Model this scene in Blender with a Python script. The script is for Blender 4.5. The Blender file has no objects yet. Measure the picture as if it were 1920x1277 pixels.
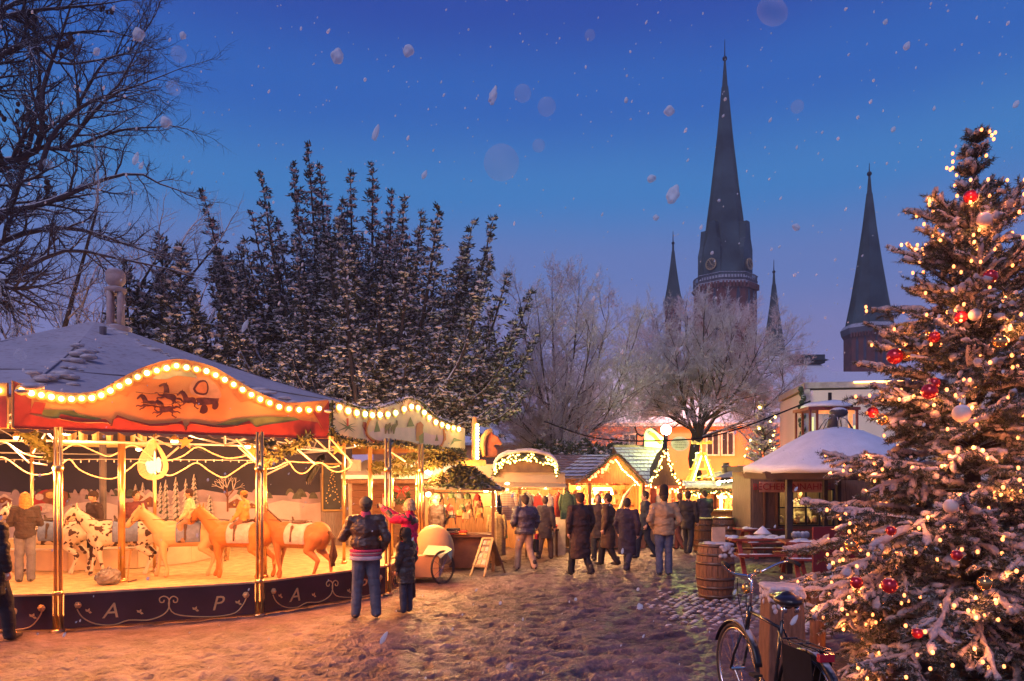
import bpy, math, random
import numpy as np
from mathutils import Vector, Matrix, Quaternion
PI=math.pi
sc=bpy.context.scene
COL=sc.collection
F=1400.; HZ=890.; CH=2.15
def P(px,py,d): return Vector(((px-960)/F*d, d, CH+(HZ-py)/F*d))
def gd(py): return CH*F/(py-HZ)
def GX(px,d,z=0.): return Vector(((px-960)/F*d, d, z))
CAM=Vector((0,0,CH))
def onplane(px,py,p0,n):
    d=Vector(((px-960)/F,1,(HZ-py)/F)); t=(Vector(p0)-CAM).dot(n)/d.dot(n); return CAM+d*t

# ---------------------------------------------------------------- materials
MATS={}
def s2l(c):
    return tuple((x/12.92 if x<=.04045 else ((x+.055)/1.055)**2.4) for x in c)
def mat(name,col,rough=.7,var=.25,scale=6.,bump=0.,bscale=None,metal=0.,snow=0.,emit=None,estr=0.,noemitlight=False,spec=.4,col2=None,alpha=1.,spots=None,wood=None,trans=0.,snowlo=.25,coat=0.):
    if name in MATS: return MATS[name]
    m=bpy.data.materials.new(name); m.use_nodes=True; nt=m.node_tree; N=nt.nodes; L=nt.links
    b=N['Principled BSDF']; b.inputs['Roughness'].default_value=rough; b.inputs['Metallic'].default_value=metal
    b.inputs['Specular IOR Level'].default_value=spec
    if coat: b.inputs['Coat Weight'].default_value=coat; b.inputs['Coat Roughness'].default_value=.15
    if trans: b.inputs['Transmission Weight'].default_value=trans
    tc=N.new('ShaderNodeTexCoord'); 
    nz=N.new('ShaderNodeTexNoise'); nz.inputs['Scale'].default_value=scale; nz.inputs['Detail'].default_value=5
    L.new(tc.outputs['Object'],nz.inputs['Vector'])
    mp=None
    if wood:
        mp=N.new('ShaderNodeMapping'); mp.inputs['Scale'].default_value=wood; L.new(tc.outputs['Object'],mp.inputs['Vector']); L.new(mp.outputs[0],nz.inputs['Vector'])
    mx=N.new('ShaderNodeMix'); mx.data_type='RGBA'
    c=Vector(col); c2=Vector(col2) if col2 else None
    A=c2 if c2 else c*(1-var); B=c if c2 else c*(1+var)
    mx.inputs['A'].default_value=(*A,1); mx.inputs['B'].default_value=(*[min(1,x) for x in B],1)
    rr=N.new('ShaderNodeMapRange'); rr.inputs['From Min'].default_value=.3; rr.inputs['From Max'].default_value=.7
    L.new(nz.outputs['Fac'],rr.inputs['Value']); L.new(rr.outputs[0],mx.inputs['Factor'])
    out=mx.outputs['Result']
    if spots:
        vz=N.new('ShaderNodeTexNoise'); vz.inputs['Scale'].default_value=spots[1]; vz.inputs['Detail'].default_value=1; L.new(tc.outputs['Object'],vz.inputs['Vector'])
        vr=N.new('ShaderNodeMapRange'); vr.inputs['From Min'].default_value=spots[2]; vr.inputs['From Max'].default_value=spots[2]+.04; L.new(vz.outputs['Fac'],vr.inputs['Value'])
        m2=N.new('ShaderNodeMix'); m2.data_type='RGBA'; L.new(vr.outputs[0],m2.inputs['Factor']); L.new(out,m2.inputs['A']); m2.inputs['B'].default_value=(*spots[0],1); out=m2.outputs['Result']
    if snow>0:
        g=N.new('ShaderNodeNewGeometry'); sp=N.new('ShaderNodeSeparateXYZ'); L.new(g.outputs['Normal'],sp.inputs[0])
        n2=N.new('ShaderNodeTexNoise'); n2.inputs['Scale'].default_value=9; n2.inputs['Detail'].default_value=4; L.new(tc.outputs['Object'],n2.inputs['Vector'])
        ad=N.new('ShaderNodeMath'); ad.operation='MULTIPLY_ADD'; ad.inputs[1].default_value=.9; L.new(n2.outputs['Fac'],ad.inputs[0]); 
        L.new(sp.outputs['Z'],ad.inputs[2])
        r2=N.new('ShaderNodeMapRange'); r2.inputs['From Min'].default_value=snowlo+.45; r2.inputs['From Max'].default_value=snowlo+.65; r2.inputs['To Max'].default_value=snow
        L.new(ad.outputs[0],r2.inputs['Value'])
        m3=N.new('ShaderNodeMix'); m3.data_type='RGBA'; L.new(r2.outputs[0],m3.inputs['Factor']); L.new(out,m3.inputs['A']); m3.inputs['B'].default_value=(.74,.75,.80,1); out=m3.outputs['Result']
    L.new(out,b.inputs['Base Color'])
    if bump:
        bz=N.new('ShaderNodeTexNoise'); bz.inputs['Scale'].default_value=bscale or scale*4; bz.inputs['Detail'].default_value=6
        L.new((mp.outputs[0] if mp else tc.outputs['Object']),bz.inputs['Vector'])
        bp=N.new('ShaderNodeBump'); bp.inputs['Strength'].default_value=bump; bp.inputs['Distance'].default_value=.03
        L.new(bz.outputs['Fac'],bp.inputs['Height']); L.new(bp.outputs[0],b.inputs['Normal'])
    if emit:
        b.inputs['Emission Color'].default_value=(*emit,1); b.inputs['Emission Strength'].default_value=estr
        if noemitlight: m.cycles.emission_sampling='NONE'
    if alpha<1: b.inputs['Alpha'].default_value=alpha
    MATS[name]=m; return m
def emat(name,col,s,light=True):
    return mat(name,(.8,.6,.3),emit=col,estr=s,noemitlight=not light)

# ---------------------------------------------------------------- mesh builder
class MB:
    def __init__(s): s.ch=[]; s.v=[]; s.f=[]; s.m=[]; s.mi=0
    def add(s,vs,fs,mi=None):
        o=len(s.v); s.v.extend([tuple(x) for x in vs]); s.f.extend([tuple(i+o for i in f) for f in fs]); s.m.extend([s.mi if mi is None else mi]*len(fs)); s.ch.append((o,len(s.v),len(s.f)-len(fs),len(s.f))); return s
    def box(s,c,sz,rz=0,M=None,mi=None,bev=0):
        x,y,z=[q/2 for q in sz]
        vs=[Vector((a*x,b*y,e*z)) for e in(-1,1) for b in(-1,1) for a in(-1,1)]
        R_=M if M is not None else Matrix.Rotation(rz,3,'Z')
        vs=[R_@v+Vector(c) for v in vs]
        return s.add(vs,[(0,2,3,1),(4,5,7,6),(0,1,5,4),(2,6,7,3),(0,4,6,2),(1,3,7,5)],mi)
    def bar(s,a,b,w,h,mi=None):
        a=Vector(a);b=Vector(b);d=b-a;L_=d.length
        if L_<1e-6: return s
        q=d.to_track_quat('Y','Z').to_matrix(); return s.box((a+b)/2,(w,L_,h),M=q,mi=mi)
    def tube(s,pts,r,n=8,mi=None,cap=True,flat=1.):
        pts=[Vector(p) for p in pts]; k=len(pts); rs=[r]*k if isinstance(r,(int,float)) else list(r)
        vs=[];fs=[]; up=None
        for i,p in enumerate(pts):
            t=(pts[min(i+1,k-1)]-pts[max(i-1,0)]); t=t.normalized() if t.length>1e-9 else Vector((0,0,1))
            if up is None:
                up=Vector((0,0,1)) if abs(t.z)<.9 else Vector((1,0,0))
            u=t.cross(up); u=u.normalized() if u.length>1e-6 else t.orthogonal().normalized(); w=u.cross(t); up=w
            for j in range(n):
                a=2*PI*j/n; vs.append(p+(u*math.cos(a)+w*math.sin(a)*flat)*rs[i])
        for i in range(k-1):
            for j in range(n):
                a=i*n+j;b=i*n+(j+1)%n; fs.append((a,b,b+n,a+n))
        if cap: fs.append(tuple(range(n))[::-1]); fs.append(tuple((k-1)*n+j for j in range(n)))
        return s.add(vs,fs,mi)
    def cap(s,a,b,ra,rb,n=10,mi=None,sx=1.):
        a=Vector(a);b=Vector(b);d=b-a;L_=d.length
        if L_<1e-6: d=Vector((0,0,1));L_=1e-6
        t=d.normalized(); prof=[]
        for i in range(4): q=-PI/2+PI/2*(i+.35)/4.35; prof.append((a+t*math.sin(q)*ra,math.cos(q)*ra))
        prof.append((a,ra)); prof.append((b,rb))
        for i in range(1,5): q=PI/2*i/4.4; prof.append((b+t*math.sin(q)*rb,math.cos(q)*rb))
        return s.tube([p for p,_ in prof],[r for _,r in prof],n,mi)
    def lathe(s,prof,c=(0,0,0),n=16,mi=None,M=None):
        vs=[];fs=[];c=Vector(c)
        for (r,z) in prof:
            for j in range(n):
                a=2*PI*j/n; v=Vector((r*math.cos(a),r*math.sin(a),z)); 
                if M is not None: v=M@v
                vs.append(v+c)
        k=len(prof)
        for i in range(k-1):
            for j in range(n):
                a=i*n+j;b=i*n+(j+1)%n; fs.append((a,b,b+n,a+n))
        if prof[0][0]>1e-4: fs.append(tuple(range(n))[::-1])
        if prof[-1][0]>1e-4: fs.append(tuple((k-1)*n+j for j in range(n)))
        return s.add(vs,fs,mi)
    def ball(s,c,r,n=12,k=8,M=None,mi=None,a0=-PI/2,a1=PI/2):
        if isinstance(r,(int,float)): r=(r,r,r)
        vs=[];fs=[];c=Vector(c)
        for i in range(k+1):
            q=a0+(a1-a0)*i/k; q=max(-PI/2+.02,min(PI/2-.02,q))
            for j in range(n):
                a=2*PI*j/n; v=Vector((r[0]*math.cos(q)*math.cos(a),r[1]*math.cos(q)*math.sin(a),r[2]*math.sin(q)))
                if M is not None: v=M@v
                vs.append(v+c)
        for i in range(k):
            for j in range(n):
                a=i*n+j;b=i*n+(j+1)%n; fs.append((a,b,b+n,a+n))
        fs.append(tuple(range(n))[::-1]); fs.append(tuple(k*n+j for j in range(n)))
        return s.add(vs,fs,mi)
    def plate(s,pts,th,mi=None):
        """n-gon outline extruded by vector th"""
        pts=[Vector(p) for p in pts]; th=Vector(th); n=len(pts)
        fs=[tuple(range(n)),tuple(range(2*n-1,n-1,-1))]+[(i,i+n,(i+1)%n+n,(i+1)%n) for i in range(n)]
        return s.add(pts+[p+th for p in pts],fs,mi)
    def build(s,name,mats,parent=None,smooth=False,auto=None):
        if name in ('post','shelf','carved_star','side_strut') and len(s.ch)>1:
            for a,b,c,d in s.ch:
                m=MB(); m.v=s.v[a:b]; m.f=[tuple(i-a for i in f) for f in s.f[c:d]]; m.m=s.m[c:d]; o=m.build(name,mats,parent,smooth)
            return o
        me=bpy.data.meshes.new(name); 
        M_=None
        if parent is not None:
            M_=wm(parent).inverted()
        me.from_pydata(s.v,[],s.f)
        if M_ is not None: me.transform(M_)
        for m in (mats if isinstance(mats,(list,tuple)) else [mats]): me.materials.append(m)
        if len(me.materials)>1: me.polygons.foreach_set('material_index',s.m)
        if smooth: me.polygons.foreach_set('use_smooth',[True]*len(me.polygons))
        me.update()
        o=bpy.data.objects.new(name,me); COL.objects.link(o)
        if parent is not None: o.parent=parent
        if auto:
            pass
        return o
def wm(o):
    M=o.matrix_basis.copy(); p=o.parent
    while p is not None: M=p.matrix_basis@M; p=p.parent
    return M
def quads(name,V,mats,parent=None,mi=None,smooth=False,tri=False):
    """V: (N,k,3) array -> one mesh of N loose faces"""
    V=np.asarray(V,dtype=np.float32); n,k,_=V.shape
    me=bpy.data.meshes.new(name); me.vertices.add(n*k); me.loops.add(n*k); me.polygons.add(n)
    pts=V.reshape(-1,3)
    if parent is not None:
        M=np.array(wm(parent).inverted()); pts=pts@M[:3,:3].T+M[:3,3]
    me.vertices.foreach_set('co',pts.astype(np.float32).ravel()); me.loops.foreach_set('vertex_index',np.arange(n*k,dtype=np.int32))
    me.polygons.foreach_set('loop_start',np.arange(0,n*k,k,dtype=np.int32)); 
    for m in (mats if isinstance(mats,(list,tuple)) else [mats]): me.materials.append(m)
    if mi is not None: me.polygons.foreach_set('material_index',np.asarray(mi,dtype=np.int32))
    me.update(calc_edges=True)
    o=bpy.data.objects.new(name,me); COL.objects.link(o)
    if parent is not None: o.parent=parent
    return o
def tag(o,label=None,cat=None,group=None,kind=None):
    if label: o['label']=label
    if cat: o['category']=cat
    if group: o['group']=group
    if kind: o['kind']=kind
    return o
def thing(name,label,cat,loc=(0,0,0),rz=0,group=None):
    o=bpy.data.objects.new(name,None); o.empty_display_size=.1; COL.objects.link(o); o.location=loc; o.rotation_euler=(0,0,rz); return tag(o,label,cat,group)
def remesh(o,vox,sm=3,decim=None):
    """fuse overlapping closed pieces of a mesh into one skin"""
    m=o.modifiers.new('r','REMESH'); m.mode='VOXEL'; m.voxel_size=vox; m.use_smooth_shade=True
    if sm: q=o.modifiers.new('s','SMOOTH'); q.factor=.5; q.iterations=sm
    dg=bpy.context.evaluated_depsgraph_get(); me=bpy.data.meshes.new_from_object(o.evaluated_get(dg))
    me.name=o.name; o.modifiers.clear(); old=o.data; o.data=me; bpy.data.meshes.remove(old)
    if not len(me.materials): pass
    return o
def text(body,size,M,m,parent,name='lettering',ext=.006,shear=0,align='CENTER',xs=1.):
    cu=bpy.data.curves.new(name,'FONT'); cu.body=body; cu.size=size; cu.extrude=ext; cu.shear=shear; cu.align_x=align; cu.align_y='CENTER'; cu.resolution_u=3
    tmp=bpy.data.objects.new(name,cu); COL.objects.link(tmp)
    dg=bpy.context.evaluated_depsgraph_get(); me=bpy.data.meshes.new_from_object(tmp.evaluated_get(dg)); bpy.data.objects.remove(tmp)
    me.materials.clear(); me.materials.append(m)
    MM=M@Matrix.Diagonal((xs,1,1,1))
    if parent is not None: MM=wm(parent).inverted()@MM
    me.transform(MM); o=bpy.data.objects.new(name,me); COL.objects.link(o); o.parent=parent; return o
def lamp(name,loc,power,col=(1,.62,.25),r=.15,kind='POINT',parent=None):
    l=bpy.data.lights.new(name,kind); l.energy=power; l.color=col; l.shadow_soft_size=r
    o=bpy.data.objects.new(name,l); COL.objects.link(o); o.location=loc
    return o
def smoothpath(pts,k=4):
    pts=[Vector(p) for p in pts]; out=[]
    for i in range(len(pts)-1):
        p0=pts[max(i-1,0)];p1=pts[i];p2=pts[i+1];p3=pts[min(i+2,len(pts)-1)]
        for j in range(k):
            t=j/k; out.append(.5*((2*p1)+(p2-p0)*t+(2*p0-5*p1+4*p2-p3)*t*t+(3*p1-p0-3*p2+p3)*t**3))
    out.append(pts[-1]); return out
def resample(pts,n):
    pts=[Vector(p) for p in pts]; L_=[0]
    for a,b in zip(pts,pts[1:]): L_.append(L_[-1]+(b-a).length)
    out=[]; j=0
    for i in range(n):
        t=L_[-1]*i/(n-1)
        while j<len(pts)-2 and L_[j+1]<t: j+=1
        q=(t-L_[j])/max(1e-9,L_[j+1]-L_[j]); out.append(pts[j].lerp(pts[j+1],q))
    return out

# ---------------------------------------------------------------- shared materials
BARK=mat('bark',(.05,.035,.03),.9,.4,20,bump=.5,snow=.9,snowlo=.25)
WBARK=mat('snowy_bark',(.34,.28,.28),.9,.3,20,snow=.95,snowlo=-.25)
SNOW=mat('snow',(.72,.73,.78),.75,.08,3,bump=.5,bscale=25)
SNOWD=mat('old_snow',(.55,.5,.5),.8,.2,5,bump=.6,bscale=20)
DARK=mat('dark_metal',(.02,.02,.022),.35,.2,metal=.6)
STEEL=mat('steel',(.6,.58,.55),.25,.1,metal=1)
BRASS=mat('brass',(.75,.5,.22),.28,.15,metal=1)
WOODM=mat('brown_wood',(.16,.07,.035),.6,.35,3,bump=.3,wood=(12,12,1.5))
WOODH=mat('brown_wood_planks',(.15,.06,.035),.6,.35,3,bump=.4,wood=(1.5,1.5,14))
WOODL=mat('pale_wood',(.45,.28,.13),.6,.25,3,bump=.2,wood=(10,10,1.5))
FIR=mat('fir_green',(.035,.05,.025),.8,.4,12,snow=.5,snowlo=.5)
RED=mat('red_paint',(.4,.03,.03),.5,.2)
WARMB=emat('warm_bulb',(1,.5,.14),22,False)
GOLDB=emat('gold_bulb',(1,.6,.12),14,False)
GREENB=emat('green_bulb',(.55,1,.35),11,False)

# ---------------------------------------------------------------- camera, world
cam=bpy.data.cameras.new('camera'); co=bpy.data.objects.new('camera',cam); COL.objects.link(co)
co.location=CAM; co.rotation_euler=(PI/2,0,0); cam.sensor_width=36; cam.lens=F/1920*36; cam.shift_y=(HZ-638.5)/1920
cam.clip_start=.05; cam.clip_end=3000; sc.camera=co
w=bpy.data.worlds.new('World'); sc.world=w; w.use_nodes=True; nt=w.node_tree; bg=nt.nodes['Background']
tc=nt.nodes.new('ShaderNodeTexCoord'); sx=nt.nodes.new('ShaderNodeSeparateXYZ'); nt.links.new(tc.outputs['Generated'],sx.inputs[0])
nzw=nt.nodes.new('ShaderNodeTexNoise'); nzw.inputs['Scale'].default_value=2.5; nzw.inputs['Detail'].default_value=3; nt.links.new(tc.outputs['Generated'],nzw.inputs['Vector'])
ma=nt.nodes.new('ShaderNodeMath'); ma.operation='MULTIPLY_ADD'; ma.inputs[1].default_value=.05; nt.links.new(nzw.outputs['Fac'],ma.inputs[0]); nt.links.new(sx.outputs['Z'],ma.inputs[2])
ms=nt.nodes.new('ShaderNodeMath'); ms.operation='SUBTRACT'; ms.inputs[1].default_value=.025; nt.links.new(ma.outputs[0],ms.inputs[0])
cr=nt.nodes.new('ShaderNodeValToRGB'); nt.links.new(ms.outputs[0],cr.inputs[0]); nt.links.new(cr.outputs[0],bg.inputs[0])
def L8(r,g,b): return (*s2l((r/255,g/255,b/255)),1)
stops=[(0,L8(168,135,175)),(.08,L8(146,132,180)),(.17,L8(122,124,178)),(.26,L8(98,122,184)),(.35,L8(60,124,192)),(.45,L8(42,98,182)),(.54,L8(38,74,164)),(.8,L8(22,50,130))]
cr.color_ramp.interpolation='EASE'
e=cr.color_ramp.elements; e[0].position=stops[0][0]; e[0].color=stops[0][1]; e[1].position=stops[-1][0]; e[1].color=stops[-1][1]
for p,c in stops[1:-1]:
    q=e.new(p); q.color=c
bg.inputs[1].default_value=1.0
sun=bpy.data.lights.new('sun','SUN'); sun.energy=1.0; sun.angle=math.radians(25); sun.color=(.92,.78,.98)
so=bpy.data.objects.new('sun',sun); COL.objects.link(so); so.rotation_euler=(math.radians(50),0,math.radians(-30))
sc.view_settings.view_transform='Standard'; sc.view_settings.look='None'; sc.view_settings.exposure=.12; sc.view_settings.gamma=1
sc.cycles.use_denoising=True
sc.cycles.max_bounces=5; sc.cycles.diffuse_bounces=3; sc.cycles.glossy_bounces=2; sc.cycles.transparent_max_bounces=8; sc.cycles.volume_bounces=0
sc.cycles.sample_clamp_indirect=4; sc.cycles.sample_clamp_direct=0
sc.cycles.caustics_reflective=False; sc.cycles.caustics_refractive=False
# ================================================================ GROUND
NG=np.random.default_rng(5)
TAB=NG.random((256,256))
def vnoise(x,y,s):
    x=x*s; y=y*s; xi=np.floor(x).astype(int); yi=np.floor(y).astype(int); fx=x-xi; fy=y-yi; fx=fx*fx*(3-2*fx); fy=fy*fy*(3-2*fy)
    a=TAB[xi%256,yi%256]; b=TAB[(xi+1)%256,yi%256]; c=TAB[xi%256,(yi+1)%256]; d=TAB[(xi+1)%256,(yi+1)%256]
    return (a*(1-fx)+b*fx)*(1-fy)+(c*(1-fx)+d*fx)*fy
xs=np.concatenate([-np.geomspace(1500,15.2,24),np.arange(-15,12,.07),np.geomspace(12.1,1500,24)])
ys=np.concatenate([[-40,-10,0,1.5],np.arange(2,5,.1),np.arange(5,20,.06),np.arange(20,34,.2),np.geomspace(34.3,2500,26)])
X,Y=np.meshgrid(xs,ys,indexing='ij')
near=np.clip((36-Y)/10,0,1)*np.clip((18-np.abs(X))/2,0,1)
foot=vnoise(X,Y*1.25,5.2); foot2=vnoise(X+7,Y*1.3+3,9); 
dep=-np.clip(.42-foot,0,.16)*.17-np.clip(.40-foot2,0,.12)*.2
rough=(vnoise(X,Y,8.3)-.5)*.018+(vnoise(X+3,Y,16)-.5)*.028
soft=(vnoise(X,Y,.6)-.5)*.07
Z=near*(dep+rough+soft)
inc=((X+9.4)**2+(Y-16.9)**2)<8.6**2
Z=np.where(inc,Z*.3,Z)
n1,n2=X.shape
idx=np.arange(n1*n2).reshape(n1,n2)
me=bpy.data.meshes.new('snowy_ground'); V=np.stack([X,Y,Z],-1).reshape(-1,3)
Q=np.stack([idx[:-1,:-1],idx[1:,:-1],idx[1:,1:],idx[:-1,1:]],-1).reshape(-1,4)
me.vertices.add(len(V)); me.vertices.foreach_set('co',V.astype(np.float32).ravel()); me.loops.add(Q.size); me.loops.foreach_set('vertex_index',Q.ravel().astype(np.int32))
me.polygons.add(len(Q)); me.polygons.foreach_set('loop_start',np.arange(0,Q.size,4,dtype=np.int32)); me.polygons.foreach_set('use_smooth',np.ones(len(Q),bool)); me.update(calc_edges=True)
gm=bpy.data.materials.new('trampled_snow'); gm.use_nodes=True; nt=gm.node_tree; N=nt.nodes; L=nt.links; b=N['Principled BSDF']; b.inputs['Roughness'].default_value=.5
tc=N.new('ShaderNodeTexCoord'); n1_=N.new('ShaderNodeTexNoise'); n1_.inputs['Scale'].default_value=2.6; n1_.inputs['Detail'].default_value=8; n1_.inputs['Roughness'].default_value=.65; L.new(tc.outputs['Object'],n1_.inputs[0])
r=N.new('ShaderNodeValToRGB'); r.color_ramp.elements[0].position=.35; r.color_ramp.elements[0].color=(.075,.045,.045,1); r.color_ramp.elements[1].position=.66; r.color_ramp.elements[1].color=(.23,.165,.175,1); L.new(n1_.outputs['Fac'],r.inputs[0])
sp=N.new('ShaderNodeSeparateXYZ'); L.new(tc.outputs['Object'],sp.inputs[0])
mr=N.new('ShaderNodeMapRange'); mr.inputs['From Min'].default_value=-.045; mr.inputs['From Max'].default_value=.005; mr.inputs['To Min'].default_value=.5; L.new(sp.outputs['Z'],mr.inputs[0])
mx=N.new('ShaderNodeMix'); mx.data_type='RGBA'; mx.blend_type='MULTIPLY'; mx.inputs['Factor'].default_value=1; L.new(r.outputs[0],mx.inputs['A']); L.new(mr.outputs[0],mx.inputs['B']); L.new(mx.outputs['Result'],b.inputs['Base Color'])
bn=N.new('ShaderNodeTexNoise'); bn.inputs['Scale'].default_value=13; bn.inputs['Detail'].default_value=4; L.new(tc.outputs['Object'],bn.inputs[0])
bp=N.new('ShaderNodeBump'); bp.inputs['Strength'].default_value=.9; bp.inputs['Distance'].default_value=.07; L.new(bn.outputs['Fac'],bp.inputs['Height']); L.new(bp.outputs[0],b.inputs['Normal'])
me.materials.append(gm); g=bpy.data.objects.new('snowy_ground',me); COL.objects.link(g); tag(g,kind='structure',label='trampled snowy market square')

# cobbled strip showing through the snow on the right
mb=MB(); rr=random.Random(3)
for i in range(46):
    for j in range(52):
        x=1.2+i*.13+(j%2)*.065; y=8.6+j*.125
        if rr.random()<.42 or math.hypot((x-3.7)/1.4,(y-11.9)/1.9)>1+rr.uniform(-.35,.3): continue
        mb.ball((x+rr.uniform(-.015,.015),y+rr.uniform(-.015,.015),-.012+rr.uniform(0,.008)),(.062,.056,.034),7,5)
cob=mb.build('cobbled_paving',mat('cobble_stone',(.16,.12,.11),.5,.4,4,bump=.6,bscale=40,snow=.7,snowlo=.7)); tag(cob,kind='structure',label='cobblestones showing through thin snow')

# ================================================================ CHURCH
SLATE=mat('spire_slate',(.038,.068,.075),.5,.55,.25,bump=.2,bscale=2,snow=.25,snowlo=.35)
BRICK=mat('dark_brick',(.16,.05,.04),.85,.3,.6,bump=.4,bscale=3)
LEAD=mat('spire_lead',(.09,.09,.11),.6,.3,.4,snow=.6,snowlo=.45)
R8=Matrix.Rotation(PI/8,3,'Z')
def spire(mb,c,prof,ribs=5):
    mb.lathe([(r/math.cos(PI/8),z) for r,z in prof],c,8,M=R8)
    r0,z0=prof[0]; 
    for k in range(8):
        for j in range(-ribs,ribs+1):
            pts=[]
            for r,z in prof:
                a=PI/4*k; off=j/(ribs+.5)*r*math.tan(PI/8); pts.append(Vector(c)+Vector((r*math.cos(a)-off*math.sin(a),r*math.sin(a)+off*math.cos(a),z)))
            if len(pts)>2 and abs(j)>1: pts=pts[:max(2,len(pts)-1)]
            mb.tube(pts,.07 if abs(j)<ribs else .13,3,cap=False)
def church_tower(px,d,tip,base,halfw,bot,brickw,name,label,clocks=False,vane=30,loc=None):
    k=d/F; zt=CH+(HZ-tip)*k; zb=CH+(HZ-base)*k; x=(px-960)*k; hw=halfw*k
    t=thing(name,label,'church tower',(x,d,0))
    c=Vector((x,d,0)); H_=zt-zb
    mb=MB(); spire(mb,c,[(hw,zb),(hw*.74,zb+H_*.2),(hw*.5,zb+H_*.42),(hw*.27,zb+H_*.66),(hw*.10,zb+H_*.88),(.12,zt)],5 if hw>3 else 3); mb.build('spire',SLATE,t)
    mb=MB(); mb.tube([c+Vector((0,0,zt-1)),c+Vector((0,0,zt+vane*k))],[.16,.05],5); mb.ball(c+Vector((0,0,zt+2*k)),4.5*k if hw>3 else 3*k,10,8); mb.build('spire_finial',DARK,t,True)
    bw=brickw*k
    mb=MB(); mb.lathe([(bw/math.cos(PI/8),0),(bw/math.cos(PI/8),zb-1.6),(bw*1.08/math.cos(PI/8),zb-.9)],c,8,M=R8); mb.build('tower_wall',BRICK,t)
    mb=MB(); mb.lathe([(bw*1.09/math.cos(PI/8),zb-.95),(hw*1.24,zb-.3),(hw*1.26,zb+.15),(hw*1.02/math.cos(PI/8),zb+.9)],c,8,M=R8)
    mb.build('cornice',LEAD,t)
    # lancet windows and corbels
    for a in (-PI/2,-PI/4,-3*PI/4):
        M=Matrix.Rotation(a+PI/2,3,'Z')
        for s in (-1,1):
            w_=bw*.06; o=M@Vector((s*bw*.17,-bw-.06,0)); zz=zb-8*k*6
            mb=MB(); mb.plate([c+o+M@Vector((u*w_,0,zb-1.6-bw*.45+v*bw*.5)) for u,v in((-1,-1.6),(1,-1.6),(1,.4),(.6,.75),(0,1),(-.6,.75),(-1,.4))],M@Vector((0,.35,0)))
            mb.build('window',mat('church_window',(.05,.05,.08),.15,.3,1),t)
        mb=MB()
        for s in range(-3,4):
            o=M@Vector((s*bw*.12,-bw-.3,zb-1.2)); mb.box(c+o,(.35*bw/6,.6,1.2*bw/6),M=M)
        mb.build('corbel_row',BRICK,t)
    if clocks:
        for a in (-PI/4,-3*PI/4,PI/4,3*PI/4):
            M=Matrix.Rotation(a+PI/2,3,'Z'); rc=11*k
            z0=zb+.6; zc=CH+(HZ-505)*k
            mb=MB(); w_=hw*.36; y0=-hw*1.0
            mb.plate([c+M@Vector((u*w_,y0,z)) for u,z in((-1,z0),(1,z0),(1,zc+3.2),(.6,zc+5.2),(.35,zc+8.5),(-.35,zc+8.5),(-.6,zc+5.2),(-1,zc+3.2))],M@Vector((0,hw*.5,0))); dm=mb.build('clock_dormer',SLATE,t)
            mb=MB(); Mr=M@Matrix.Rotation(PI/2,3,'X')
            mb.lathe([(rc,0),(rc,.35),(rc*.86,.35),(rc*.86,.1),(0.01,.1)],c+M@Vector((0,y0-.02,zc)),28,M=Mr)
            cf=mb.build('clock_face',mat('clock_dial',(.10,.085,.06),.5),dm)
            mb=MB(); 
            for h in range(12):
                q=h*PI/6; mb.bar(c+M@Vector((math.cos(q)*rc*.62,y0-.36,zc+math.sin(q)*rc*.62)),c+M@Vector((math.cos(q)*rc*.84,y0-.36,zc+math.sin(q)*rc*.84)),.16,.12)
            mb.bar(c+M@Vector((0,y0-.4,zc)),c+M@Vector((rc*.4,y0-.4,zc-rc*.3)),.17,.12); mb.bar(c+M@Vector((0,y0-.4,zc)),c+M@Vector((-.25*rc,y0-.4,zc+rc*.65)),.13,.1)
            ring=[c+M@Vector((math.cos(q)*rc*.92,y0-.34,zc+math.sin(q)*rc*.92)) for q in [2*PI*i/24 for i in range(25)]]; mb.tube(ring,.12,4,cap=False)
            mb.build('clock_hands',mat('clock_gold',(.55,.4,.2),.4,metal=.3),cf)
        # gallery railing
        mb=MB(); rg=hw*1.22
        for i in range(64):
            q=2*PI*i/64; mb.box(c+Vector((math.cos(q)*rg,math.sin(q)*rg,zb+.6)),(.14,.14,1.1),rz=q)
        mb.tube([c+Vector((math.cos(2*PI*i/8+PI/8)*rg*1.02,math.sin(2*PI*i/8+PI/8)*rg*1.02,zb+1.15)) for i in range(9)],.12,4,cap=False); mb.build('railing',LEAD,t)
    return t
church_tower(1359,150,112,535,47,700,53,'church_tower','tallest church tower with clock faces and slate spire',True,38)
church_tower(1262,146,458,568,15,700,14,'church_tower','small slender spire left of the tall clock tower','',25)
church_tower(1451,154,512,690,24,720,22,'church_tower','small pointed spire right of the tall clock tower','',25)
church_tower(1630,140,328,620,40,720,41,'church_tower','medium brick church tower with plain spire beside the decorated tree','',22)
mb=MB(); k=150/F
x0,x1=(1235-960)*k,(1500-960)*k; zr=CH+(HZ-655)*k; ze=CH+(HZ-735)*k
mb.add([(x0,152,0),(x1,152,0),(x1,152,ze),(x0,152,ze),(x0,190,0),(x1,190,0),(x1,190,ze),(x0,190,ze)],[(0,1,2,3),(5,4,7,6),(1,5,6,2),(4,0,3,7)])
nave=thing('church_nave','long brick church nave with snowy roof behind bare tree','church',((x0+x1)/2,165,0)); mb.build('nave_wall',BRICK,nave)
mb=MB(); mb.add([(x0-1,151,ze),(x1+1,151,ze),(x1+1,171,zr),(x0-1,171,zr),(x0-1,191,ze),(x1+1,191,ze)],[(0,1,2,3),(3,2,5,4)]); mb.build('nave_roof',LEAD,nave)

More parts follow.
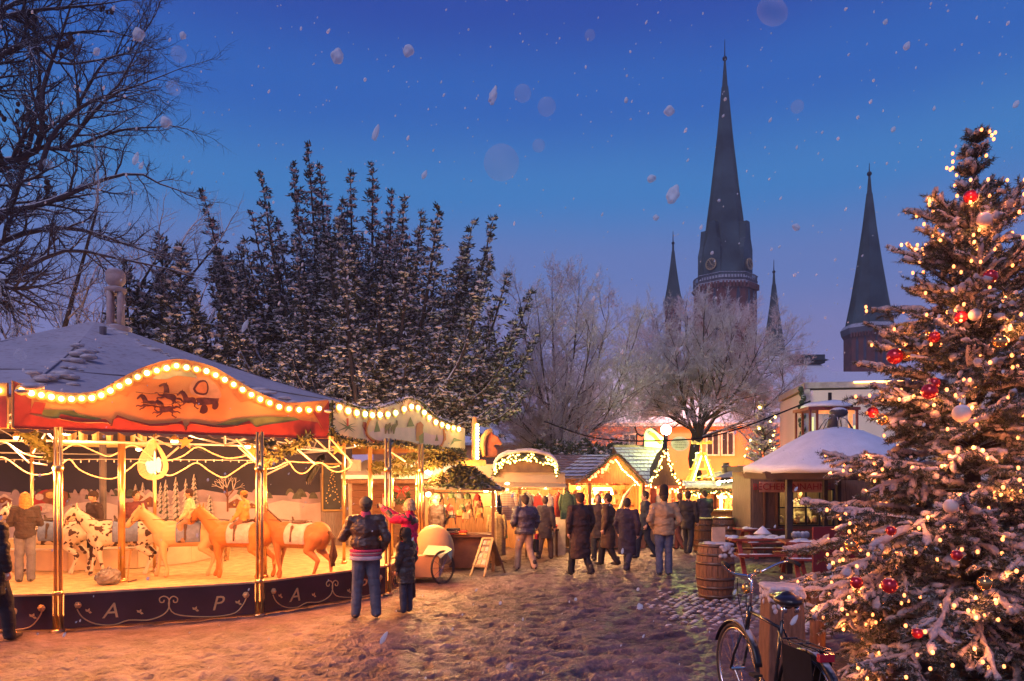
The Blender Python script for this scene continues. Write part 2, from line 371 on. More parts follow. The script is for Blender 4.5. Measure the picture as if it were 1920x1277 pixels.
# ================================================================ HOUSES
ROOFS=mat('snowy_tiles',(.30,.27,.30),.8,.2,1.5,bump=.5,bscale=6,snow=.92,snowlo=-.1)
def house(name,label,X0,X1,y,dp,ze,zr,wallm,roofm=ROOFS,wins=(),hip=0.,over=.35,d_win=None,cat='house',lit=None):
    t=thing(name,label,cat,((X0+X1)/2,y,0))
    mb=MB(); mb.box(((X0+X1)/2,y+dp/2,ze/2),(X1-X0,dp,ze)); 
    if hip==0:
        for x in(X0,X1-.02): mb.plate([(x,y,ze),(x,y+dp,ze),(x,y+dp/2,zr)],(.02,0,0))
    mb.build('wall',wallm,t)
    mb=MB(); a=X0-over;b_=X1+over;c_=y-over;d_=y+dp+over;m=y+dp/2; hx=hip*(X1-X0)
    top=[(a+hx,m,zr),(b_-hx,m,zr)]; lo=[(a,c_,ze),(b_,c_,ze),(b_,d_,ze),(a,d_,ze)]
    vs=lo+top; fs=[(0,1,5,4),(2,3,4,5)]+([(1,2,5),(3,0,4)] if hip else [])
    th=.22; vs2=vs+[(p[0],p[1],p[2]+th) for p in vs]; fs2=[tuple(i+6 for i in f) for f in fs]+[f[::-1] for f in fs]+[(0,1,7,6),(1,2,8,7),(2,3,9,8),(3,0,6,9)]+([] if hip else [(1,5,11,7),(5,2,8,11),(3,4,10,9),(4,0,6,10)])
    mb.add(vs2,fs2); mb.build('roof',roofm,t)
    for (wx,wz,ww,wh) in wins:
        mb=MB(); 
        for s in(-1,1): mb.box((wx+s*(ww/2),y-.03,wz),(.1,.12,wh+.1)); mb.box((wx,y-.03,wz+s*wh/2),(ww-.1,.12,.1))
        mb.box((wx,y-.03,wz),(.06,.08,wh-.1)); f=mb.build('window',mat('window_frame',(.55,.5,.45),.5),t)
        mb=MB(); mb.box((wx,y-.012,wz),(ww,.02,wh)); mb.build('pane',lit or mat('dark_pane',(.03,.025,.03),.08,spec=.8),f)
    return t
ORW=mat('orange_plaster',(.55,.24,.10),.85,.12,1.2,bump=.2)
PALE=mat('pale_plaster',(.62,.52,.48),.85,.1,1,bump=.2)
def hz(y,d): return CH+(HZ-y)*d/F
def hx(x,d): return (x-960)*d/F
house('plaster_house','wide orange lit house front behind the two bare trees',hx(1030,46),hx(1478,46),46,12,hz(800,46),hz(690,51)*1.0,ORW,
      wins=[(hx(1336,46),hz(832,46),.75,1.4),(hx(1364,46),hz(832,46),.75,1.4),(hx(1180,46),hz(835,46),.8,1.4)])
house('plaster_house','pale house with steep snowy hipped roof right of the orange house',hx(1420,52),hx(1520,52),52,9,hz(772,52),hz(690,56),PALE,hip=.3,wins=[(hx(1462,52),hz(800,52),.7,1.2),(hx(1500,52),hz(810,52),.7,1.2)])
house('plaster_house','far house whose broad snowy roof carries a small dark attic',hx(1425,75),hx(1600,75),75,12,hz(730,75),hz(672,81),PALE,hip=.28)
mb=MB(); d=80; mb.box((hx(1508,d),d,hz(676,d)),(3.4,2.5,.9)); mb.add([(hx(1478,d),d-1.6,hz(679,d)),(hx(1543,d),d-1.6,hz(679,d)),(hx(1525,d),d,hz(666,d)),(hx(1490,d),d,hz(666,d)),(hx(1478,d),d+1.6,hz(679,d)),(hx(1543,d),d+1.6,hz(679,d))],[(0,1,2,3),(3,2,5,4),(0,3,4),(1,5,2)]); 
dk=[o for o in bpy.data.objects if o.get('label','').startswith('far house')][0]; mb.build('attic',mat('attic_slate',(.03,.05,.06),.7),dk)
# dim backdrop of further roofs on both sides
for i,(a,b_,d,ye,yr,lb) in enumerate([(700,1010,60,835,770,'low house with snowy roof behind the evergreen trunks'),(-700,-60,60,800,720,'dark house far left behind the big bare tree'),(60,420,62,800,745,'dark house behind carousel roof and leafless branches'),(1540,1900,95,760,700,'far house with snowy roof behind the white hall'),(1900,2500,60,760,640,'house right of the decorated tree')]):
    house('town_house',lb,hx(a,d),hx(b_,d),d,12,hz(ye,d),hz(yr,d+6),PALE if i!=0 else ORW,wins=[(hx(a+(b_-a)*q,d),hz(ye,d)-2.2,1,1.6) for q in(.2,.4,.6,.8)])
# white hall on the right with a light tube on its edge
HALL=mat('white_hall_panels',(.60,.53,.52),.6,.06,.8,bump=.1)
d=28; ang=math.radians(-9)
t=thing('market_hall','white flat roofed hall with orange light tube along its edge','building',(hx(1512,d),d,0),ang)
M=wm(t)
def LM(x,y,z): return M@Vector((x,y,z))
mb=MB(); q=M.to_3x3(); ztop=hz(722,d)
mb.box(LM(4.5,2.5,ztop/2-.1),(9,5,ztop-.2),M=q); mb.build('hall_wall',HALL,t)
mb=MB(); mb.box(LM(4.5,2.5,ztop-.02),(9.14,5.14,.22),M=q); mb.box(LM(-.0,-.03,ztop/2),(.22,.12,ztop-.3),M=q); mb.build('roof_edge',mat('hall_trim',(.30,.28,.30),.6,snow=.8),t)
mb=MB(); mb.tube([LM(1.65,-.12,ztop+.06),LM(4.0,-.12,ztop+.06)],.035,6); mb.build('light_tube',emat('orange_tube',(1,.42,.1),9),t)
mb=MB(); mb.box(LM(6.2,-.03,ztop-2.2),(2.6,.06,.22),M=q); mb.build('red_sign_board',RED,t)
mb=MB(); 
for i in range(26): mb.ball(LM(-.18+math.sin(i*1.7)*.05,-.1+math.cos(i*2.1)*.05,1.2+i*(ztop-1.2)/26),(.11,.11,.13),6,4)
gar=mb.build('garland',mat('garland_green',(.03,.045,.025),.8,.5,20,bump=1,snow=.6,snowlo=.3)); tag(gar,'vertical fir garland on the corner of the white hall','garland')

# ================================================================ BARE TREES
def perp(d,rng):
    v=Vector((rng.gauss(0,1),rng.gauss(0,1),rng.gauss(0,1))); v=v-d*v.dot(d); return v.normalized()
def grow(mbs,p,d,L_,r,lv,mx,rng,up=.12,ch=(5,6,6,5,4),ang=(30,55),shr=.62,wob=.16):
    n=5 if lv<mx else 3
    pts=[p.copy()]; dd=d.copy(); step=L_/n
    for i in range(n):
        dd=(dd+perp(dd,rng)*rng.uniform(0,wob)*(1.3 if lv>1 else 1)+Vector((0,0,up if lv>0 else .05))).normalized(); p=p+dd*step; pts.append(p)
    r1=r*(.45 if lv<mx else .5); rs=[r+(r1-r)*i/n for i in range(n+1)]
    mbs[0 if lv<=1 else 1].tube(pts,rs,(8,6,5,3,3,3)[min(lv,5)],cap=False)
    if lv>=mx: return
    spawn(mbs,pts,rs,L_,lv,mx,rng,up,ch,ang,shr,wob)
def spawn(mbs,pts,rs,L_,lv,mx,rng,up,ch,ang,shr,wob,t0=.22):
    k=ch[min(lv,len(ch)-1)]; n=len(pts)-1
    for j in range(k):
        t=t0+(1-t0)*(j+rng.uniform(.1,.9))/k; t=min(t,.999); i=int(t*n); q=t*n-i
        pp=pts[i].lerp(pts[i+1],q); di=(pts[i+1]-pts[i]).normalized(); a=math.radians(rng.uniform(*ang))
        nd=(di*math.cos(a)+perp(di,rng)*math.sin(a)).normalized()
        grow(mbs,pp,nd,L_*shr*rng.uniform(.7,1.1)*(1-.35*t),max(.006,rs[i]*rng.uniform(.5,.65)),lv+1,mx,rng,up,ch,ang,shr,wob)
    grow(mbs,pts[-1],(pts[-1]-pts[-2]).normalized(),L_*(.28 if lv==0 else .5),rs[-1],lv+1,mx,rng,up,ch,ang,shr,wob)
def treething(label,loc,mbs,m1,m2,group=None,name='bare_tree'):
    t=thing(name,label,'tree',loc,0,group); mbs[0].build('trunk',m1,t,True); mbs[1].build('crown',m2,t,True); return t
# multi-stem snowy tree behind the stalls
rng=random.Random(11); mbs=(MB(),MB()); b0=GX(1045,33,0)
for (tx,ty,dd,r) in [(905,690,0,.13),(1205,700,0,.12),(925,625,1,.17),(975,565,-1,.13),(1035,545,.5,.18),(1085,560,-.5,.16),(1140,595,1,.16),(1190,640,-1,.14),(950,720,-2,.12),(1165,720,-1.5,.12),(1010,600,-2.5,.13),(1110,620,-2.5,.13)]:
    tip=P(tx,ty,33+dd); p=b0+Vector(((tx-1045)*.0035,0,0)); mid=p.lerp(tip,.35)+Vector((-(tx-1045)*.006,0,1.1)); low=p.lerp(tip,.12)+Vector((-(tx-1045)*.004,0,.6))
    pts=resample(smoothpath([p,low,mid,p.lerp(tip,.68)+Vector((0,0,.4)),tip],4),9); n=8
    rs=[r*(1-.82*i/n) for i in range(n+1)]; rs=[q*.72 for q in rs]; mbs[0].tube(pts,rs,7,cap=False)
    spawn(mbs,pts,rs,3.9,0,4,rng,.04,(16,9,6,5),(28,62),.60,.2,.15)
treething('snowy bare tree with many slender stems behind the clothes stall',b0,mbs,BARK,WBARK)
# round crowned snowy tree in front of the church
rng=random.Random(23); mbs=(MB(),MB()); b0=GX(1305,37,0); fork=P(1308,800,37)
mbs[0].tube([b0,b0+Vector((.05,0,2)),P(1300,860,37),fork],[.34,.29,.26,.22],9,cap=False)
for (tx,ty,dd,r) in [(1215,655,1,.15),(1235,625,-1.5,.15),(1285,598,.5,.19),(1345,595,-1,.19),(1400,620,1,.16),(1470,640,-.5,.15),(1205,720,-2,.12),(1485,715,-2,.12),(1320,600,-3,.14),(1265,650,-3,.13),(1420,660,-3,.13),(1370,640,-3.5,.12)]:
    tip=P(tx,ty,37+dd); s=Vector(fork)+Vector((0,0,random.Random(tx).uniform(-1.0,.1))); mid=s.lerp(tip,.45)+Vector(((tx-1305)*.004,0,-.1))
    pts=resample(smoothpath([s,mid,tip],5),9); rs=[r*.75*(1-.8*i/8) for i in range(9)]; mbs[0].tube(pts,rs,6,cap=False)
    spawn(mbs,pts,rs,3.4,0,4,rng,.03,(15,8,7,5),(28,62),.62,.22,.2)
treething('round crowned snowy bare tree in front of the church towers',b0,mbs,BARK,WBARK)
# big dark tree on the left
DBARK=mat('dark_bark',(.045,.03,.04),.9,.3,20,bump=.5,snow=.65,snowlo=.3)
rng=random.Random(5); mbs=(MB(),MB()); D=26.; b0=GX(-90,D,0)
def PL(l,dz=0): return [P(x,y,D+dz) for x,y in l]
mbs[0].tube(resample(smoothpath([b0]+PL([(-85,500),(-60,200),(-90,-60)]),5),12),[.5-.03*i for i in range(12)],10,cap=False)
limbs=[([(-90,260),(-30,115),(20,95),(80,72),(150,60),(195,58)],.15,1),([(-90,200),(0,106),(60,80),(110,120),(200,110)],.12,0),
 ([(-80,330),(0,302),(50,295),(78,262),(80,170),(105,95),(130,20)],.16,0),([(-80,420),(0,398),(60,388),(110,372),(200,335),(260,325),(300,345)],.14,-1),
 ([(-80,380),(0,312),(70,278),(130,278),(220,245),(300,238)],.12,1),([(-80,150),(-20,40),(60,-10),(130,-40)],.14,0),([(75,320),(100,250),(160,195),(215,170),(262,85)],.09,-1),
 ([(120,280),(200,185),(260,160),(310,140)],.08,0),([(-80,520),(0,455),(80,430),(150,430),(230,455),(300,480)],.13,-1),([(-60,480),(10,400),(30,360),(60,250),(75,140),(60,20)],.14,1),
 ([(-80,500),(0,535),(40,540),(85,535)],.16,-3),([(-90,10),(0,30),(60,20),(150,12),(210,5)],.11,0),([(150,190),(200,110),(240,100),(290,30),(300,5)],.06,1),([(-80,600),(20,520),(120,470),(200,480),(320,505)],.11,-2)]
for l,r,dz in limbs:
    pts=resample(smoothpath(PL(l,dz),4),12); rs=[r*(1-.8*i/11) for i in range(12)]; mbs[0].tube(pts,rs,7,cap=False)
    spawn(mbs,pts,rs,3.4,1,4,rng,.02,(9,17,9,5),(25,62),.52,.28,.12)
# curled dead leaves still on the twigs
lv=MB()
for i in range(60):
    x,y=rng.choice([(125,70),(120,85),(5,215),(90,345),(60,40),(40,215),(75,240),(200,20)]); p=P(x+rng.gauss(0,7),y+rng.gauss(0,9),D+rng.uniform(-.5,.5)); lv.ball(p,(rng.uniform(.05,.12),.06,rng.uniform(.06,.13)),5,4)
t=treething('big dark bare tree reaching in from the left edge',b0,mbs,DBARK,DBARK); lv.build('dead_leaves',mat('dead_leaf',(.04,.02,.02),.9),t)
# lower, denser bare trees left behind the carousel
for (px,D2,sd,h,lb,sp) in [(40,28,3,12.5,'frosted bare tree low at the left behind the carousel roof',.95),(160,31,9,8.5,'frosted bare tree right behind the carousel finial',.9),(270,40,14,12.5,'thin bare tree between big tree and evergreen',.45)]:
    rng=random.Random(sd); mbs=(MB(),MB()); b0=GX(px,D2,0)
    for k in range(13 if sp>.5 else 5):
        a=rng.uniform(0,2*PI); tip=b0+Vector((math.cos(a)*h*.6*sp,math.sin(a)*h*.3,h*rng.uniform(.65,1)))
        pts=resample(smoothpath([b0,b0.lerp(tip,.4)+Vector((0,0,.9)),tip],5),9); rs=[.17*(1-.8*i/8) for i in range(9)]; mbs[0].tube(pts,rs,6,cap=False)
        spawn(mbs,pts,rs,3.2,1,4,rng,.05,(9,12,7,5),(25,60),.6,.25,.12)
    treething(lb,b0,mbs,BARK,WBARK)
# ================================================================ EVERGREENS
OCT=np.array([[1,0,0],[0,1,0],[-1,0,0],[0,-1,0],[0,0,1],[0,0,-1]],float); OCF=[(0,1,4),(1,2,4),(2,3,4),(3,0,4),(1,0,5),(2,1,5),(3,2,5),(0,3,5)]
def blobs(C,S,rng):
    """C (n,3) centres, S (n,3) sizes -> (n*8,3,3) triangles, jittered octahedra"""
    n=len(C); v=OCT[None]*(1+.35*(rng.random((n,6,1))-.5))*S[:,None,:]+C[:,None,:]; return v[:,np.array(OCF)].reshape(-1,3,3)
def leafquads(C,Dr,Ln,Wd,rng):
    n=len(C); r=rng.normal(size=(n,3)); s=np.cross(Dr,r); s/=np.linalg.norm(s,axis=1,keepdims=True)+1e-9
    a=C-s*Wd[:,None]*.35; b=C+s*Wd[:,None]*.35; m=C+Dr*Ln[:,None]*.55; c=m+s*Wd[:,None]; d=m-s*Wd[:,None]; e=C+Dr*Ln[:,None]
    return np.concatenate([np.stack([a,b,c],1),np.stack([a,c,d],1),np.stack([d,c,e],1)],0)
def evergreen(label,base,tips,Rb,sd,tuft=.30,snowd=.5,name='evergreen_tree',spac=.3,mtl=None,nspr=4):
    rng=np.random.default_rng(sd); pr=random.Random(sd); t=thing(name,label,'tree',base); tr=MB(); Cs=[];Ds=[]; Sn=[]
    for (tip,bs,rb) in tips:
        tip=Vector(tip); bs=Vector(bs); Lp=(tip-bs).length
        mid=bs.lerp(tip,.5)+Vector(((tip.x-bs.x)*.20,0,-.07*Lp)); path=resample(smoothpath([bs,mid,tip],6),max(8,int(Lp/spac)))
        n=len(path); tr.tube(path[::2]+[path[-1]],[max(.015,.16*(1-i/(n/2+1))*min(1,Lp/8)) for i in range(len(path[::2])+1)],5,cap=False)
        for i,p in enumerate(path):
            q=i/(n-1)
            if q<.12: continue
            R_=rb*(1-q)**1.05*min(1,(q)/.3)**.5*(.75+.5*pr.random())+.10
            for s in range(nspr if q<.9 else 2):
                a=pr.uniform(0,2*PI); el=pr.uniform(.1,.95) if q<.85 else .9; d=Vector((math.cos(a)*math.cos(el),math.sin(a)*math.cos(el),math.sin(el)))
                Ls=R_*pr.uniform(.5,1.1); m=max(2,int(Ls/.2)); pp=p.copy()
                for j in range(m):
                    d=(d+Vector((0,0,-.05 if j<m*.5 else -.25))+Vector((pr.gauss(0,.12),pr.gauss(0,.12),pr.gauss(0,.08)))).normalized(); pp=pp+d*(Ls/m); Cs.append(pp[:]); Ds.append(d[:])
    tr.build('trunk',BARK,t,True)
    C=np.array(Cs); Dd=np.array(Ds); n=len(C); k=9
    CC=np.repeat(C,k,0)+rng.normal(size=(n*k,3))*tuft*.22; DD=np.repeat(Dd,k,0)+rng.normal(size=(n*k,3))*.55; DD[:,2]-=.12; DD/=np.linalg.norm(DD,axis=1,keepdims=True)
    Q=leafquads(CC,DD,tuft*rng.uniform(.6,1.2,n*k),tuft*rng.uniform(.08,.16,n*k),rng)
    quads('crown',Q,mtl or FIR,t)
    sel=rng.random(n)<snowd; S=C[sel]+np.array([0,0,tuft*.18])+rng.normal(size=(sel.sum(),3))*tuft*.15; sz=tuft*np.stack([rng.uniform(.25,.75,len(S)),rng.uniform(.25,.75,len(S)),rng.uniform(.14,.34,len(S))],1)
    quads('snow_cover',blobs(S,sz,rng),mat('twig_snow',(.68,.60,.60),.85,.15,3),t); return t
pr=random.Random(2); tips=[]
def lead(tx,ty,d,bx,by,rb): tips.append((P(tx,ty,d),P(bx,by,d+pr.uniform(-.5,.5)),rb))
for (x,y) in [(380,362),(490,330),(472,402),(548,312),(577,275),(600,316),(657,330),(699,312),(735,362),(758,375),(822,392),(790,402),(886,420),(924,414),(404,470),(640,380),(520,420)]:
    lead(x,y,29+pr.uniform(-1.5,2.5),685+(x-685)*.10,800,1.7)
for (x,y) in [(950,520),(995,552),(1005,632),(985,700),(968,770),(940,820),(905,500),(870,470),(335,600),(345,540),(310,560)]:
    lead(x,y,28+pr.uniform(-1.5,1.5),700+(x-700)*.25,790,1.3)
for i in range(46):
    x=pr.uniform(395,925); yt=410+abs(x-640)*.28+pr.uniform(-15,90); lead(x,yt,28.3+pr.uniform(-1.2,2.0),688+(x-688)*.12,800,2.0)
for i in range(58):
    x=pr.uniform(350,990); yt=395+abs(x-660)*.42+pr.uniform(0,260); lead(x,yt,26.3+pr.uniform(-1.2,2.5),690+(x-690)*.22,815,1.6)
FIRD=mat('yew_green',(.03,.035,.025),.85,.4,8,snow=.6,snowlo=.3)
evergreen('huge snow dusted evergreen with many upright leaders behind the carousel',GX(690,29,0),tips,1.5,4,tuft=.20,snowd=.85,mtl=FIRD,spac=.30)
tips=[]
for (x,y) in [(305,450),(235,500),(265,540),(340,470),(370,560),(215,560),(410,600),(320,590),(300,640),(390,650),(250,620)]:
    lead(x,y,26+pr.uniform(-1,1),300+(x-300)*.4,760,1.3)
evergreen('lower dark snow dusted evergreen left of the huge one',GX(305,26,0),tips,1.3,8,tuft=.27,snowd=.75,mtl=FIRD,spac=.28)
tips=[]
for x in range(1010,1190,18): lead(x,838+pr.uniform(-8,10),30+pr.uniform(-.6,.6),x+pr.uniform(-10,10),880,.6)
t=evergreen('snowy clipped shrubs behind the market stall roofs',GX(1100,30,0),tips,.6,12,tuft=.25,snowd=.6,name='snowy_shrub',spac=.2); t['category']='shrub'

# ---------------------------------------------------------------- decorated firs
NEEDLE=mat('spruce_needle',(.05,.065,.045),.75,.45,10,snow=.45,snowlo=.45)
def fir(name,label,base,zs,Rs,sd,nb,dense,nlen,thick,lean=0.,sdens=.75,fat=1.):
    """a spruce: whorls of branches, each with side twigs clothed in needles and carrying snow"""
    pr=random.Random(sd); rg=np.random.default_rng(sd); t=thing(name,label,'tree',base); b=Vector(base); H_=zs[-1]
    tr=MB(); tr.tube([b,b+Vector((lean*.3,0,H_*.5)),b+Vector((lean,0,H_))],[.12*H_/6,.07*H_/6,.012],8,cap=False); tw=[]
    z=zs[0]
    while z<H_-.12:
        Rr=float(np.interp(z,zs,Rs)); hfrac=z/H_; 
        for k in range(nb if hfrac<.85 else max(3,nb-2)):
            a=pr.uniform(0,2*PI); L_=Rr*pr.uniform(.72,1.1); el=math.radians(-6+hfrac*46+pr.uniform(-16,16)); d=Vector((math.cos(a)*math.cos(el),math.sin(a)*math.cos(el),math.sin(el)))
            p=b+Vector((lean*hfrac,0,z)); n=max(3,int(L_/.13)); path=[p]
            for i in range(n):
                d=(d+Vector((pr.gauss(0,.05),pr.gauss(0,.05),pr.gauss(0,.04)-.035*(1-hfrac)*(1 if i<n*.75 else -1.5)))).normalized(); p=p+d*(L_/n); path.append(p)
            tw.append((path,1.,L_)); tr.tube(path,[.02*(1-.75*i/n)*L_/1.5+.004 for i in range(n+1)],4,cap=False)
            side=Vector((0,0,1)).cross(d).normalized()
            for i in range(1,n+1):
                q=i/n
                if q<.2 and L_>.5: continue
                for s in(-1,1):
                    if pr.random()<.12: continue
                    l2=(L_*.42*(1-q)+.10)*pr.uniform(.7,1.15)*dense; dd=((path[min(i,n)]-path[i-1]).normalized()*.75+side*s*.8+Vector((0,0,pr.uniform(-.55,.15) if hfrac<.5 else pr.uniform(-.2,.6)))).normalized(); p2=path[i]; m=max(2,int(l2/.09)); pp=[p2]
                    for j in range(m):
                        dd=(dd+Vector((pr.gauss(0,.07),pr.gauss(0,.07),pr.gauss(-.01,.05)))).normalized(); p2=p2+dd*(l2/m); pp.append(p2)
                    tw.append((pp,.8,l2))
                    if l2>.22:
                        for j in range(1,m,1):
                            for s2 in(-1,1):
                                if pr.random()<.3: continue
                                d3=(dd*.8+dd.cross(Vector((0,0,1))).normalized()*s2*.8+Vector((0,0,pr.uniform(-.5,.35)))).normalized(); l3=pr.uniform(.07,.16)*dense; tw.append(([pp[j],pp[j]+d3*l3*.5,pp[j]+d3*l3],.6,l3))
        z+=.21*H_/6*pr.uniform(.8,1.2)
    tr.build('trunk',BARK,t,True)
    # needles
    Cs=[];Ds=[]; sn=MB()
    for path,w_,L_ in tw:
        for a,b2 in zip(path,path[1:]):
            v=b2-a; l=v.length; k=max(2,int(l*thick))
            Cs.append(np.array(a)+np.array(v)[None]*rg.random((k,1))); Ds.append(np.repeat(np.array(v/ max(l,1e-6))[None],k,0))
        if pr.random()<(sdens*(1 if len(path)>3 else .6) if w_<1 else 1):
            r0=fat*nlen*(.55 if w_<1 else .72)*pr.uniform(.6,1.25); pts=[p+Vector((0,0,r0*.75)) for p in path]; n=len(pts); pts=resample(pts,max(3,min(12,int(L_/.05)+2))) if w_<1 else resample(pts[n//4:],max(4,int(L_*.7/.07)))
            rs=[r0*pr.uniform(.45,1.3) for _ in pts]; rs=[q*(1.35 if w_<.9 else 1) for q in rs]; rs[-1]*=.75; rs[0]*=.5; sn.tube(pts,rs,7,flat=.8)
    C=np.concatenate(Cs); Dd=np.concatenate(Ds); n=len(C); r=rg.normal(size=(n,3)); r/=np.linalg.norm(r,axis=1,keepdims=True); nd=Dd*.55+r*.85; nd/=np.linalg.norm(nd,axis=1,keepdims=True)
    ln=nlen*rg.uniform(.7,1.25,n)[:,None]; s=np.cross(nd,rg.normal(size=(n,3))); s/=np.linalg.norm(s,axis=1,keepdims=True); wd=nlen*.10
    quads('crown',np.stack([C-s*wd,C+s*wd,C+nd*ln],1),NEEDLE,t)
    v=np.array(sn.v); f_=(vnoise(v[:,0]+40+v[:,2],v[:,1]+40+v[:,2]*.6,16)-.5)*nlen*.9; f2=(vnoise(v[:,0]*1.4+30,v[:,2]*1.4+v[:,1]+30,34)-.5)*nlen*.5
    v[:,2]+=f_+f2; v[:,0]+=f2; sn.v=[tuple(x) for x in v]
    sn.build('snow_cover',mat('branch_snow',(.50,.45,.46),.85,.2,15,bump=1,bscale=60),t,True)
    return t,tw
XT=4.92; DT=8.
zs=[.35,.7,1.1,1.65,2.05,2.5,3.1,3.6,4.2,4.75,4.95,5.3,5.86]; Rs=[1.75,1.95,2.0,1.9,1.45,1.6,1.15,.98,.82,.66,.28,.16,.04]
bigfir,TW=fir('christmas_tree','large snow laden christmas tree with orange lights on the right',(XT,DT,0),zs,Rs,31,11,1.05,.052,270,lean=.05,sdens=.46,fat=.86)
def bulb_chain(label,TW,ctr,N_,r,sd,mtl,group,cat='light chain',front=True,name='light_chain'):
    pr=random.Random(sd); pos=[]
    c=[]
    for path,w_,L_ in TW:
        for p in path[-2:]:
            c.append(p)
    pr.shuffle(c); 
    for p in c:
        rad=Vector((p.x-ctr[0],p.y-ctr[1],0)).length
        if rad<.5*float(np.interp(p.z,zs,Rs))*(1 if name!='x' else 0) and N_>150: continue
        if all((p-q).length>.08*(1 if N_>150 else .8) for q in pos[-250:]): pos.append(p)
        if len(pos)>=N_: break
    t=thing(name,label,cat,(ctr[0],ctr[1],0))
    if N_>150: pos=[p+Vector((p.x-ctr[0],p.y-ctr[1],0)).normalized()*.06 for p in pos]
    pos.sort(key=lambda p:(p-CAM).length)
    ico=[]
    for p in pos[:100]:
        mb=MB(); q=p+Vector((0,0,r*1.2)); mb.ball(q,(r,r,r*1.25),7,5); mb.build('light_bulb',mtl,t)
    if pos[100:]:
        mb=MB()
        for p in pos[100:]: mb.ball(p+Vector((0,0,r*1.2)),(r,r,r*1.25),6,4)
        o=mb.build('light_bulb',mtl,t); o['kind']='stuff'
    mb=MB(); wires=pos[::2]
    for a,b2 in zip(pos,pos[1:]):
        if (a-b2).length<.5: mb.tube([a,a.lerp(b2,.5)-Vector((0,0,.04)),b2],.003,3,cap=False)
    if mb.v: mb.build('wire',DARK,t)
    return pos
ORB=emat('tree_bulb',(1,.27,.075),3.6,False)
BP=bulb_chain('hundreds of orange fairy lights wound through the large christmas tree',TW,(XT,DT),1000,.0165,4,ORB,None)
pr=random.Random(6)
for i,p in enumerate(BP[::5]):
    lamp('tree_glow',p+Vector(((XT-p.x)*-.04,-.05,.05)),3.0,(1,.27,.07),.03)
# baubles
BM={'red':mat('red_bauble',(.5,.015,.02),.15,.1,metal=.35,coat=.6,snow=.7,snowlo=.72),'gold':mat('gold_bauble',(.65,.36,.12),.15,.1,metal=.8,snow=.5,snowlo=.75),'cream':mat('cream_bauble',(.7,.55,.45),.4,.1,snow=.8,snowlo=.5)}
bl=[(1678,668,'red',20,'half buried in snow on the lower left of the middle branches'),(1704,662,'gold',20,'touching the snow topped red one'),(1857,518,'red',17,'high right beneath an upright snowy twig'),(1820,369,'red',17,'just below the tree top lights'),(1736,632,'gold',15,'at mid height left of the trunk'),(1752,632,'red',14,'next to the mid height gold one'),(1802,594,'red',16,'in the middle of the upper crown'),(1828,590,'cream',15,'in the middle of the upper crown'),(1743,734,'red',20,'hanging under a dark needle spray above the white hall'),(1752,718,'red',14,'glittering small one above the hanging big red'),(1636,773,'red',14,'near the tip of the long bare branch'),(1655,787,'gold',14,'near the tip of the long bare branch'),(1803,775,'cream',22,'large and frosted on a snowy branch right'),(1875,641,'gold',17,'at the right side by a bright cluster'),(1846,412,'cream',18,'near the top lights'),(1783,949,'cream',18,'above the long snowy bough'),(1803,940,'red',12,'above the long snowy bough'),(1671,995,'red',13,'small under the long snowy bough'),(1597,1022,'gold',17,'transparent looking beneath the left bough tip'),(1606,1092,'red',16,'low left over the wooden rail'),(1668,1098,'red',20,'large in the shade of a low snowy branch'),(1846,1093,'gold',18,'large at the low right'),(1794,1041,'red',14,'partly hidden near the trunk'),(1720,1187,'red',14,'lowest between bottom branches')]
for x,y,cc,rp,w_ in bl:
    rp=rp*.82
    z=CH+(HZ-y)/F*7; Rr=float(np.interp(z,zs,Rs)); xx=(x-960)/F*7.2-XT; d=DT-math.sqrt(max(.02,(Rr*.95)**2-xx*xx))*.93; d=max(5.9,d); p=P(x,y,d); r=rp*d/F*.92
    t=thing('tree_bauble',cc+' bauble '+w_,'bauble',p,0,'baubles on the large christmas tree')
    mb=MB(); mb.ball(p,r,20,14); mb.build('ball',BM[cc],t,True)
    mb=MB(); mb.lathe([(r*.2,r*.93),(r*.2,r*1.15),(.001,r*1.17)],p,10); mb.tube([p+Vector((0,0,r*1.15)),p+Vector((r*.15,0,r*1.4)),p+Vector((0,0,r*1.6))],.003,4); mb.build('cap',BRASS,t)
# small tree left of the kiosk, and dark one at far right
zs2=[.3,1,2,3,4,4.7]; 
def fir2(label,base,H_,R_,sd):
    global zs,Rs
    z_=[.3*H_/4.7]+[H_*q for q in(.25,.45,.65,.85,1)]; r_=[R_,R_*.95,R_*.8,R_*.55,R_*.3,.05]
    return fir('christmas_tree',label,base,z_,r_,sd,7,1.25,.045,70,sdens=.9)
d=22.6; t2,TW2=fir2('slender snowy christmas tree with yellow lights left of the snowy kiosk',GX(1434,d,0),hz(750,d),.95,41)
for path,w_,L_ in TW2: pass
BP2=bulb_chain('yellow fairy lights wound on the slender christmas tree',TW2,(hx(1434,d),d),100,.028,8,emat('yellow_tree_bulb',(1,.62,.14),24,False),None)
for p in BP2[::12]: lamp('tree_glow',p,9,(1,.6,.2),.05)
t3,_=fir2('unlit snowy fir behind the large christmas tree',GX(1925,11.5,0),hz(735,11.5),1.3,45)
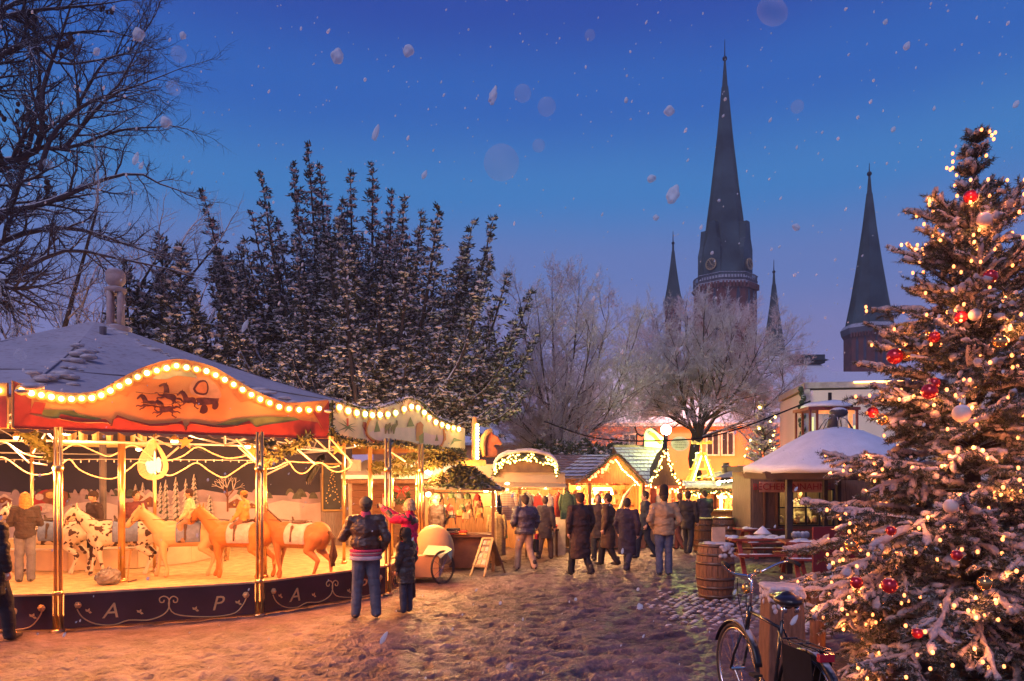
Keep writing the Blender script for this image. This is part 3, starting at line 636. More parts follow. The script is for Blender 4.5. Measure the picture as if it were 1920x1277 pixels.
# ================================================================ PONY CAROUSEL
CC=Vector((-9.4,16.9,0)); 
ca=[(-102,7.7),None,None,None,(45,8.0),(81,7.8),(117,7.7),(153,7.7),(189,7.7),(223,7.7)]
F1=Vector((-6.7,10.0,0)); F2=Vector((-3.18,12.9,0)); F3=Vector((-1.25,18.3,0))
COR=[]
for i,c in enumerate(ca):
    if c is None: COR.append([None,F1,F2,F3][i])
    else: a=math.radians(c[0]); COR.append(CC+Vector((math.cos(a),math.sin(a),0))*c[1])
NC=len(COR)
car=thing('pony_carousel','large pony carousel under a pale canvas roof with painted bulb lit fascia','carousel',CC)
CANV=mat('roof_canvas',(.36,.28,.27),.8,.22,1.3,bump=.35,bscale=7,snow=.35,snowlo=.72)
ZB,ZR,ZA=2.77,3.22,5.55
apex=CC+Vector((0,0,ZA)); mb=MB(); n=NC; K=7
vs=[];fs=[]
for j in range(K+1):
    q=j/K
    for i in range(n):
        for s in range(4):
            c=COR[i].lerp(COR[(i+1)%n],s/4); r=(1-q)*.96+.035; z=ZR+(ZA-ZR)*q-.16*math.sin(PI*q)-.05*math.sin(PI*s/4)*(1-q)
            p=CC+(Vector((c.x,c.y,0))-CC)*r; p.z=z; vs.append(p)
m_=4*n
for j in range(K):
    for i in range(m_): fs.append((j*m_+i,j*m_+(i+1)%m_,(j+1)*m_+(i+1)%m_,(j+1)*m_+i))
fs.append(tuple(K*m_+i for i in range(m_)))
mb.add(vs,fs); rf=mb.build('roof',CANV,car); sd_=rf.modifiers.new('s','SOLIDIFY'); sd_.thickness=.03
# seams and clumps of snow left on the canvas
mb=MB(); 
for i in range(n): mb.tube([CC+(COR[i]-CC)*.96+Vector((0,0,ZR+.01)),CC+(COR[i]-CC)*.5+Vector((0,0,ZR+(ZA-ZR)*.5-.13)),apex],.02,5)
mb.tube([CC+(COR[i%n]-CC)*.66+Vector((0,0,ZR+(ZA-ZR)*.33-.11)) for i in range(n+1)],.012,4,cap=False); mb.build('roof_seam',mat('canvas_seam',(.2,.18,.2),.8),rf)
pr=random.Random(9); mb=MB()
def roofpt(px,py):
    # intersect the pixel ray with the canvas cone, close enough for placing snow
    d=Vector(((px-960)/F,1,(HZ-py)/F)); t=9.
    while t<20:
        p=CAM+d*t; r=(Vector((p.x,p.y,0))-CC).length/7.4; z=ZA-(ZA-ZR)*min(1,r)-.13*math.sin(PI*min(1,r))
        if p.z<z: return p
        t+=.008
    return p
for a,b2,c in [((165,650),(95,712),34),((200,612),(245,620),24),((60,735),(130,690),14)]:
    for i in range(c):
        q=pr.random(); p=roofpt(a[0]+(b2[0]-a[0])*q+pr.gauss(0,5+q*7),a[1]+(b2[1]-a[1])*q+pr.gauss(0,2.5)); s=pr.uniform(.02,.10)*(1+pr.random()); mb.ball(p+Vector((pr.gauss(0,.10),pr.gauss(0,.2),0)),(s*1.1,s*1.0,s*.35),7,5,M=Matrix.Rotation(pr.uniform(0,3),3,'Z'))
for i in range(70):
    q=pr.random()**.8; p=apex.lerp(Vector((F2.x,F2.y,ZR)),q); p.z-=.13*math.sin(PI*q)-.02; s=pr.uniform(.05,.12); mb.ball(p+Vector((pr.gauss(0,.05),pr.gauss(0,.05),0)),(s*1.6,s,s*.4),7,5)
sn=mb.build('snow_patch',SNOWD,rf,True)
# finial: four posts carrying a ball
FIN=mat('finial_paint',(.42,.30,.27),.7,.2,6,snow=.5,snowlo=.6)
mb=MB(); fz=ZA-.1; fc=CC+Vector((.37,0,0))
fi_x=hx(217,CC.y); fc=Vector((fi_x,CC.y,0))
for a in range(4):
    q=PI/4+a*PI/2+.3; o=Vector((math.cos(q)*.15,math.sin(q)*.15,0)); mb.tube([fc+o+Vector((0,0,fz-.25)),fc+o+Vector((0,0,6.28))],.065,8)
mb.lathe([(.2,6.26),(.23,6.30),(.23,6.36),(.12,6.40)],fc,16); mb.lathe([(.3,fz-.25),(.26,fz+.05),(.1,fz+.1)],fc,12); fin=mb.build('finial',FIN,car,True)
mb=MB(); mb.ball(fc+Vector((0,0,6.59)),(.215,.215,.21),18,12); mb.ball(fc+Vector((-.01,0,6.68)),(.21,.21,.15),14,8); mb.build('ball',FIN,fin,True)
# ---- painted fascia boards
FM=[mat('fascia_sunset',(.62,.20,.05),.45,.25,1.3,col2=(.72,.42,.13)),mat('paint_drape_red',(.36,.05,.03),.5,.3,5),mat('paint_ribbon_orange',(.62,.22,.06),.5,.25,6),mat('paint_grass',(.16,.20,.06),.5,.4,5),
    mat('paint_horse_brown',(.13,.045,.03),.5,.45,14),mat('paint_canvas_wagon',(.70,.38,.16),.5,.2,8),mat('paint_dark_line',(.10,.03,.02),.5),mat('paint_cream',(.78,.62,.40),.5,.15,4),mat('paint_pink_snow',(.75,.55,.52),.5,.1,4),mat('paint_fir',(.12,.15,.07),.5,.3,12),mat('paint_cloud_green',(.45,.45,.25),.5,.2,6),mat('paint_crimson',(.5,.03,.03),.5,.2)]
def fascia(A,B,top,bot,deco,bulbs,mtls,bulbr=.036,name='fascia',lab=None):
    nrm=(B-A).cross(Vector((0,0,1))).normalized()
    if nrm.dot(CC-A)>0: nrm=-nrm
    W=lambda x,y,o=0.: onplane(x,y,A,nrm)+nrm*o
    mb=MB(); top=[W(x,y) for x,y in top]; t2=smoothpath(top,4)
    u=(B-A).normalized(); zb=ZB
    # strip quads from top edge to bottom edge so that the board is a proper solid
    n=len(t2); vs=[];fs=[]
    for p in t2:
        for o in(0,-.05): vs+= [Vector((p.x,p.y,zb))+nrm*o, Vector(p)+nrm*o]
    for i in range(n-1):
        a=i*4;b=a+4; fs+=[(a,b,b+1,a+1),(a+2,a+3,b+3,b+2),(a+1,b+1,b+3,a+3),(a,a+2,b+2,b)]
    fs+=[(0,1,3,2),((n-1)*4,(n-1)*4+2,(n-1)*4+3,(n-1)*4+1)]; mb.add(vs,fs,0)
    lay=0
    for mi,pts,*o in deco:
        lay+=1; off=.003+.0006*lay
        if o and o[0]=='l': mb.tube([W(x,y,off) for x,y in smoothpath([(x,y,0) for x,y in pts],3) ] if False else [W(p.x,p.y,off) for p in smoothpath([(x,y,0) for x,y in pts],3)],o[1],5,mi=mi)
        else:
            ps=[(x,y,0) for x,y in pts]
            if o and o[0]=='s': ps=smoothpath(ps+[ps[0]],3)[:-1]
            mb.add([W(p[0],p[1],off) for p in ps],[tuple(range(len(ps)))],mi)
    f=mb.build(name,mtls,car)
    k=0
    for (x,y,c) in bulbs:
        p=W(x,y,.03); mb=MB(); mb.ball(p,bulbr,10,7); mb.build('bulb',c,f,True)
    mb=MB()
    for (x,y,c) in bulbs:
        p=W(x,y,.002); q=nrm.to_track_quat('Z','Y').to_matrix(); mb.lathe([(bulbr*1.9,0),(bulbr*2.1,.012),(bulbr*1.2,.02)],p,12,M=q)
    mb.build('bulb_socket',mat('socket_gold',(.8,.5,.15),.35,metal=.4),f)
    return f,nrm,W
YB=emat('yellow_bulb',(1,.60,.13),15); YG=emat('pale_bulb',(1,.80,.33),15)
def horse2d(x,y,s,mi,rear=0.):
    q=lambda pts:z1([(x+(u*math.cos(rear)-v*math.sin(rear))*s,y+(u*math.sin(rear)+v*math.cos(rear))*s) for u,v in pts])
    return [(mi,q([(-34,-12),(-20,-22),(0,-20),(20,-24),(38,-18),(44,-4),(38,10),(18,12),(-6,16),(-26,14),(-38,2)]),'s'),
     (mi,q([(-36,2),(-46,-24),(-62,-44),(-56,-58),(-40,-52),(-22,-34),(-12,-14)]),'s'),(mi,q([(-52,-58),(-50,-68),(-45,-58),(-52,-44),(-74,-22),(-82,-26),(-78,-36),(-62,-54)])),
     (mi,q([(-34,4),(-52,14),(-72,10),(-84,20),(-80,26),(-70,18),(-50,24),(-26,14)])),(mi,q([(-28,8),(-40,26),(-56,34),(-60,46),(-52,44),(-48,38),(-32,32),(-16,14)])),
     (mi,q([(30,4),(46,14),(40,30),(58,42),(66,40),(64,46),(56,50),(32,34),(34,20),(20,12)])),(mi,q([(36,-2),(56,8),(70,6),(88,18),(84,24),(68,14),(52,18),(30,8)])),
     (6,q([(42,-14),(60,-24),(80,-18),(94,-2),(84,-6),(66,-12),(46,-6)]),'s'),(6,q([(-48,-58),(-34,-54),(-14,-30),(-8,-16),(-20,-22),(-30,-40)]))]
HORSES=[]
z1=lambda a:[(x/3.192,460+y/3.192) for x,y in a]
for h in [(1010,905,1.05,4,.5),(1130,930,.95,4,.1),(890,950,.95,4,.08),(990,985,1.0,4,0.)]: HORSES+=horse2d(*h)
HORSES+=[(6,z1([(1190,1000),(1200,965),(1225,955),(1240,975),(1235,1000),(1210,1010)]),'s'),(6,z1([(1265,975),(1270,940),(1290,930),(1305,950),(1298,975),(1280,985)]),'s'),(4,z1([(1170,915),(1310,905),(1300,950),(1180,960)]))]
top1=[(22,713),(60,725),(120,736),(180,733),(225,710),(270,688),(330,673),(390,684),(430,704),(480,733),(530,753),(575,757),(616,750)]
z1=lambda a:[(x/3.192,460+y/3.192) for x,y in a]
deco=[(10,z1([(880,800),(960,740),(1100,735),(1180,790),(1060,780),(1000,800)]),'s'),
 (3,z1([(240,985),(330,985),(440,990),(470,1010),(600,1035),(640,1060),(400,1045),(260,1020)])),(3,z1([(1290,1075),(1400,1040),(1596,1025),(1760,1030),(1900,1090),(1600,1095),(1400,1080)])),
 # ribbon below the bulbs
 (2,z1([(90,815),(200,880),(330,920),(430,920),(600,890),(700,845),(805,800),(880,760),(960,705),(1090,690),(1200,715),(1330,790),(1500,890),(1640,945),(1800,940),(1960,925),(1962,965),(1800,975),(1640,985),(1500,935),(1400,880),(1320,820),(1200,760),(1090,735),(960,750),(890,820),(850,830),(800,850),(700,890),(560,925),(430,945),(330,945),(190,920)])),
 (2,z1([(440,940),(510,975),(540,930),(430,915)])),(2,z1([(680,880),(760,905),(800,850),(790,825)])),(2,z1([(1250,760),(1330,860),(1380,840),(1370,810)])),(2,z1([(1385,870),(1410,905),(1440,940),(1560,915),(1700,960),(1740,955),(1560,890)])),
 # drapes
 (1,z1([(85,812),(150,860),(190,910),(180,1010),(130,1060),(85,1095)])),(1,z1([(205,935),(275,945),(250,1010),(175,1005)])),
 (1,z1([(85,1095),(175,1010),(300,1040),(345,1035),(365,1010),(430,1025),(560,1045),(630,1040),(665,1068),(700,1015),(780,1045),(900,1070),(1060,1060),(1090,1050),(1110,1100),(1135,1055),(1300,1080),(1420,1075),(1490,1050),(1530,1090),(1590,1075),(1700,1060),(1790,1045),(1900,1060),(1963,1150),(1900,1155),(1000,1130),(500,1110)])),
 (1,z1([(1860,985),(1930,985),(1968,930),(1968,1150),(1940,1120),(1900,1040)])),
 (6,z1([(345,1035),(480,1060),(640,1062),(668,1085),(700,1030),(900,1082),(1080,1068),(1112,1110),(1140,1068),(1320,1092),(1500,1065)]),'l',.008),
 *HORSES,
 (5,z1([(1130,850),(1150,810),(1200,788),(1250,800),(1300,850),(1320,910),(1260,915),(1180,905),(1140,890)]),'s'),(6,z1([(1150,860),(1180,815),(1225,810),(1245,850),(1230,895),(1170,890)]),'s'),(2,z1([(1165,860),(1190,825),(1225,820),(1235,850),(1225,885),(1180,880)]),'s'),
 (6,z1([(810,880),(900,890),(960,885),(1060,890)]),'l',.006),(6,z1([(840,940),(960,960),(1090,940)]),'l',.006)]
bp=resample([(x,y+13,0) for x,y in top1],34)[1:-1]
bulbs=[(p.x,p.y,YG if i%2 else YB) for i,p in enumerate(bp)]
fascia(F1,F2,top1,None,deco,bulbs,FM)
top2=[(620,750),(650,758),(680,768),(712,766),(740,757),(765,749),(787,755),(802,773),(828,788),(850,797),(872,803)]
z3=lambda a:[(400+x/3.4286,640+y/3.4286) for x,y in a]
deco=[(8,z3([(1000,590),(1060,560),(1180,555),(1290,560),(1400,600),(1480,610),(1440,670),(1250,650),(1080,640),(1020,625)]),'s'),
 (2,z3([(1010,490),(985,540),(985,600),(1040,640),(1120,650),(1180,640),(1280,655),(1340,680),(1440,690),(1478,640),(1480,560)]),'l',.03),
 (1,z3([(1000,500),(975,560),(995,615),(1045,650),(1180,650),(1290,665),(1430,700)]),'l',.012),
 (1,z3([(960,515),(980,520),(985,560),(975,580),(955,545)])),(1,z3([(1478,600),(1495,590),(1495,635),(1480,645)])),
 (9,z3([(860,545),(795,515),(850,550),(790,580),(858,558),(835,590),(866,562),(905,588),(872,556),(920,580),(875,550),(925,548),(872,545),(910,525),(865,540),(825,500)])),(11,z3([(855,495),(868,495),(868,545),(855,545)])),
 (9,z3([(1050,505),(1072,580),(1030,585)])),(9,z3([(1265,485),(1290,545),(1240,550)])),(9,z3([(1435,595),(1445,640),(1422,640)])),(9,z3([(1545,620),(1600,640),(1550,645),(1520,670)])),
 (4,z3([(1100,550),(1105,530),(1118,535),(1135,520),(1140,545),(1130,560),(1130,595),(1122,595),(1118,565),(1108,595),(1100,595)])),(4,z3([(1135,560),(1150,535),(1170,530),(1172,505),(1182,510),(1185,535),(1170,555),(1160,595),(1152,595),(1150,565),(1138,595)])),
 (11,z3([(1300,560),(1305,530),(1330,515),(1350,540),(1345,570),(1350,640),(1300,640)])),(4,z3([(1318,610),(1350,585),(1348,655),(1320,655)]))]
cb=[YB,YG,YB,GREENB]
b2=z3([(800,425),(857,447),(912,460),(966,468),(1012,475),(1062,472),(1113,470),(1163,460),(1218,436),(1265,420),(1307,428),(1347,458),(1380,490),(1422,520),(1462,535),(1500,550),(1535,557),(1570,565)])
FM2=list(FM); FM2[0]=FM[7]
fasc2,nrm2,W2=fascia(F2+(F3-F2)*.012,F3,top2,None,deco,[(x,y,cb[i%4]) for i,(x,y) in enumerate(b2)],FM2,.05)
# left neighbour, mostly outside the view
A0=COR[0]; 
def generic(A,B,mi_,bulbn,nm='fascia'):
    nrm=(B-A).cross(Vector((0,0,1))).normalized()
    if nrm.dot(CC-A)>0: nrm=-nrm
    n=24; vs=[];fs=[]; tp=[]
    for i in range(n+1):
        q=i/n; z=3.33-.14*math.sin(q*2*PI*1.0)*0+.42*math.exp(-((q-.5)/.17)**2)-.10*math.exp(-((q-.2)/.1)**2)-.10*math.exp(-((q-.8)/.1)**2)+.05
        p=A.lerp(B,q); tp.append((p,z))
        for o in(0,-.05): vs+=[Vector((p.x,p.y,ZB))+nrm*o,Vector((p.x,p.y,z))+nrm*o]
    for i in range(n):
        a=i*4;b=a+4; fs+=[(a,b,b+1,a+1),(a+2,a+3,b+3,b+2),(a+1,b+1,b+3,a+3),(a,a+2,b+2,b)]
    fs+=[(0,1,3,2),(n*4,n*4+2,n*4+3,n*4+1)]
    mb=MB(); mb.add(vs,fs,0)
    if mi_: # drape at both ends and along the bottom
        for (q0,q1,za,zb_) in [(.0,.09,ZB+.01,3.2),(.91,1.,ZB+.01,3.2)]:
            a=A.lerp(B,q0)+nrm*.006;b=A.lerp(B,q1)+nrm*.006; mb.add([a+Vector((0,0,za)),b+Vector((0,0,za)),b+Vector((0,0,zb_)),a+Vector((0,0,zb_))],[(0,1,2,3)],1)
        for j in range(6):
            a=A.lerp(B,.09+j*.82/6)+nrm*.007;b=A.lerp(B,.09+(j+1)*.82/6)+nrm*.007; m=a.lerp(b,.5); mb.add([a+Vector((0,0,ZB+.01)),b+Vector((0,0,ZB+.01)),b+Vector((0,0,ZB+.13)),m+Vector((0,0,ZB+.2)),a+Vector((0,0,ZB+.10))],[(0,1,2,3,4)],1)
    f=mb.build(nm,FM,car)
    for i in range(bulbn):
        q=(i+.5)/bulbn; j=int(q*n); p,z=tp[j]; p=A.lerp(B,q); mb=MB(); mb.ball(Vector((p.x,p.y,z-.1))+nrm*.03,.036,10,7); mb.build('bulb',YB if i%2 else YG,f,True)
generic(A0,F1+(F1-F2).normalized()*.0+(A0-F1).normalized()*.06,1,26)
for i in range(3,NC): generic(COR[i],COR[(i+1)%NC],0,14 if i<7 else 0)
for i in (3,4,5,6):
    a,b=COR[i],COR[(i+1)%NC]; nr=(b-a).cross(Vector((0,0,1))).normalized()
    if nr.dot(CC-a)>0: nr=-nr
    for q in (.25,.75): lamp('fascia_bulb_and_fill',a.lerp(b,q)+nr*.5+Vector((0,0,3.5)),190,(1,.50,.2),.1)  # unseen lamps added behind the rear fascias to warm the evergreen
# lit column and horse head at the far corner
d=18.2; t=MB(); cx=GX(888,d,0); t.tube([P(890,872,d),P(890,796,d),P(890,782,d)],[.07,.07,.05],8); t.box(P(890,868,d),(.55,.3,.14)); col_=t.build('light_column',mat('column_gold',(.65,.35,.12),.4,.2),car)
for i in range(12):
    mb=MB(); mb.ball(P(895,797+i*5.6,d-.08),.042,8,6); mb.build('bulb',YG if i%2 else YB,col_)
hp=z3; HP=[(1745,745),(1735,660),(1740,615),(1765,580),(1790,572),(1800,595),(1830,612),(1858,655),(1850,668),(1815,660),(1805,672),(1830,700),(1828,735),(1800,745)]
mb=MB(); mb.plate([P(x,y,d+.15) for x,y in z3(HP)],(0,.16,0)); hh=mb.build('horse_head',mat('carved_horse',(.45,.17,.07),.4,.3,6),car); hb=hh.modifiers.new('b','BEVEL'); hb.width=.04; hb.segments=3
mb=MB(); pts=[P(x,y,d+.1) for x,y in z3([(1790,565),(1760,585),(1738,620),(1732,670),(1742,740)])]; mb.tube(pts,[.05,.07,.08,.08,.05],6); mb.build('mane',mat('mane_gold',(.7,.45,.15),.5),hh,True)
# ---- posts and low fence
P1=Vector((-6.2,10.2,0)); P2=Vector((-3.84,11.36,0)); P3=Vector((-2.22,13.35,0))
FP=[Vector((-11.5,10.0,0)),Vector((-8.85,9.8,0)),P1,P2,P3,Vector((-1.92,15.7,0)),Vector((-2.3,18.2,0)),Vector((-3.6,21.3,0))]
PB=mat('painted_fence_board',(.055,.022,.03),.22,.4,1.5,coat=.5)
GOLDP=mat('gold_paint',(.72,.42,.15),.45,.15)
RIM=mat('board_rim',(.60,.38,.2),.4,metal=.3)
for i,p in enumerate(FP):
    mb=MB(); 
    for s in (-1,1): mb.tube([p+Vector((s*.035,0,0)),p+Vector((s*.035,0,2.8))],.026,8)
    mb.lathe([(.09,0),(.09,.03),(.04,.05)],p,10); mb.lathe([(.062,.5),(.07,.53),(.062,.56)],p,10); mb.lathe([(.062,2.2),(.07,2.24),(.062,2.28)],p,10); po=mb.build('post',BRASS,car,True)
z2=lambda x,y:(x/2.902,780+y/2.902)
n12=(P2-P1).cross(Vector((0,0,1))).normalized(); 
if n12.dot(CC-P1)>0: n12=-n12
L12=(P2-P1).length; U12=(P2-P1).normalized()
def uv(x,y):
    p=onplane(*z2(x,y),P1,n12); return ((p-P1).dot(U12)/L12, p.z)
C1=[(420,1050),(450,1095),(520,1130),(620,1135),(700,1110),(800,1110),(870,1090),(910,1060),(922,1020),(915,990),(890,980),(868,992),(872,1012),(890,1012),(893,1000)]
C2=[(968,1002),(965,1012),(946,1010),(948,990),(965,980)] 
C2=[(944,1000),(946,1012),(962,1012),(966,992),(945,980),(925,992),(918,1030),(950,1075),(1050,1090),(1180,1090),(1280,1070),(1325,1020),(1340,985)]
for i in range(len(FP)-1):
    A,B=FP[i],FP[i+1]; U=(B-A).normalized(); nr=U.cross(Vector((0,0,1))).normalized()
    if nr.dot(CC-A)>0: nr=-nr
    a=A+U*.07;b=B-U*.07
    mb=MB(); q=Matrix(((U.x,-nr.x,0),(U.y,-nr.y,0),(0,0,1))); mb.box((a+b)/2+Vector((0,0,.27)),((b-a).length,.025,.46),M=q); bd=mb.build('fence_board',PB,car)
    mb=MB(); mb.box((a+b)/2+Vector((0,0,.515)),((b-a).length,.045,.03),M=q); mb.build('top_rail',RIM,bd)
    if i in (1,2,3,4):
        T=lambda x,y,o=.016: (lambda u,z:A+(B-A)*u+nr*o+Vector((0,0,z)))(*uv(x,y))
        if i==1: T=lambda x,y,o=.016: (lambda u,z:A+(B-A)*u+nr*o+Vector((0,0,z)))(*uv(x,y))
        mb=MB()
        for c in (C1,C2): mb.tube(smoothpath([T(x,y) for x,y in c],3),.009,5)
        for (x,y,s) in [(425,1028,1),(1338,973,1)]:
            for k in range(6): aa=k*PI/3; mb.ball(T(x+math.cos(aa)*9,y+math.sin(aa)*8),(.028,.028,.028),7,5)
            mb.ball(T(x,y,.03),.03,7,5)
        for (x,y) in [(480,1065),(760,1070),(1062,1055),(1295,1020)]:
            for aa in (-.2,1.2,2.4):
                dx,dy=math.cos(aa)*22,-math.sin(aa)*22
                mb.add([T(x,y),T(x+dx*.5-dy*.3,y+dy*.5+dx*.3),T(x+dx,y+dy),T(x+dx*.5+dy*.3,y+dy*.5-dx*.3)],[(0,1,2,3)])
        mb.build('gold_scroll',GOLDP,bd)
        for ch,(x,y) in (('A',(600,1062)),('P',(1180,1022))):
            p=T(x,y,.016); M=Matrix.Translation(p)@Matrix(((U.x,0,nr.x,0),(U.y,0,nr.y,0),(0,1,0,0),(0,0,0,1)))
            text(ch,.30,M,GOLDP,bd,shear=.25,ext=.004)
# sand floor
mb=MB(); pts=[Vector((p.x,p.y,0)) for p in FP]+[CC+Vector((math.cos(a)*7.5,math.sin(a)*7.5,0)) for a in [math.radians(k) for k in (80,110,140,170,200,225)]]
ctr=CC+Vector((0,0,.2)); ring=[CC+(p-CC)*.985 for p in pts]
nr_=6; vs=[];fs=[]
for j in range(nr_+1):
    for p in ring: vs.append(ctr+(p-CC)*(j/nr_) if j else ctr)
m_=len(ring)
for j in range(nr_):
    for i in range(m_): fs.append((j*m_+i,j*m_+(i+1)%m_,(j+1)*m_+(i+1)%m_,(j+1)*m_+i))
for i in range(m_): vs.append(Vector((ring[i].x,ring[i].y,-.1)))
for i in range(m_): fs.append((nr_*m_+i,nr_*m_+(i+1)%m_,(nr_+1)*m_+(i+1)%m_,(nr_+1)*m_+i))
mb.add(vs,fs); mb.build('sand_floor',mat('riding_sand',(.62,.45,.24),.9,.3,5,bump=.9,bscale=30),car)
# inner barrier, centre drum, inner posts
BAR=mat('cream_barrier',(.62,.45,.30),.5,.2,2)
mb=MB(); rb=2.15; oc=CC+Vector((0,.2,0)); nb=12; ring=[oc+Vector((math.cos(2*PI*i/nb+.2)*rb*1.15,math.sin(2*PI*i/nb+.2)*rb,0)) for i in range(nb)]
for i in range(nb):
    a,b=ring[i],ring[(i+1)%nb]; mb.bar(a+Vector((0,0,.42)),b+Vector((0,0,.42)),.04,.40)
mb.build('inner_barrier',BAR,car)
mb=MB()
for i in range(nb): mb.bar(ring[i]+Vector((0,0,.645)),ring[(i+1)%nb]+Vector((0,0,.645)),.07,.03)
mb.build('barrier_rail',mat('white_rail',(.75,.68,.6),.4),car)
inn=[(228,13.6,.062),(60,15.2,.035),(290,15.0,.035),(497,14.2,.035),(645,16.4,.035),(694,15.6,.045),(735,17.3,.035)]
for px,d,r in inn:
    mb=MB(); p=GX(px,d,0); mb.tube([p+Vector((0,0,.15)),p+Vector((0,0,3.05))],r,10); mb.lathe([(r*1.8,.2),(r*1.8,.24),(r,.27)],p,10); mb.build('inner_post',BRASS,car,True)
dc=GX(193,15.9,0); mb=MB()
for i in range(20):
    a=2*PI*i/20; p=dc+Vector((math.cos(a)*.8,math.sin(a)*.8,0)); mb.tube([p+Vector((0,0,2.82)),p+Vector((0,0,3.05)),p+Vector((0,0,3.25))],[.04,.055,.04],6)
for z in (2.80,3.26): mb.tube([dc+Vector((math.cos(2*PI*i/28)*.83,math.sin(2*PI*i/28)*.83,z)) for i in range(29)],.045,6,cap=False)
mb.build('crown_balustrade',mat('cream_gold',(.75,.55,.28),.45,.2),car,True)
mb=MB(); mb.tube([dc+Vector((0,0,.2)),dc+Vector((0,0,5.3))],.07,10); mb.build('centre_pole',mat('pole_grey',(.12,.10,.12),.5),car)
# roof truss
TR=mat('white_truss',(.62,.6,.62),.4,.1)
mb=MB(); rt=[CC+(c-CC)*.62+Vector((0,0,2.72)) for c in COR]
for i in range(NC):
    a,b=rt[i],rt[(i+1)%NC]; mb.tube([a,b],.022,6); m=a.lerp(b,.5); o=CC+(COR[i]-CC)*.95+Vector((0,0,3.15)); mb.tube([a,o],.02,6); mb.tube([a,a+Vector((0,0,1.0))],.02,6)
    mb.tube([a-Vector((0,0,.0)),CC+Vector((0,0,3.6))],.018,6); mb.tube([a+Vector((0,0,.9)),m],.016,5); mb.tube([b+Vector((0,0,.9)),m],.016,5)
for x,y,x2,y2,d in [(15,832,55,868,14.5),(88,872,62,868,14.5),(90,806,62,850,14.6),(258,808,322,838,13.5),(335,838,310,860,13.6),(440,820,487,870,12.3),(448,838,480,868,12.4),(515,806,590,870,13),(600,800,660,868,14),(580,812,640,870,15),(500,890,540,870,14.5),(693,822,760,865,15.5)]: mb.tube([P(x,y,d),P(x2,y2,d)],.018,6)
mb.build('truss',TR,car,True)
# scalloped black underside trim of the first fascia
mb=MB()
for i in range(18):
    a=F1.lerp(F2,i/18);b=F1.lerp(F2,(i+1)/18); pts=[a.lerp(b,q/6)+Vector((0,0,ZB-.055*math.sin(PI*q/6)-.003)) for q in range(7)]; pts=[Vector(p)+Vector((.03,-.0,0)) for p in pts]; mb.plate(pts,(-.02,.02,0))
mb.build('scallop_trim',mat('navy_trim',(.02,.02,.05),.6),car)
# ---- painted winter panorama at the back
bk=thing('painted_backdrop','long painted panorama of a snowy village behind the ponies','painting',(-10.7,21.2,0))
BY=21.2
def BP_(x,y,o=0.): q=P(x,y,BY); q.y=BY-o*.001; return q
def zz(x,y): return (x/2.902,780+y/2.902)
BMs=[mat('night_canvas',(.035,.032,.075),.6,.35,.7),mat('painted_snow',(.66,.55,.60),.6,.25,1.2,bump=0),mat('painted_snow_shade',(.42,.33,.42),.6,.3,1.5),mat('painted_timber',(.26,.10,.06),.6,.3,6),mat('painted_trees',(.10,.11,.10),.6,.4,10),mat('painted_red',(.5,.06,.07),.6,.3,8),mat('painted_frost',(.72,.62,.62),.6,.2,12),mat('painted_lit_window',(.8,.55,.2),.6)]
mb=MB(); mb.plate([Vector((-17.5,BY,.15)),Vector((-4.55,BY,.15)),Vector((-4.55,BY,3.35)),Vector((-17.5,BY,3.35))],(0,.06,0),0)
lay=[0]
def bpoly(mi,pts,raw=False,sm=False):
    lay[0]+=1; pts=[(x,y,0) if raw else (*zz(x,y),0) for x,y in pts]
    if sm: pts=smoothpath(pts,3)
    mb.add([BP_(p[0],p[1],3+lay[0]*.35) for p in pts],[tuple(range(len(pts)))],mi)
bpoly(2,[(-260,1045),(-250,930),(-150,920),(-60,935),(0,921),(30,925),(75,930),(130,924),(150,925),(200,922),(240,935),(300,925),(380,918),(420,925),(440,918),(500,928),(560,930),(600,922),(640,928),(655,1045)],raw=True)
bpoly(1,[(-260,1045),(-260,960),(-100,945),(0,955),(80,965),(135,945),(185,938),(235,952),(300,950),(400,940),(440,942),(480,950),(530,938),(580,945),(655,935),(655,1045)],raw=True)
pr=random.Random(4)
for i in range(46): x=pr.uniform(-160,640); y=926+pr.uniform(-6,3); bpoly(2 if i%2 else 4,[(x-9,y+7),(x-6,y-1),(x-1,y-5),(x+5,y-2),(x+9,y+7)],raw=True,sm=True)
for (x,y,w_,h_) in [(25,447,75,30),(765,440,70,45),(820,450,90,50),(1290,460,90,45),(1370,480,60,25),(40,480,50,25)]:
    bpoly(3,[(x-w_*.5,y+h_*.9),(x-w_*.5,y+h_*.2),(x,y-h_*.2),(x+w_*.5,y+h_*.2),(x+w_*.5,y+h_*.9)]); bpoly(6,[(x-w_*.68,y+h_*.3),(x-w_*.05,y-h_*.75),(x+w_*.08,y-h_*.75),(x+w_*.66,y+h_*.3),(x+w_*.5,y+h_*.32),(x,y-h_*.3),(x-w_*.5,y+h_*.32)])
    for s in(-.2,.15): bpoly(7,[(x+w_*s,y+h_*.4),(x+w_*(s+.12),y+h_*.4),(x+w_*(s+.12),y+h_*.62),(x+w_*s,y+h_*.62)])
for (x,y) in [(505,1010+2),(568,1025)]: bpoly(3,[(x-10,y+4),(x-10,y-3),(x,y-11),(x+11,y-3),(x+11,y+4)],raw=True); bpoly(6,[(x-15,y-1),(x,y-14),(x+15,y-1),(x+10,y-2),(x,y-10),(x-10,y-2)],raw=True)
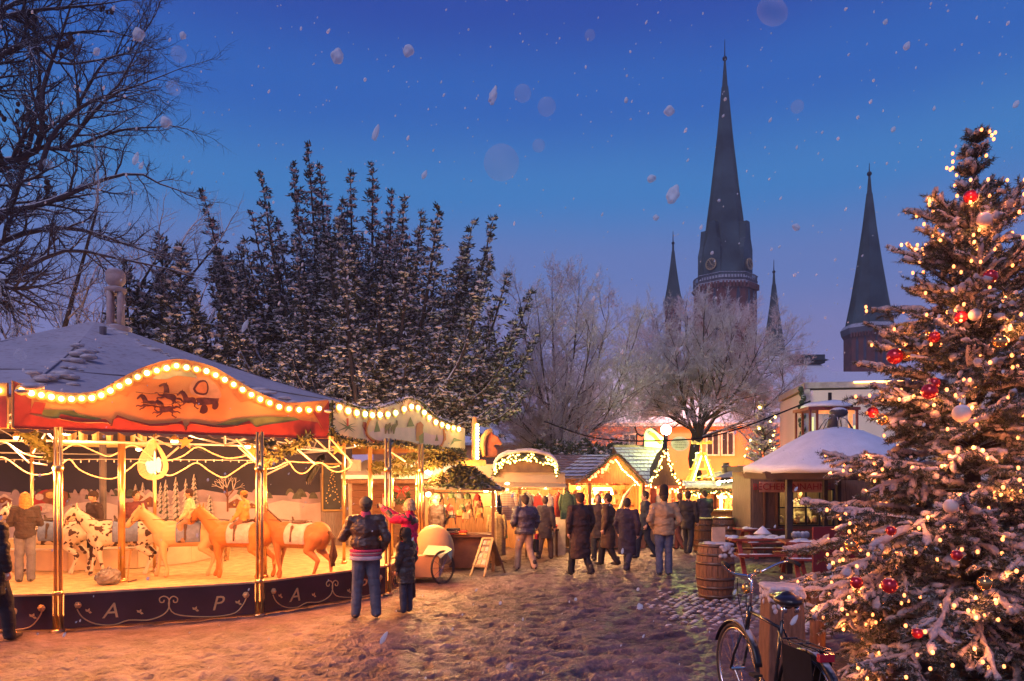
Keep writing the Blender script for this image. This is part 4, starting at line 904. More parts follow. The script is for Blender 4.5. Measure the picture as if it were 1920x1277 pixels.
for (x,y0,y1,w_) in [(905,345,560,70),(960,330,560,75),(1015,340,540,60),(1060,315,480,60),(1145,430,580,80),(880,360,520,50),(745,370,410,30),(785,360,410,30)]:
    n=7
    for k in range(n):
        q=k/n; yy=y0+(y1-y0)*q; wk=w_*(.18+.42*q); hh_=(y1-y0)/n*1.7
        bpoly(4,[(x-wk,yy+hh_),(x-wk*.5,yy+hh_*.75),(x,yy+hh_*.9),(x+wk*.5,yy+hh_*.75),(x+wk,yy+hh_),(x,yy)]); bpoly(6,[(x-wk,yy+hh_*.92),(x-wk*.55,yy+hh_*.5),(x-wk*.1,yy+hh_*.02),(x+wk*.15,yy+hh_*.05),(x+wk*.1,yy+hh_*.4),(x-wk*.2,yy+hh_*.55),(x-wk*.4,yy+hh_*.8)]); bpoly(6,[(x+wk*.2,yy+hh_*.75),(x+wk*.5,yy+hh_*.45),(x+wk*.95,yy+hh_*.93),(x+wk*.55,yy+hh_*.78)])
for (x,y,rx,ry,mi) in [(265,455,60,55,5),(310,440,70,45,3),(210,470,30,45,5),(225,440,22,18,6),(285,430,25,18,7),(330,470,35,35,5),(250,500,60,25,6),(215,505,25,20,5)]:
    bpoly(mi,[(x+rx*math.cos(k*PI/6)*(1+.12*(k%2)),y+ry*math.sin(k*PI/6)) for k in range(12)],sm=True)
for i in range(7): x=420+i*32+pr.uniform(-8,8); bpoly(2,[(x-14,425),(x-4,400),(x+6,405),(x+18,430)],sm=True)
def btree(x,y,a,l,n): 
    x2=x+math.cos(a)*l; y2=y-math.sin(a)*l*1.0; mb.tube([BP_(*zz(x,y),14),BP_(*zz(x2,y2),14)],.007*n,3,mi=6 if n<3 else 3)
    if n>0:
        for s in(-.55,.1,.6): btree(x2,y2,a+s+pr.uniform(-.15,.15),l*.72,n-1)
btree(1240,520,PI/2,75,4); btree(1540,690,PI/2,30,3)
mb.build('panorama',BMs,bk)
# hut with icicles and a lit tree picture at the right end
hutp=thing('painted_screen','grey painted hut screen with icicles and picture of a lit fir','painting',GX(632,20.6,0))
mb=MB(); d=20.6; mb.plate([P(600,888,d),P(603,1052,d),P(662,1052,d),P(662,858,d)],(0,.08,0)); mb.build('screen_board',mat('grey_boards',(.22,.17,.17),.7,.3,3,bump=.4,wood=(12,12,1.5)),hutp)
mb=MB(); mb.plate([P(607,872,d-.02),P(607,955,d-.02),P(640,955,d-.02),P(640,872,d-.02)],(0,-.02,0)); pic=mb.build('picture',mat('picture_night',(.03,.035,.05),.5),hutp)
mb=MB(); 
for a,b in (((605,870),(605,957)),((605,957),(642,957)),((642,957),(642,870)),((642,870),(605,870))): mb.bar(P(*a,d-.05),P(*b,d-.05),.04,.05)
mb.build('picture_frame',mat('picture_frame_gold',(.35,.22,.08),.5),pic)
mb=MB(); 
for k in range(34):
    q=k/33; y=883+q*60; wdt=1+q*13; mb.ball(P(623+math.sin(k*2.4)*wdt,y,d-.06),.018,6,4)
mb.build('painted_lights',mat('painted_light_dots',(.8,.6,.25),.5),pic)
mb=MB(); mb.plate([P(573,900,d-.1),P(597,855,d-.1),P(606,852,d-.1),P(606,862,d-.1),P(580,906,d-.1)],(0,.15,0)); 
for k in range(9): p=P(575+k*3.2,903-k*5.4,d-.1); mb.tube([p,p-Vector((0,0,.08+.08*(k%3)))],[.015,.003],5)
mb.build('snow_eave',SNOW,hutp)
cur=MB(); 
for k in range(7): x=655+k*3; cur.tube([P(x,862,20.3),P(x+2,960,20.3),P(x+3+k*.7,1045,20.3)],[.06,.05,.075],7)
c_=cur.build('white_curtain',mat('white_cloth',(.65,.6,.55),.8),None,True); tag(c_,'white cloth hanging gathered at the right end of the carousel backdrop','curtain')
# ---- light ropes, star, garlands, drop lamp
ROPE=emat('rope_light',(1,.34,.09),2.0)
def rope(label,pts,dp,conv,r=.014,cat='light rope'):
    ps=[conv(x,y) for x,y in pts]; p3=smoothpath([P(x,y,dp(i,len(ps))) for i,(x,y) in enumerate(ps)],4)
    mb=MB(); L_=sum((b-a).length for a,b in zip(p3,p3[1:])); q=resample(p3,int(L_/.045)); rs=[r*(1 if i%2 else .72) for i in range(len(q))]; mb.tube(q,rs,6); o=mb.build('light_rope',ROPE,None,True); tag(o,label,cat,'light ropes in the carousel'); return q
r1=rope('upper waving rope of small lights across the left carousel bay',[(-40,135),(0,140),(40,148),(130,205),(235,225),(310,205),(390,158),(430,155),(520,195),(590,220),(640,200),(710,160),(760,175),(800,205),(850,240),(930,240),(1000,215),(1075,168),(1160,205),(1240,230),(1340,215),(1390,180),(1440,160)],lambda i,n:14.2,lambda x,y:zz(x,y))
r2=rope('lower waving rope of small lights across the left carousel bay',[(-40,228),(0,225),(40,235),(150,310),(250,318),(310,290),(375,235),(430,290),(520,330),(620,340),(700,290),(760,250),(840,285),(920,325),(1000,290),(1070,255),(1140,300),(1215,335),(1280,300),(1350,255),(1400,255)],lambda i,n:14.5,lambda x,y:zz(x,y))
cz=lambda x,y:(400+x/3.4286,640+y/3.4286)
r3=rope('looping rope of small lights hanging in the right carousel bay',[(435,735),(490,780),(520,825),(560,850),(600,840),(640,800),(680,780),(715,795),(750,825),(800,840),(850,825),(882,800),(880,778)],lambda i,n:14.6,cz)
r4=rope('second rope of small lights in the right carousel bay above the painted hills',[(330,822),(400,812),(480,775),(560,778),(650,780),(700,782),(750,810),(810,800)],lambda i,n:14.9,cz)
for k in range(34):
    x=-20+k*15.6; p=P(x,862+math.sin(k*1.3)*1.2,15.6); mb.tube([p,p-Vector((0,0,.05))],.012,5)
mb.tube([P(-30,862,15.6),P(240,861,15.6),P(520,864,15.6)],.008,4); mb.build('bulb_line',mat('dull_bulb',(.7,.6,.55),.4),None); tag(bpy.data.objects['bulb_line'],'straight line of unlit bulbs below the canopy','light chain')
def star(label,px,py,d,r):
    mb=MB(); c=P(px,py,d); pts=[c+Vector((math.sin(k*PI/5)*r*(1 if k%2==0 else .42),0,math.cos(k*PI/5)*r*(1 if k%2==0 else .42))) for k in range(10)]; mb.plate(pts,(0,.04,0)); o=mb.build('star_ornament',mat('star_orange',(.75,.35,.12),.5),None); tag(o,label,'star','stars hanging in the carousel')
star('orange star hanging right of the wooden drop lamp',347,829,13.6,.14); star('orange star beside the double post of the carousel',472,846,13.6,.14); star('orange star in the right bay under the snowy fascia',633,841,15,.14)
GARM=mat('fir_garland',(.05,.065,.025),.8,.4,14,snow=.35,snowlo=.6)
def garland(label,pts,r,sd,cat='garland',dens=240,mtl=None):
    rg=np.random.default_rng(sd); q=resample(smoothpath(pts,4),60); t=thing('fir_garland',label,cat,q[0]); mb=MB(); mb.tube(q,r*.45,7); mb.build('core',mtl or GARM,t)
    Q=np.array([tuple(p) for p in q]); L_=sum((b-a).length for a,b in zip(q,q[1:])); n=int(L_*dens*(r/.1)); i=rg.integers(0,59,n); f=rg.random((n,1)); C=Q[i]*(1-f)+Q[i+1]*f; d=rg.normal(size=(n,3)); d/=np.linalg.norm(d,axis=1,keepdims=True)
    quads('fir_sprigs',leafquads(C+d*r*.3,d,r*rg.uniform(.6,1.1,n),r*rg.uniform(.12,.22,n),rg),mtl or GARM,t); return t
garland('thick fir garland slanting down under the left fascia corner',[P(40,812,10.6),P(60,822,10.7),P(85,840,11),P(108,862,11.2)],.12,1)
garland('thick fir garland slanting down from the middle fascia corner',[P(582,818,12.6),P(560,832,12.6),P(525,848,12.5),P(490,870,12.4)],.13,2)
garland('short dark garland bunch at the top of the middle post',[P(488,824,11.8),P(505,836,11.9),P(500,842,11.9)],.14,9)
garland('narrow fir garland along the lower edge of the snowy fascia',[W2(616,800,.05),W2(625,818,.06),W2(660,829,.06),W2(700,835,.06),W2(740,832,.06),W2(780,840,.06),W2(815,842,.06),W2(850,846,.06),W2(868,848,.06)],.09,3)
garland('narrow fir garland standing up the corner between the two fascias',[W2(616,818,.03),W2(618,790,.03),W2(619,756,.03)],.08,4)
garland('snowy fir garland on top edge of the smaller fascia',[W2(640,753,.0),W2(680,765,.0),W2(712,763,.0),W2(740,754,.0),W2(765,746,.0),W2(790,754,0),W2(815,780,0),W2(850,794,0)],.07,5,mtl=mat('snow_garland',(.06,.06,.03),.8,.4,14,snow=.9,snowlo=.2))
garland('upper of two fir swags reaching from the post to the column',[P(695,880,15.6),P(740,868,16),P(800,856,17),P(868,852,18)],.14,6)
garland('lower of two fir swags reaching from the post to the column',[P(735,885,16),P(780,880,16.6),P(820,868,17.2),P(868,860,18)],.14,7)
# drop shaped wooden lamp
dl=thing('drop_lamp','drop shaped wooden lamp with carved white figures hanging in carousel','lamp',P(290,901,12.2)); d=12.2
mb=MB()
for k in range(11):
    s=1-.055*k; pts=[]
    for j in range(25):
        a=-PI/2+2*PI*j/24; rx=30*s*math.cos(a); yy=868-(-math.sin(a))*0
        t_=(math.sin(a)+1)/2; px=290+rx*(1-t_)**.55*1.25 if t_>0 else 290
        py=900-3*k*.3-(900-822-4*k*.6)*t_
        pts.append(P(px,py,d+.0))
    mb.tube([Vector((p.x,d+(k-5)*.012,p.z)) for p in pts],.006,4,cap=False)
mb.build('wooden_ring',mat('thin_pale_wood',(.75,.55,.38),.5,.1),dl,True)
mb=MB(); mb.ball(P(284,876,d),(.09,.03,.11),8,6); mb.ball(P(297,872,d),(.05,.03,.13),8,6); mb.ball(P(278,870,d),(.05,.03,.05),8,6); mb.ball(P(290,858,d),(.02,.02,.12),6,6); mb.build('carved_figures',emat('lit_figures',(1,.85,.65),.9),dl,True)
mb=MB(); mb.tube([P(290,822,d),P(290,806,d)],.006,4); mb.build('cord',DARK,dl)
# black rubbish bag and rake
rgm=np.random.default_rng(3); mb=MB(); bp_=GX(203,13.25,.2); mb.ball(bp_+Vector((0,0,.13)),(.21,.19,.15),18,12); 
v=np.array(mb.v); c0=np.array(bp_)+[0,0,.13]; nn=(vnoise(v[:,0]+v[:,2],v[:,1]+v[:,2]*.7,18)-.5)*.45+1; v=c0+(v-c0)*nn[:,None]; v[:,2]=np.maximum(v[:,2],.205); mb.v=[tuple(x) for x in v]
mb.ball(bp_+Vector((.02,0,.28)),(.04,.04,.05),7,5); o=mb.build('rubbish_bag',mat('grey_foil',(.16,.16,.18),.25,.5,9,bump=1,bscale=16,spec=.8),None); tag(o,'crumpled dark plastic bag on the sand by the thick post','bag')
mb=MB(); d=13.9; mb.tube([P(238,1095,d),P(245,1032,d)],.014,6); mb.tube([P(233,1033,d),P(245,1031,d),P(250,1031,d)],.012,6); o=mb.build('rake',WOODL,None); tag(o,'thin wooden rake leaning beside the thick carousel post','rake')
mb=MB(); mb.plate([P(237,1108,13.5),P(240,1090,13.5),P(265,1108,13.5)],(0,.3,0)); o=mb.build('wedge_block',mat('dark_wedge',(.10,.04,.03),.7),None); tag(o,'small dark wedge on the sand at the foot of the thick post','wedge')
# added canopy lamps, standing in for bulbs and ropes, light the carousel
for (x,y,z,p) in [(-9.4,14.2,2.75,130),(-6.6,14.6,2.7,110),(-11.5,13.2,2.7,90),(-7.4,12.4,2.75,80),(-5.0,14.8,2.7,90),(-12.5,17.5,2.7,70),(-6.3,17.8,2.7,70),(-9.5,19.0,2.7,60),(-14,15.5,2.7,60),(-3.4,16.4,2.7,60)]:
    mb=MB(); mb.lathe([(.10,z+.12),(.085,z+.16),(.02,z+.22)],(x,y,0),12); l=mb.build('added_canopy_lamp',BRASS,car,True)
    mb=MB(); mb.ball((x,y,z+.1),(.07,.07,.05),10,6); mb.build('added_lamp_glass',emat('added_lamp_glass',(1,.75,.45),8,False),l,True)
    lamp('carousel_fill',(x,y,z-.02),p*1.45,(1,.46,.17),.1)
# light the fascia bulbs throw on their boards
for a,b,n,pw in ((F1,F2,6,16),(F2,F3,5,14),(A0,F1,4,14)):
    nr=(b-a).cross(Vector((0,0,1))).normalized()
    if nr.dot(CC-a)>0: nr=-nr
    for i in range(n):
        q=(i+.5)/n; z=3.35+.5*math.exp(-((q-.52)/.2)**2); lamp('fascia_bulb_and_fill',a.lerp(b,q)+nr*.28+Vector((0,0,z)),pw*.26,(1,.42,.10),.05)
        lamp('fascia_bulb_and_fill',a.lerp(b,q)+nr*.12+Vector((0,0,ZB-.55)),pw*11,(1,.28,.05),.08)  # lamps added under the fascia for an orange pool on the ground
# ================================================================ MARKET STALLS
SH=mat('snowy_shingles',(.17,.12,.11),.85,.35,2,bump=.7,bscale=9,snow=.75,snowlo=.12)
SHD=mat('dark_shingles',(.06,.04,.035),.85,.35,3,bump=.7,bscale=12,snow=.35,snowlo=.5)
BEIGE=mat('beige_board',(.42,.30,.20),.6,.12,2)
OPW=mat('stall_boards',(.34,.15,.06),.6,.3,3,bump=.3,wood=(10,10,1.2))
CNT=mat('counter_wood',(.14,.06,.04),.6,.3,4)
def shingle_roof(mb,a,b,c,d,rows=8,cols=14,th=.035,mi=None):
    """a,b low edge; d,c high edge; overlapping uneven boards"""
    pr=random.Random(int(abs(a.x*100))+rows); n=(b-a).cross(d-a).normalized()
    if n.z<0: n=-n
    for j in range(rows):
        for i in range(cols):
            q0=(i+ (0 if j%2 else .5)-.5+.02)/cols; q1=q0+1/cols*.95; q0=max(0,q0); q1=min(1,q1)
            if q1<=q0: continue
            u0=j/rows-.004; u1=min(1,(j+1.25)/rows); 
            L0=a.lerp(b,q0).lerp(d.lerp(c,q0),max(0,u0)); R0=a.lerp(b,q1).lerp(d.lerp(c,q1),max(0,u0)); R1=a.lerp(b,q1).lerp(d.lerp(c,q1),u1); L1=a.lerp(b,q0).lerp(d.lerp(c,q0),u1)
            o=n*(th*(1.2+pr.uniform(-.2,.35))); mb.plate([L0+o,R0+o,R1+n*.004*(1+(i+j)%2),L1+n*.004*(1+(i+j)%2)],-n*.018,mi)
def lights_on(parent,pts,n,jit,mtl,r=.022,sd=1,name='light_bulb'):
    pr=random.Random(sd); q=resample(pts,n)
    for p in q:
        mb=MB(); mb.ball(p+Vector((pr.gauss(0,jit),-.03-abs(pr.gauss(0,jit)),pr.gauss(0,jit))),r,6,4); mb.build(name,mtl,parent,True)
def tagc(o,label,cat,group=None): return tag(o,label,cat,group)
# --- brown wooden shed behind the carousel with snow roof
d=20.; shed=thing('wooden_shed','long red brown wooden shed with flat snowy roof behind the carousel','shed',GX(745,d,0))
x0,x1=hx(660,d),hx(838,d); zt=hz(906,d)
mb=MB(); 
for i in range(10): mb.box(((x0+x1)/2,d+1+(.012 if i%2 else 0),zt*(i+.5)/10),(x1-x0,2,zt/10-.008))
mb.build('wall',WOODH,shed)
mb=MB(); mb.box(((x0+x1)/2,d+.95,zt+.05),(x1-x0+.3,2.6,.1)); mb.build('roof',WOODM,shed)
mb=MB(); 
pr=random.Random(3)
mb.add([(x0-.2,d-.4,zt+.12),(x1+.2,d-.4,zt+.12),(x1+.1,d+2.3,hz(868,d+2)),(x0-.1,d+2.3,hz(868,d+2)),(x0-.2,d-.4,zt+.22),(x1+.2,d-.4,zt+.2),(x1+.1,d+2.3,hz(862,d+2)),(x0-.1,d+2.3,hz(862,d+2))],[(0,1,5,4),(4,5,6,7),(1,2,6,5),(0,4,7,3)]); mb.build('roof_snow',SNOW,shed)
ps=MB(); ps.plate([P(717,926,d-.04),P(740,926,d-.04),P(740,950,d-.04),P(717,950,d-.04)],(0,.02,0)); po=ps.build('poster',mat('poster_white',(.6,.5,.48),.5),None); tag(po,'small white and red poster on the brown shed wall','poster')
ps=MB(); ps.box(P(728,930,d-.06),(.3,.012,.09)); ps.box(P(726,945,d-.06),(.12,.012,.12)); ps.build('red_print',RED,po)
wr=thing('fir_wreath','fir wreath with red bow hanging in front of the shed wall','wreath',P(753,920,19)); mb=MB(); c=P(753,930,19)
rg=np.random.default_rng(2); ang_=rg.uniform(0,2*PI,260); C=np.array(c)+np.stack([np.cos(ang_)*.17,rg.normal(0,.03,260),np.sin(ang_)*.17],1); dd=rg.normal(size=(260,3)); dd/=np.linalg.norm(dd,axis=1,keepdims=True); quads('fir_ring',leafquads(C,dd,rg.uniform(.06,.12,260),np.full(260,.02),rg),GARM,wr)
mb=MB(); 
for s in(-1,1): mb.ball(c+Vector((s*.11,-.05,.17)),(.11,.04,.075),9,6,M=Matrix.Rotation(-s*.5,3,'Y')); mb.bar(c+Vector((s*.02,-.06,.14)),c+Vector((s*.12,-.06,-.06)),.05,.01)
mb.build('red_bow',mat('red_ribbon',(.5,.03,.04),.4),wr,True)
# a second lit wooden hall with long brown roof behind the stalls
d=27.5; lg=thing('long_hut','long low market hut with brown tiled roof behind the stalls','hut',GX(1080,d,0)); xa,xb=hx(895,d),hx(1175,d)
mb=MB(); mb.box(((xa+xb)/2,d+1.6,1.1),(xb-xa,3,2.2)); mb.build('wall',OPW,lg)
mb=MB(); a,b,c_,d_=Vector((xa-.1,d-.2,hz(893,d))),Vector((xb+.1,d-.2,hz(893,d))),Vector((xb+.1,d+1.6,hz(853,d+1.6))),Vector((xa-.1,d+1.6,hz(853,d+1.6))); shingle_roof(mb,a,b,c_,d_,12,34); mb.plate([a,b,c_,d_],(0,0,-.05)); mb.plate([d_,c_,c_+Vector((0,1.9,-.8)),d_+Vector((0,1.9,-.8))],(0,0,-.05)); mb.build('roof',mat('brown_tiles',(.16,.06,.045),.85,.3,4,bump=.4,snow=.25,snowlo=.4),lg)
# --- hat and bag stall (K1)
d=16.8; k1=thing('hat_stall','low stall with dark fir covered roof selling hats and bags','market stall',GX(865,d,0)); x0,x1=hx(800,d),hx(925,d)
mb=MB(); ze=hz(912,d); zr=hz(876,d); xm=hx(852,d)
A=Vector((x0-.15,d-.35,ze));B=Vector((x1+.2,d-.45,ze-.05)); top=Vector((xm,d+.5,zr)); top2=Vector((xm+.35,d+.5,zr)); 
mb.plate([A,B,top2,top],(0,.0,-.05)); mb.plate([B,B+Vector((0,1.9,0)),top2],(0,0,-.05)); mb.plate([A,top,A+Vector((0,1.9,0))],(0,0,-.05)); mb.plate([A+Vector((0,1.9,0)),top,top2,B+Vector((0,1.9,0))],(0,0,-.05)); rfo=mb.build('roof',SHD,k1)
rg=np.random.default_rng(6); n=2600; u=rg.random(n); v=rg.random(n); C=np.array([tuple(A.lerp(B,a).lerp(top.lerp(top2,a),b)) for a,b in zip(u,v)]); dd=rg.normal(size=(n,3)); dd[:,2]=np.abs(dd[:,2])*.4-.3; dd/=np.linalg.norm(dd,axis=1,keepdims=True)
quads('fir_twigs',leafquads(C,dd,rg.uniform(.08,.2,n),rg.uniform(.015,.035,n),rg),GARM,rfo)
mb=MB()
for x,y in ((x0,d),(x1,d-.2),(x0,d+1.3),(x1,d+1.3)): mb.box((x,y,ze/2),(.07,.07,ze))
mb.build('post',WOODM,k1)
mb=MB(); mb.box(((x0+x1)/2,d+1.35,ze/2),(x1-x0,.04,ze)); mb.build('back_wall',OPW,k1)
mb=MB(); mb.box(((x0+x1)/2+.2,d+.25,.78),(x1-x0-.45,.7,.06)); mb.box(((x0+x1)/2+.2,d+.3,.4),(x1-x0-.6,.5,.7)); mb.build('counter',CNT,k1)
mb=MB(); mb.tube([(x0,d-.1,ze-.14),(x1,d-.2,ze-.14)],.018,6); mb.build('hanging_rail',STEEL,k1)
mb=MB(); mb.add([(hx(855,d),d-.48,hz(882,d)),(hx(862,d),d-.48,hz(880,d)),(hx(885,d),d-.5,hz(902,d)),(hx(880,d),d-.5,hz(905,d))],[(0,1,2,3)])
pr=random.Random(12)
cols={'grey':(.2,.18,.17),'cream':(.6,.45,.3),'brown':(.16,.08,.04),'red':(.4,.04,.03),'dark':(.03,.02,.03),'tan':(.4,.25,.12),'orange':(.5,.2,.05),'green':(.1,.14,.06)}
cl=lambda c:mat(c+'_cloth',cols[c],.85,.3,20,bump=.4)
i=0
for row,(z,y0) in enumerate([(hz(930,d),.0),(hz(950,d),.15),(hz(968,d),.3)]):
    for x_ in range(7):
        x=x0+.15+x_*.2+pr.uniform(-.04,.04)
        if x>x1-.3: continue
        c=pr.choice(list(cols)); mb=MB(); p=Vector((x,d+y0-.05,z+pr.uniform(-.04,.04)))
        mb.ball(p,(.085,.08,.075),9,6); mb.ball(p+Vector((0,0,.08)),.028,6,4); mb.tube([p+Vector((0,0,-.03)),p+Vector((0,0,-.06))],[.09,.088],9)
        for s in(-1,1): mb.tube([p+Vector((s*.08,0,-.05)),p+Vector((s*.085,0,-.2))],[.02,.008],5)
        o=mb.build('knitted_hat',cl(c),None,True); tag(o,c+' knitted hat with pompon and ear strings, '+['top','middle','lowest'][[.0,.15,.3].index(y0)]+' row of the fir roofed stall','hat','knitted hats in the fir roofed stall')
def handbag(px,py,d,w_,h_,c,label):
    p=P(px,py,d); mb=MB(); mb.plate([p+Vector((-w_/2,0,h_/2)),p+Vector((w_/2,0,h_/2)),p+Vector((w_*.6,0,-h_/2)),p+Vector((-w_*.6,0,-h_/2))],(0,.09,0)); t=thing('handbag',label,'bag',p-Vector((0,0,h_/2))); o=mb.build('bag_body',cl(c),t); bv=o.modifiers.new('b','BEVEL'); bv.width=.02; bv.segments=2
    mb=MB(); mb.tube([p+Vector((-w_*.3,0,h_/2)),p+Vector((-w_*.15,0,h_*1.1)),p+Vector((0,0,h_*1.35)),p+Vector((w_*.15,0,h_*1.1)),p+Vector((w_*.3,0,h_/2))],.009,5); mb.build('strap',cl('brown'),t)
handbag(874,968,16.2,.15,.15,'tan','tan handbag hanging on the right front of the hat stall'); handbag(862,962,16.3,.13,.14,'orange','orange brown handbag hanging just behind the tan one')
for i in range(5):
    mb=MB(); z=.83+.045*(i%3); x=hx(850+ (i//3)*14,d); mb.box((x,d-.02,z),(.3,.3,.042)); o=mb.build('folded_scarf',cl(['red','cream','dark','orange','red'][i]),None); b=o.modifiers.new('b','BEVEL'); b.width=.015; b.segments=2; tag(o,['red','cream','dark','orange','bright red'][i]+' folded scarf in a small pile on the hat stall counter','scarf','folded scarves on the hat stall counter')
mb=MB(); mb.lathe([(.001,.05),(.05,.04),(.06,0),(.03,-.05)],P(803,927,16.2),10); o=mb.build('hanging_lamp',emat('stall_lamp',(1,.6,.2),30),None); tag(o,'bright round lamp at the left front corner of the hat stall','lamp'); lamp('stall_light',P(803,931,16.0),200,(1,.58,.2),.08)
mb=MB(); mb.tube([P(798,883,18),P(808,889,18)],.045,8); o=mb.build('tube_lamp',emat('tube_glow',(1,.72,.3),22),None,True); tag(o,'short slanted tube lamp above the shed roof','lamp'); lamp('stall_light',P(803,880,17.8),507,(1,.62,.25),.1)
lamp('stall_light',Vector((hx(860,d),d+.2,ze-.15)),114,(1,.55,.2),.1)
for x_ in (906,912,): pass
# --- garments
def garment(px,py,d,w_,h_,c,label,sleeve=.5,open_=False,rz=0,mtl=None,neck=True,grp='garments hanging at the clothes stall',cat='garment',name='hanging_coat'):
    """py = shoulder line"""
    p=P(px,py,d); M=Matrix.Rotation(rz,3,'Z'); t=thing(name,label,cat,p,0,grp); pr=random.Random(int(px*7+py))
    n=20; rows=9; vs=[];fs=[]
    for j in range(rows+1):
        q=j/rows; wj=w_*(.30+.2*min(1,q*6))*(1+.12*q) if q<.12 else w_*(.42+.10*q); dj=.055+.05*q
        for i in range(n):
            a=2*PI*i/n; f=1+.12*q*math.sin(a*5+px)+.05*math.sin(a*9+j*.4); sp=abs(math.cos(a))**.7*(1 if math.cos(a)>0 else -1)
            vs.append(p+M@Vector((wj*sp*f,dj*math.sin(a)*f,-h_*q-(.03*abs(sp) if q<.1 else 0))))
    for j in range(rows):
        for i in range(n): fs.append((j*n+i,(j+1)*n+i,(j+1)*n+(i+1)%n,j*n+(i+1)%n))
    fs.append(tuple(range(n))); mb=MB(); mb.add(vs,fs)
    if sleeve:
        for s in(-1,1):
            a=p+M@Vector((s*w_*.40,0,-.04)); b=a+M@Vector((s*w_*.14,.02,-h_*sleeve*.5)); c_=a+M@Vector((s*w_*.12,-.03,-h_*sleeve)); mb.tube([a,b,c_],[w_*.13,w_*.115,w_*.09],9)
    if neck: mb.ball(p+M@Vector((0,.02,.0)),(w_*.16,.06,.05),9,5)
    mt=mtl or cl(c); mb.build('cloth',mt,t,True)
    if open_: mb=MB(); mb.bar(p+M@Vector((0,-.075,-.02)),p+M@Vector((0,-.1,-h_*.98)),.014,.012); mb.build('zip',cl('cream'),t)
    mb=MB(); mb.tube([p+M@Vector((-w_*.3,0,-.02)),p+M@Vector((0,0,.05)),p+M@Vector((w_*.3,0,-.02))],.008,5); mb.tube([p+Vector((0,0,.05)),p+Vector((0,0,.10)),p+Vector((.02,0,.13)),p+Vector((0,0,.15))],.005,4); mb.build('hanger',DARK,t); return t
PLD=bpy.data.materials.new('plaid_cloth'); PLD.use_nodes=True; nt=PLD.node_tree; tcx=nt.nodes.new('ShaderNodeTexCoord'); bb=nt.nodes['Principled BSDF']; bb.inputs['Roughness'].default_value=.85
prev=None
for dr,scl in (('X',9),('Z',7)):
    wv=nt.nodes.new('ShaderNodeTexWave'); wv.bands_direction=dr; wv.inputs['Scale'].default_value=scl; nt.links.new(tcx.outputs['Object'],wv.inputs['Vector']); rp=nt.nodes.new('ShaderNodeValToRGB'); rp.color_ramp.elements[0].position=.45; rp.color_ramp.elements[0].color=(.33,.10,.05,1); rp.color_ramp.elements[1].position=.6; rp.color_ramp.elements[1].color=(.75,.6,.42,1); nt.links.new(wv.outputs['Fac'],rp.inputs[0])
    if prev is None: prev=rp
    else:
        m3=nt.nodes.new('ShaderNodeMix'); m3.data_type='RGBA'; m3.inputs['Factor'].default_value=.45; nt.links.new(prev.outputs[0],m3.inputs['A']); nt.links.new(rp.outputs[0],m3.inputs['B']); nt.links.new(m3.outputs['Result'],bb.inputs['Base Color'])
# --- clothes stall (K2)
d=20.; k2=thing('clothes_stall','clothes stall with beige front band and round snowy lit roof','market stall',GX(975,d,0)); x0,x1=hx(897,d),hx(1058,d); zt,zo=hz(886,d),hz(905,d)
mb=MB(); mb.box(((x0+x1)/2,d-.3,(zt+zo)/2-.0),(x1-x0,.06,zt-zo)); mb.box((hx(912,d),d-.25,hz(890,d)),(.75,.07,.55)); mb.plate([(x0,d-.36,zo),(x1,d-.36,zo-.04),(x1,d-.9,zo-.12),(x0,d-.9,zo-.10)],(0,0,.03)); mb.build('front_band',BEIGE,k2)
mb=MB(); cxx=hx(985,d); rx=hx(1043,d)-cxx; prf=[]; K=16
for i in range(K+1):
    a=PI*i/K; prf.append((cxx-rx*math.cos(a), zt+(hz(853,d)-zt)*math.sin(a)**.8))
vs=[];fs=[]
for (x,z) in prf:
    for y in(d-.45,d+2.2): vs+=[(x,y,z),(x,y,z+.05)]
for i in range(K): a=i*4;b=a+4; fs+=[(a,b,b+1,a+1),(a+2,a+3,b+3,b+2),(a+1,b+1,b+3,a+3),(a,a+2,b+2,b)]
mb.add(vs,fs); mb.build('round_roof',mat('roof_felt',(.07,.05,.05),.9),k2)
mb=MB(); vs=[]; fs=[]; pr=random.Random(7)
for i,(x,z) in enumerate(prf):
    for y in(d-.52,d-.4,d+.6,d+2.2): vs+=[(x*1.0,y,z+.055),(x+(x-cxx)*.03,y,z+.15+pr.uniform(-.02,.03)*(1 if y<d else 1))]
for i in range(K):
    for j in range(3):
        a=i*8+j*2;b=a+8; fs+=[(a+1,b+1,b+3,a+3),(a,a+2,b+2,b)]
    a=i*8;b=a+8; fs+=[(a,b,b+1,a+1)]
mb.add(vs,fs); mb.build('roof_snow',SNOWD,k2,True)
mb=MB(); mb.plate([(x,d-.4,z) for x,z in prf],(0,.04,0)); mb.build('round_gable',mat('gable_brown',(.15,.085,.05),.7),k2)
gl=thing('light_chain','dense golden fairy lights along the round roof of the clothes stall','light chain',(cxx,d-.5,zt)); pr=random.Random(17)
for i in range(95):
    a=PI*pr.uniform(.04,.97); rr=pr.uniform(.80,1.0); x=cxx-rx*math.cos(a)*(1 if rr>.9 else .98); z=zt+(hz(853,d)-zt)*math.sin(a)**.8-(1-rr)*1.1; mb=MB(); mb.ball((x,d-.53-pr.random()*.05,z+.02),.02,6,4); mb.build('light_bulb',GOLDB,gl,True)
garland('fir bed of the golden lights on the round stall roof',[Vector((cxx-rx*math.cos(PI*i/12),d-.5,zt-.08+(hz(853,d)-zt)*math.sin(PI*i/12)**.8)) for i in range(13)],.10,21)
mb=MB(); 
for x in(x0+.04,x1-.04,hx(975,d)): mb.box((x,d+.0,zo/2),(.08,.08,zo))
mb.build('post',WOODM,k2)
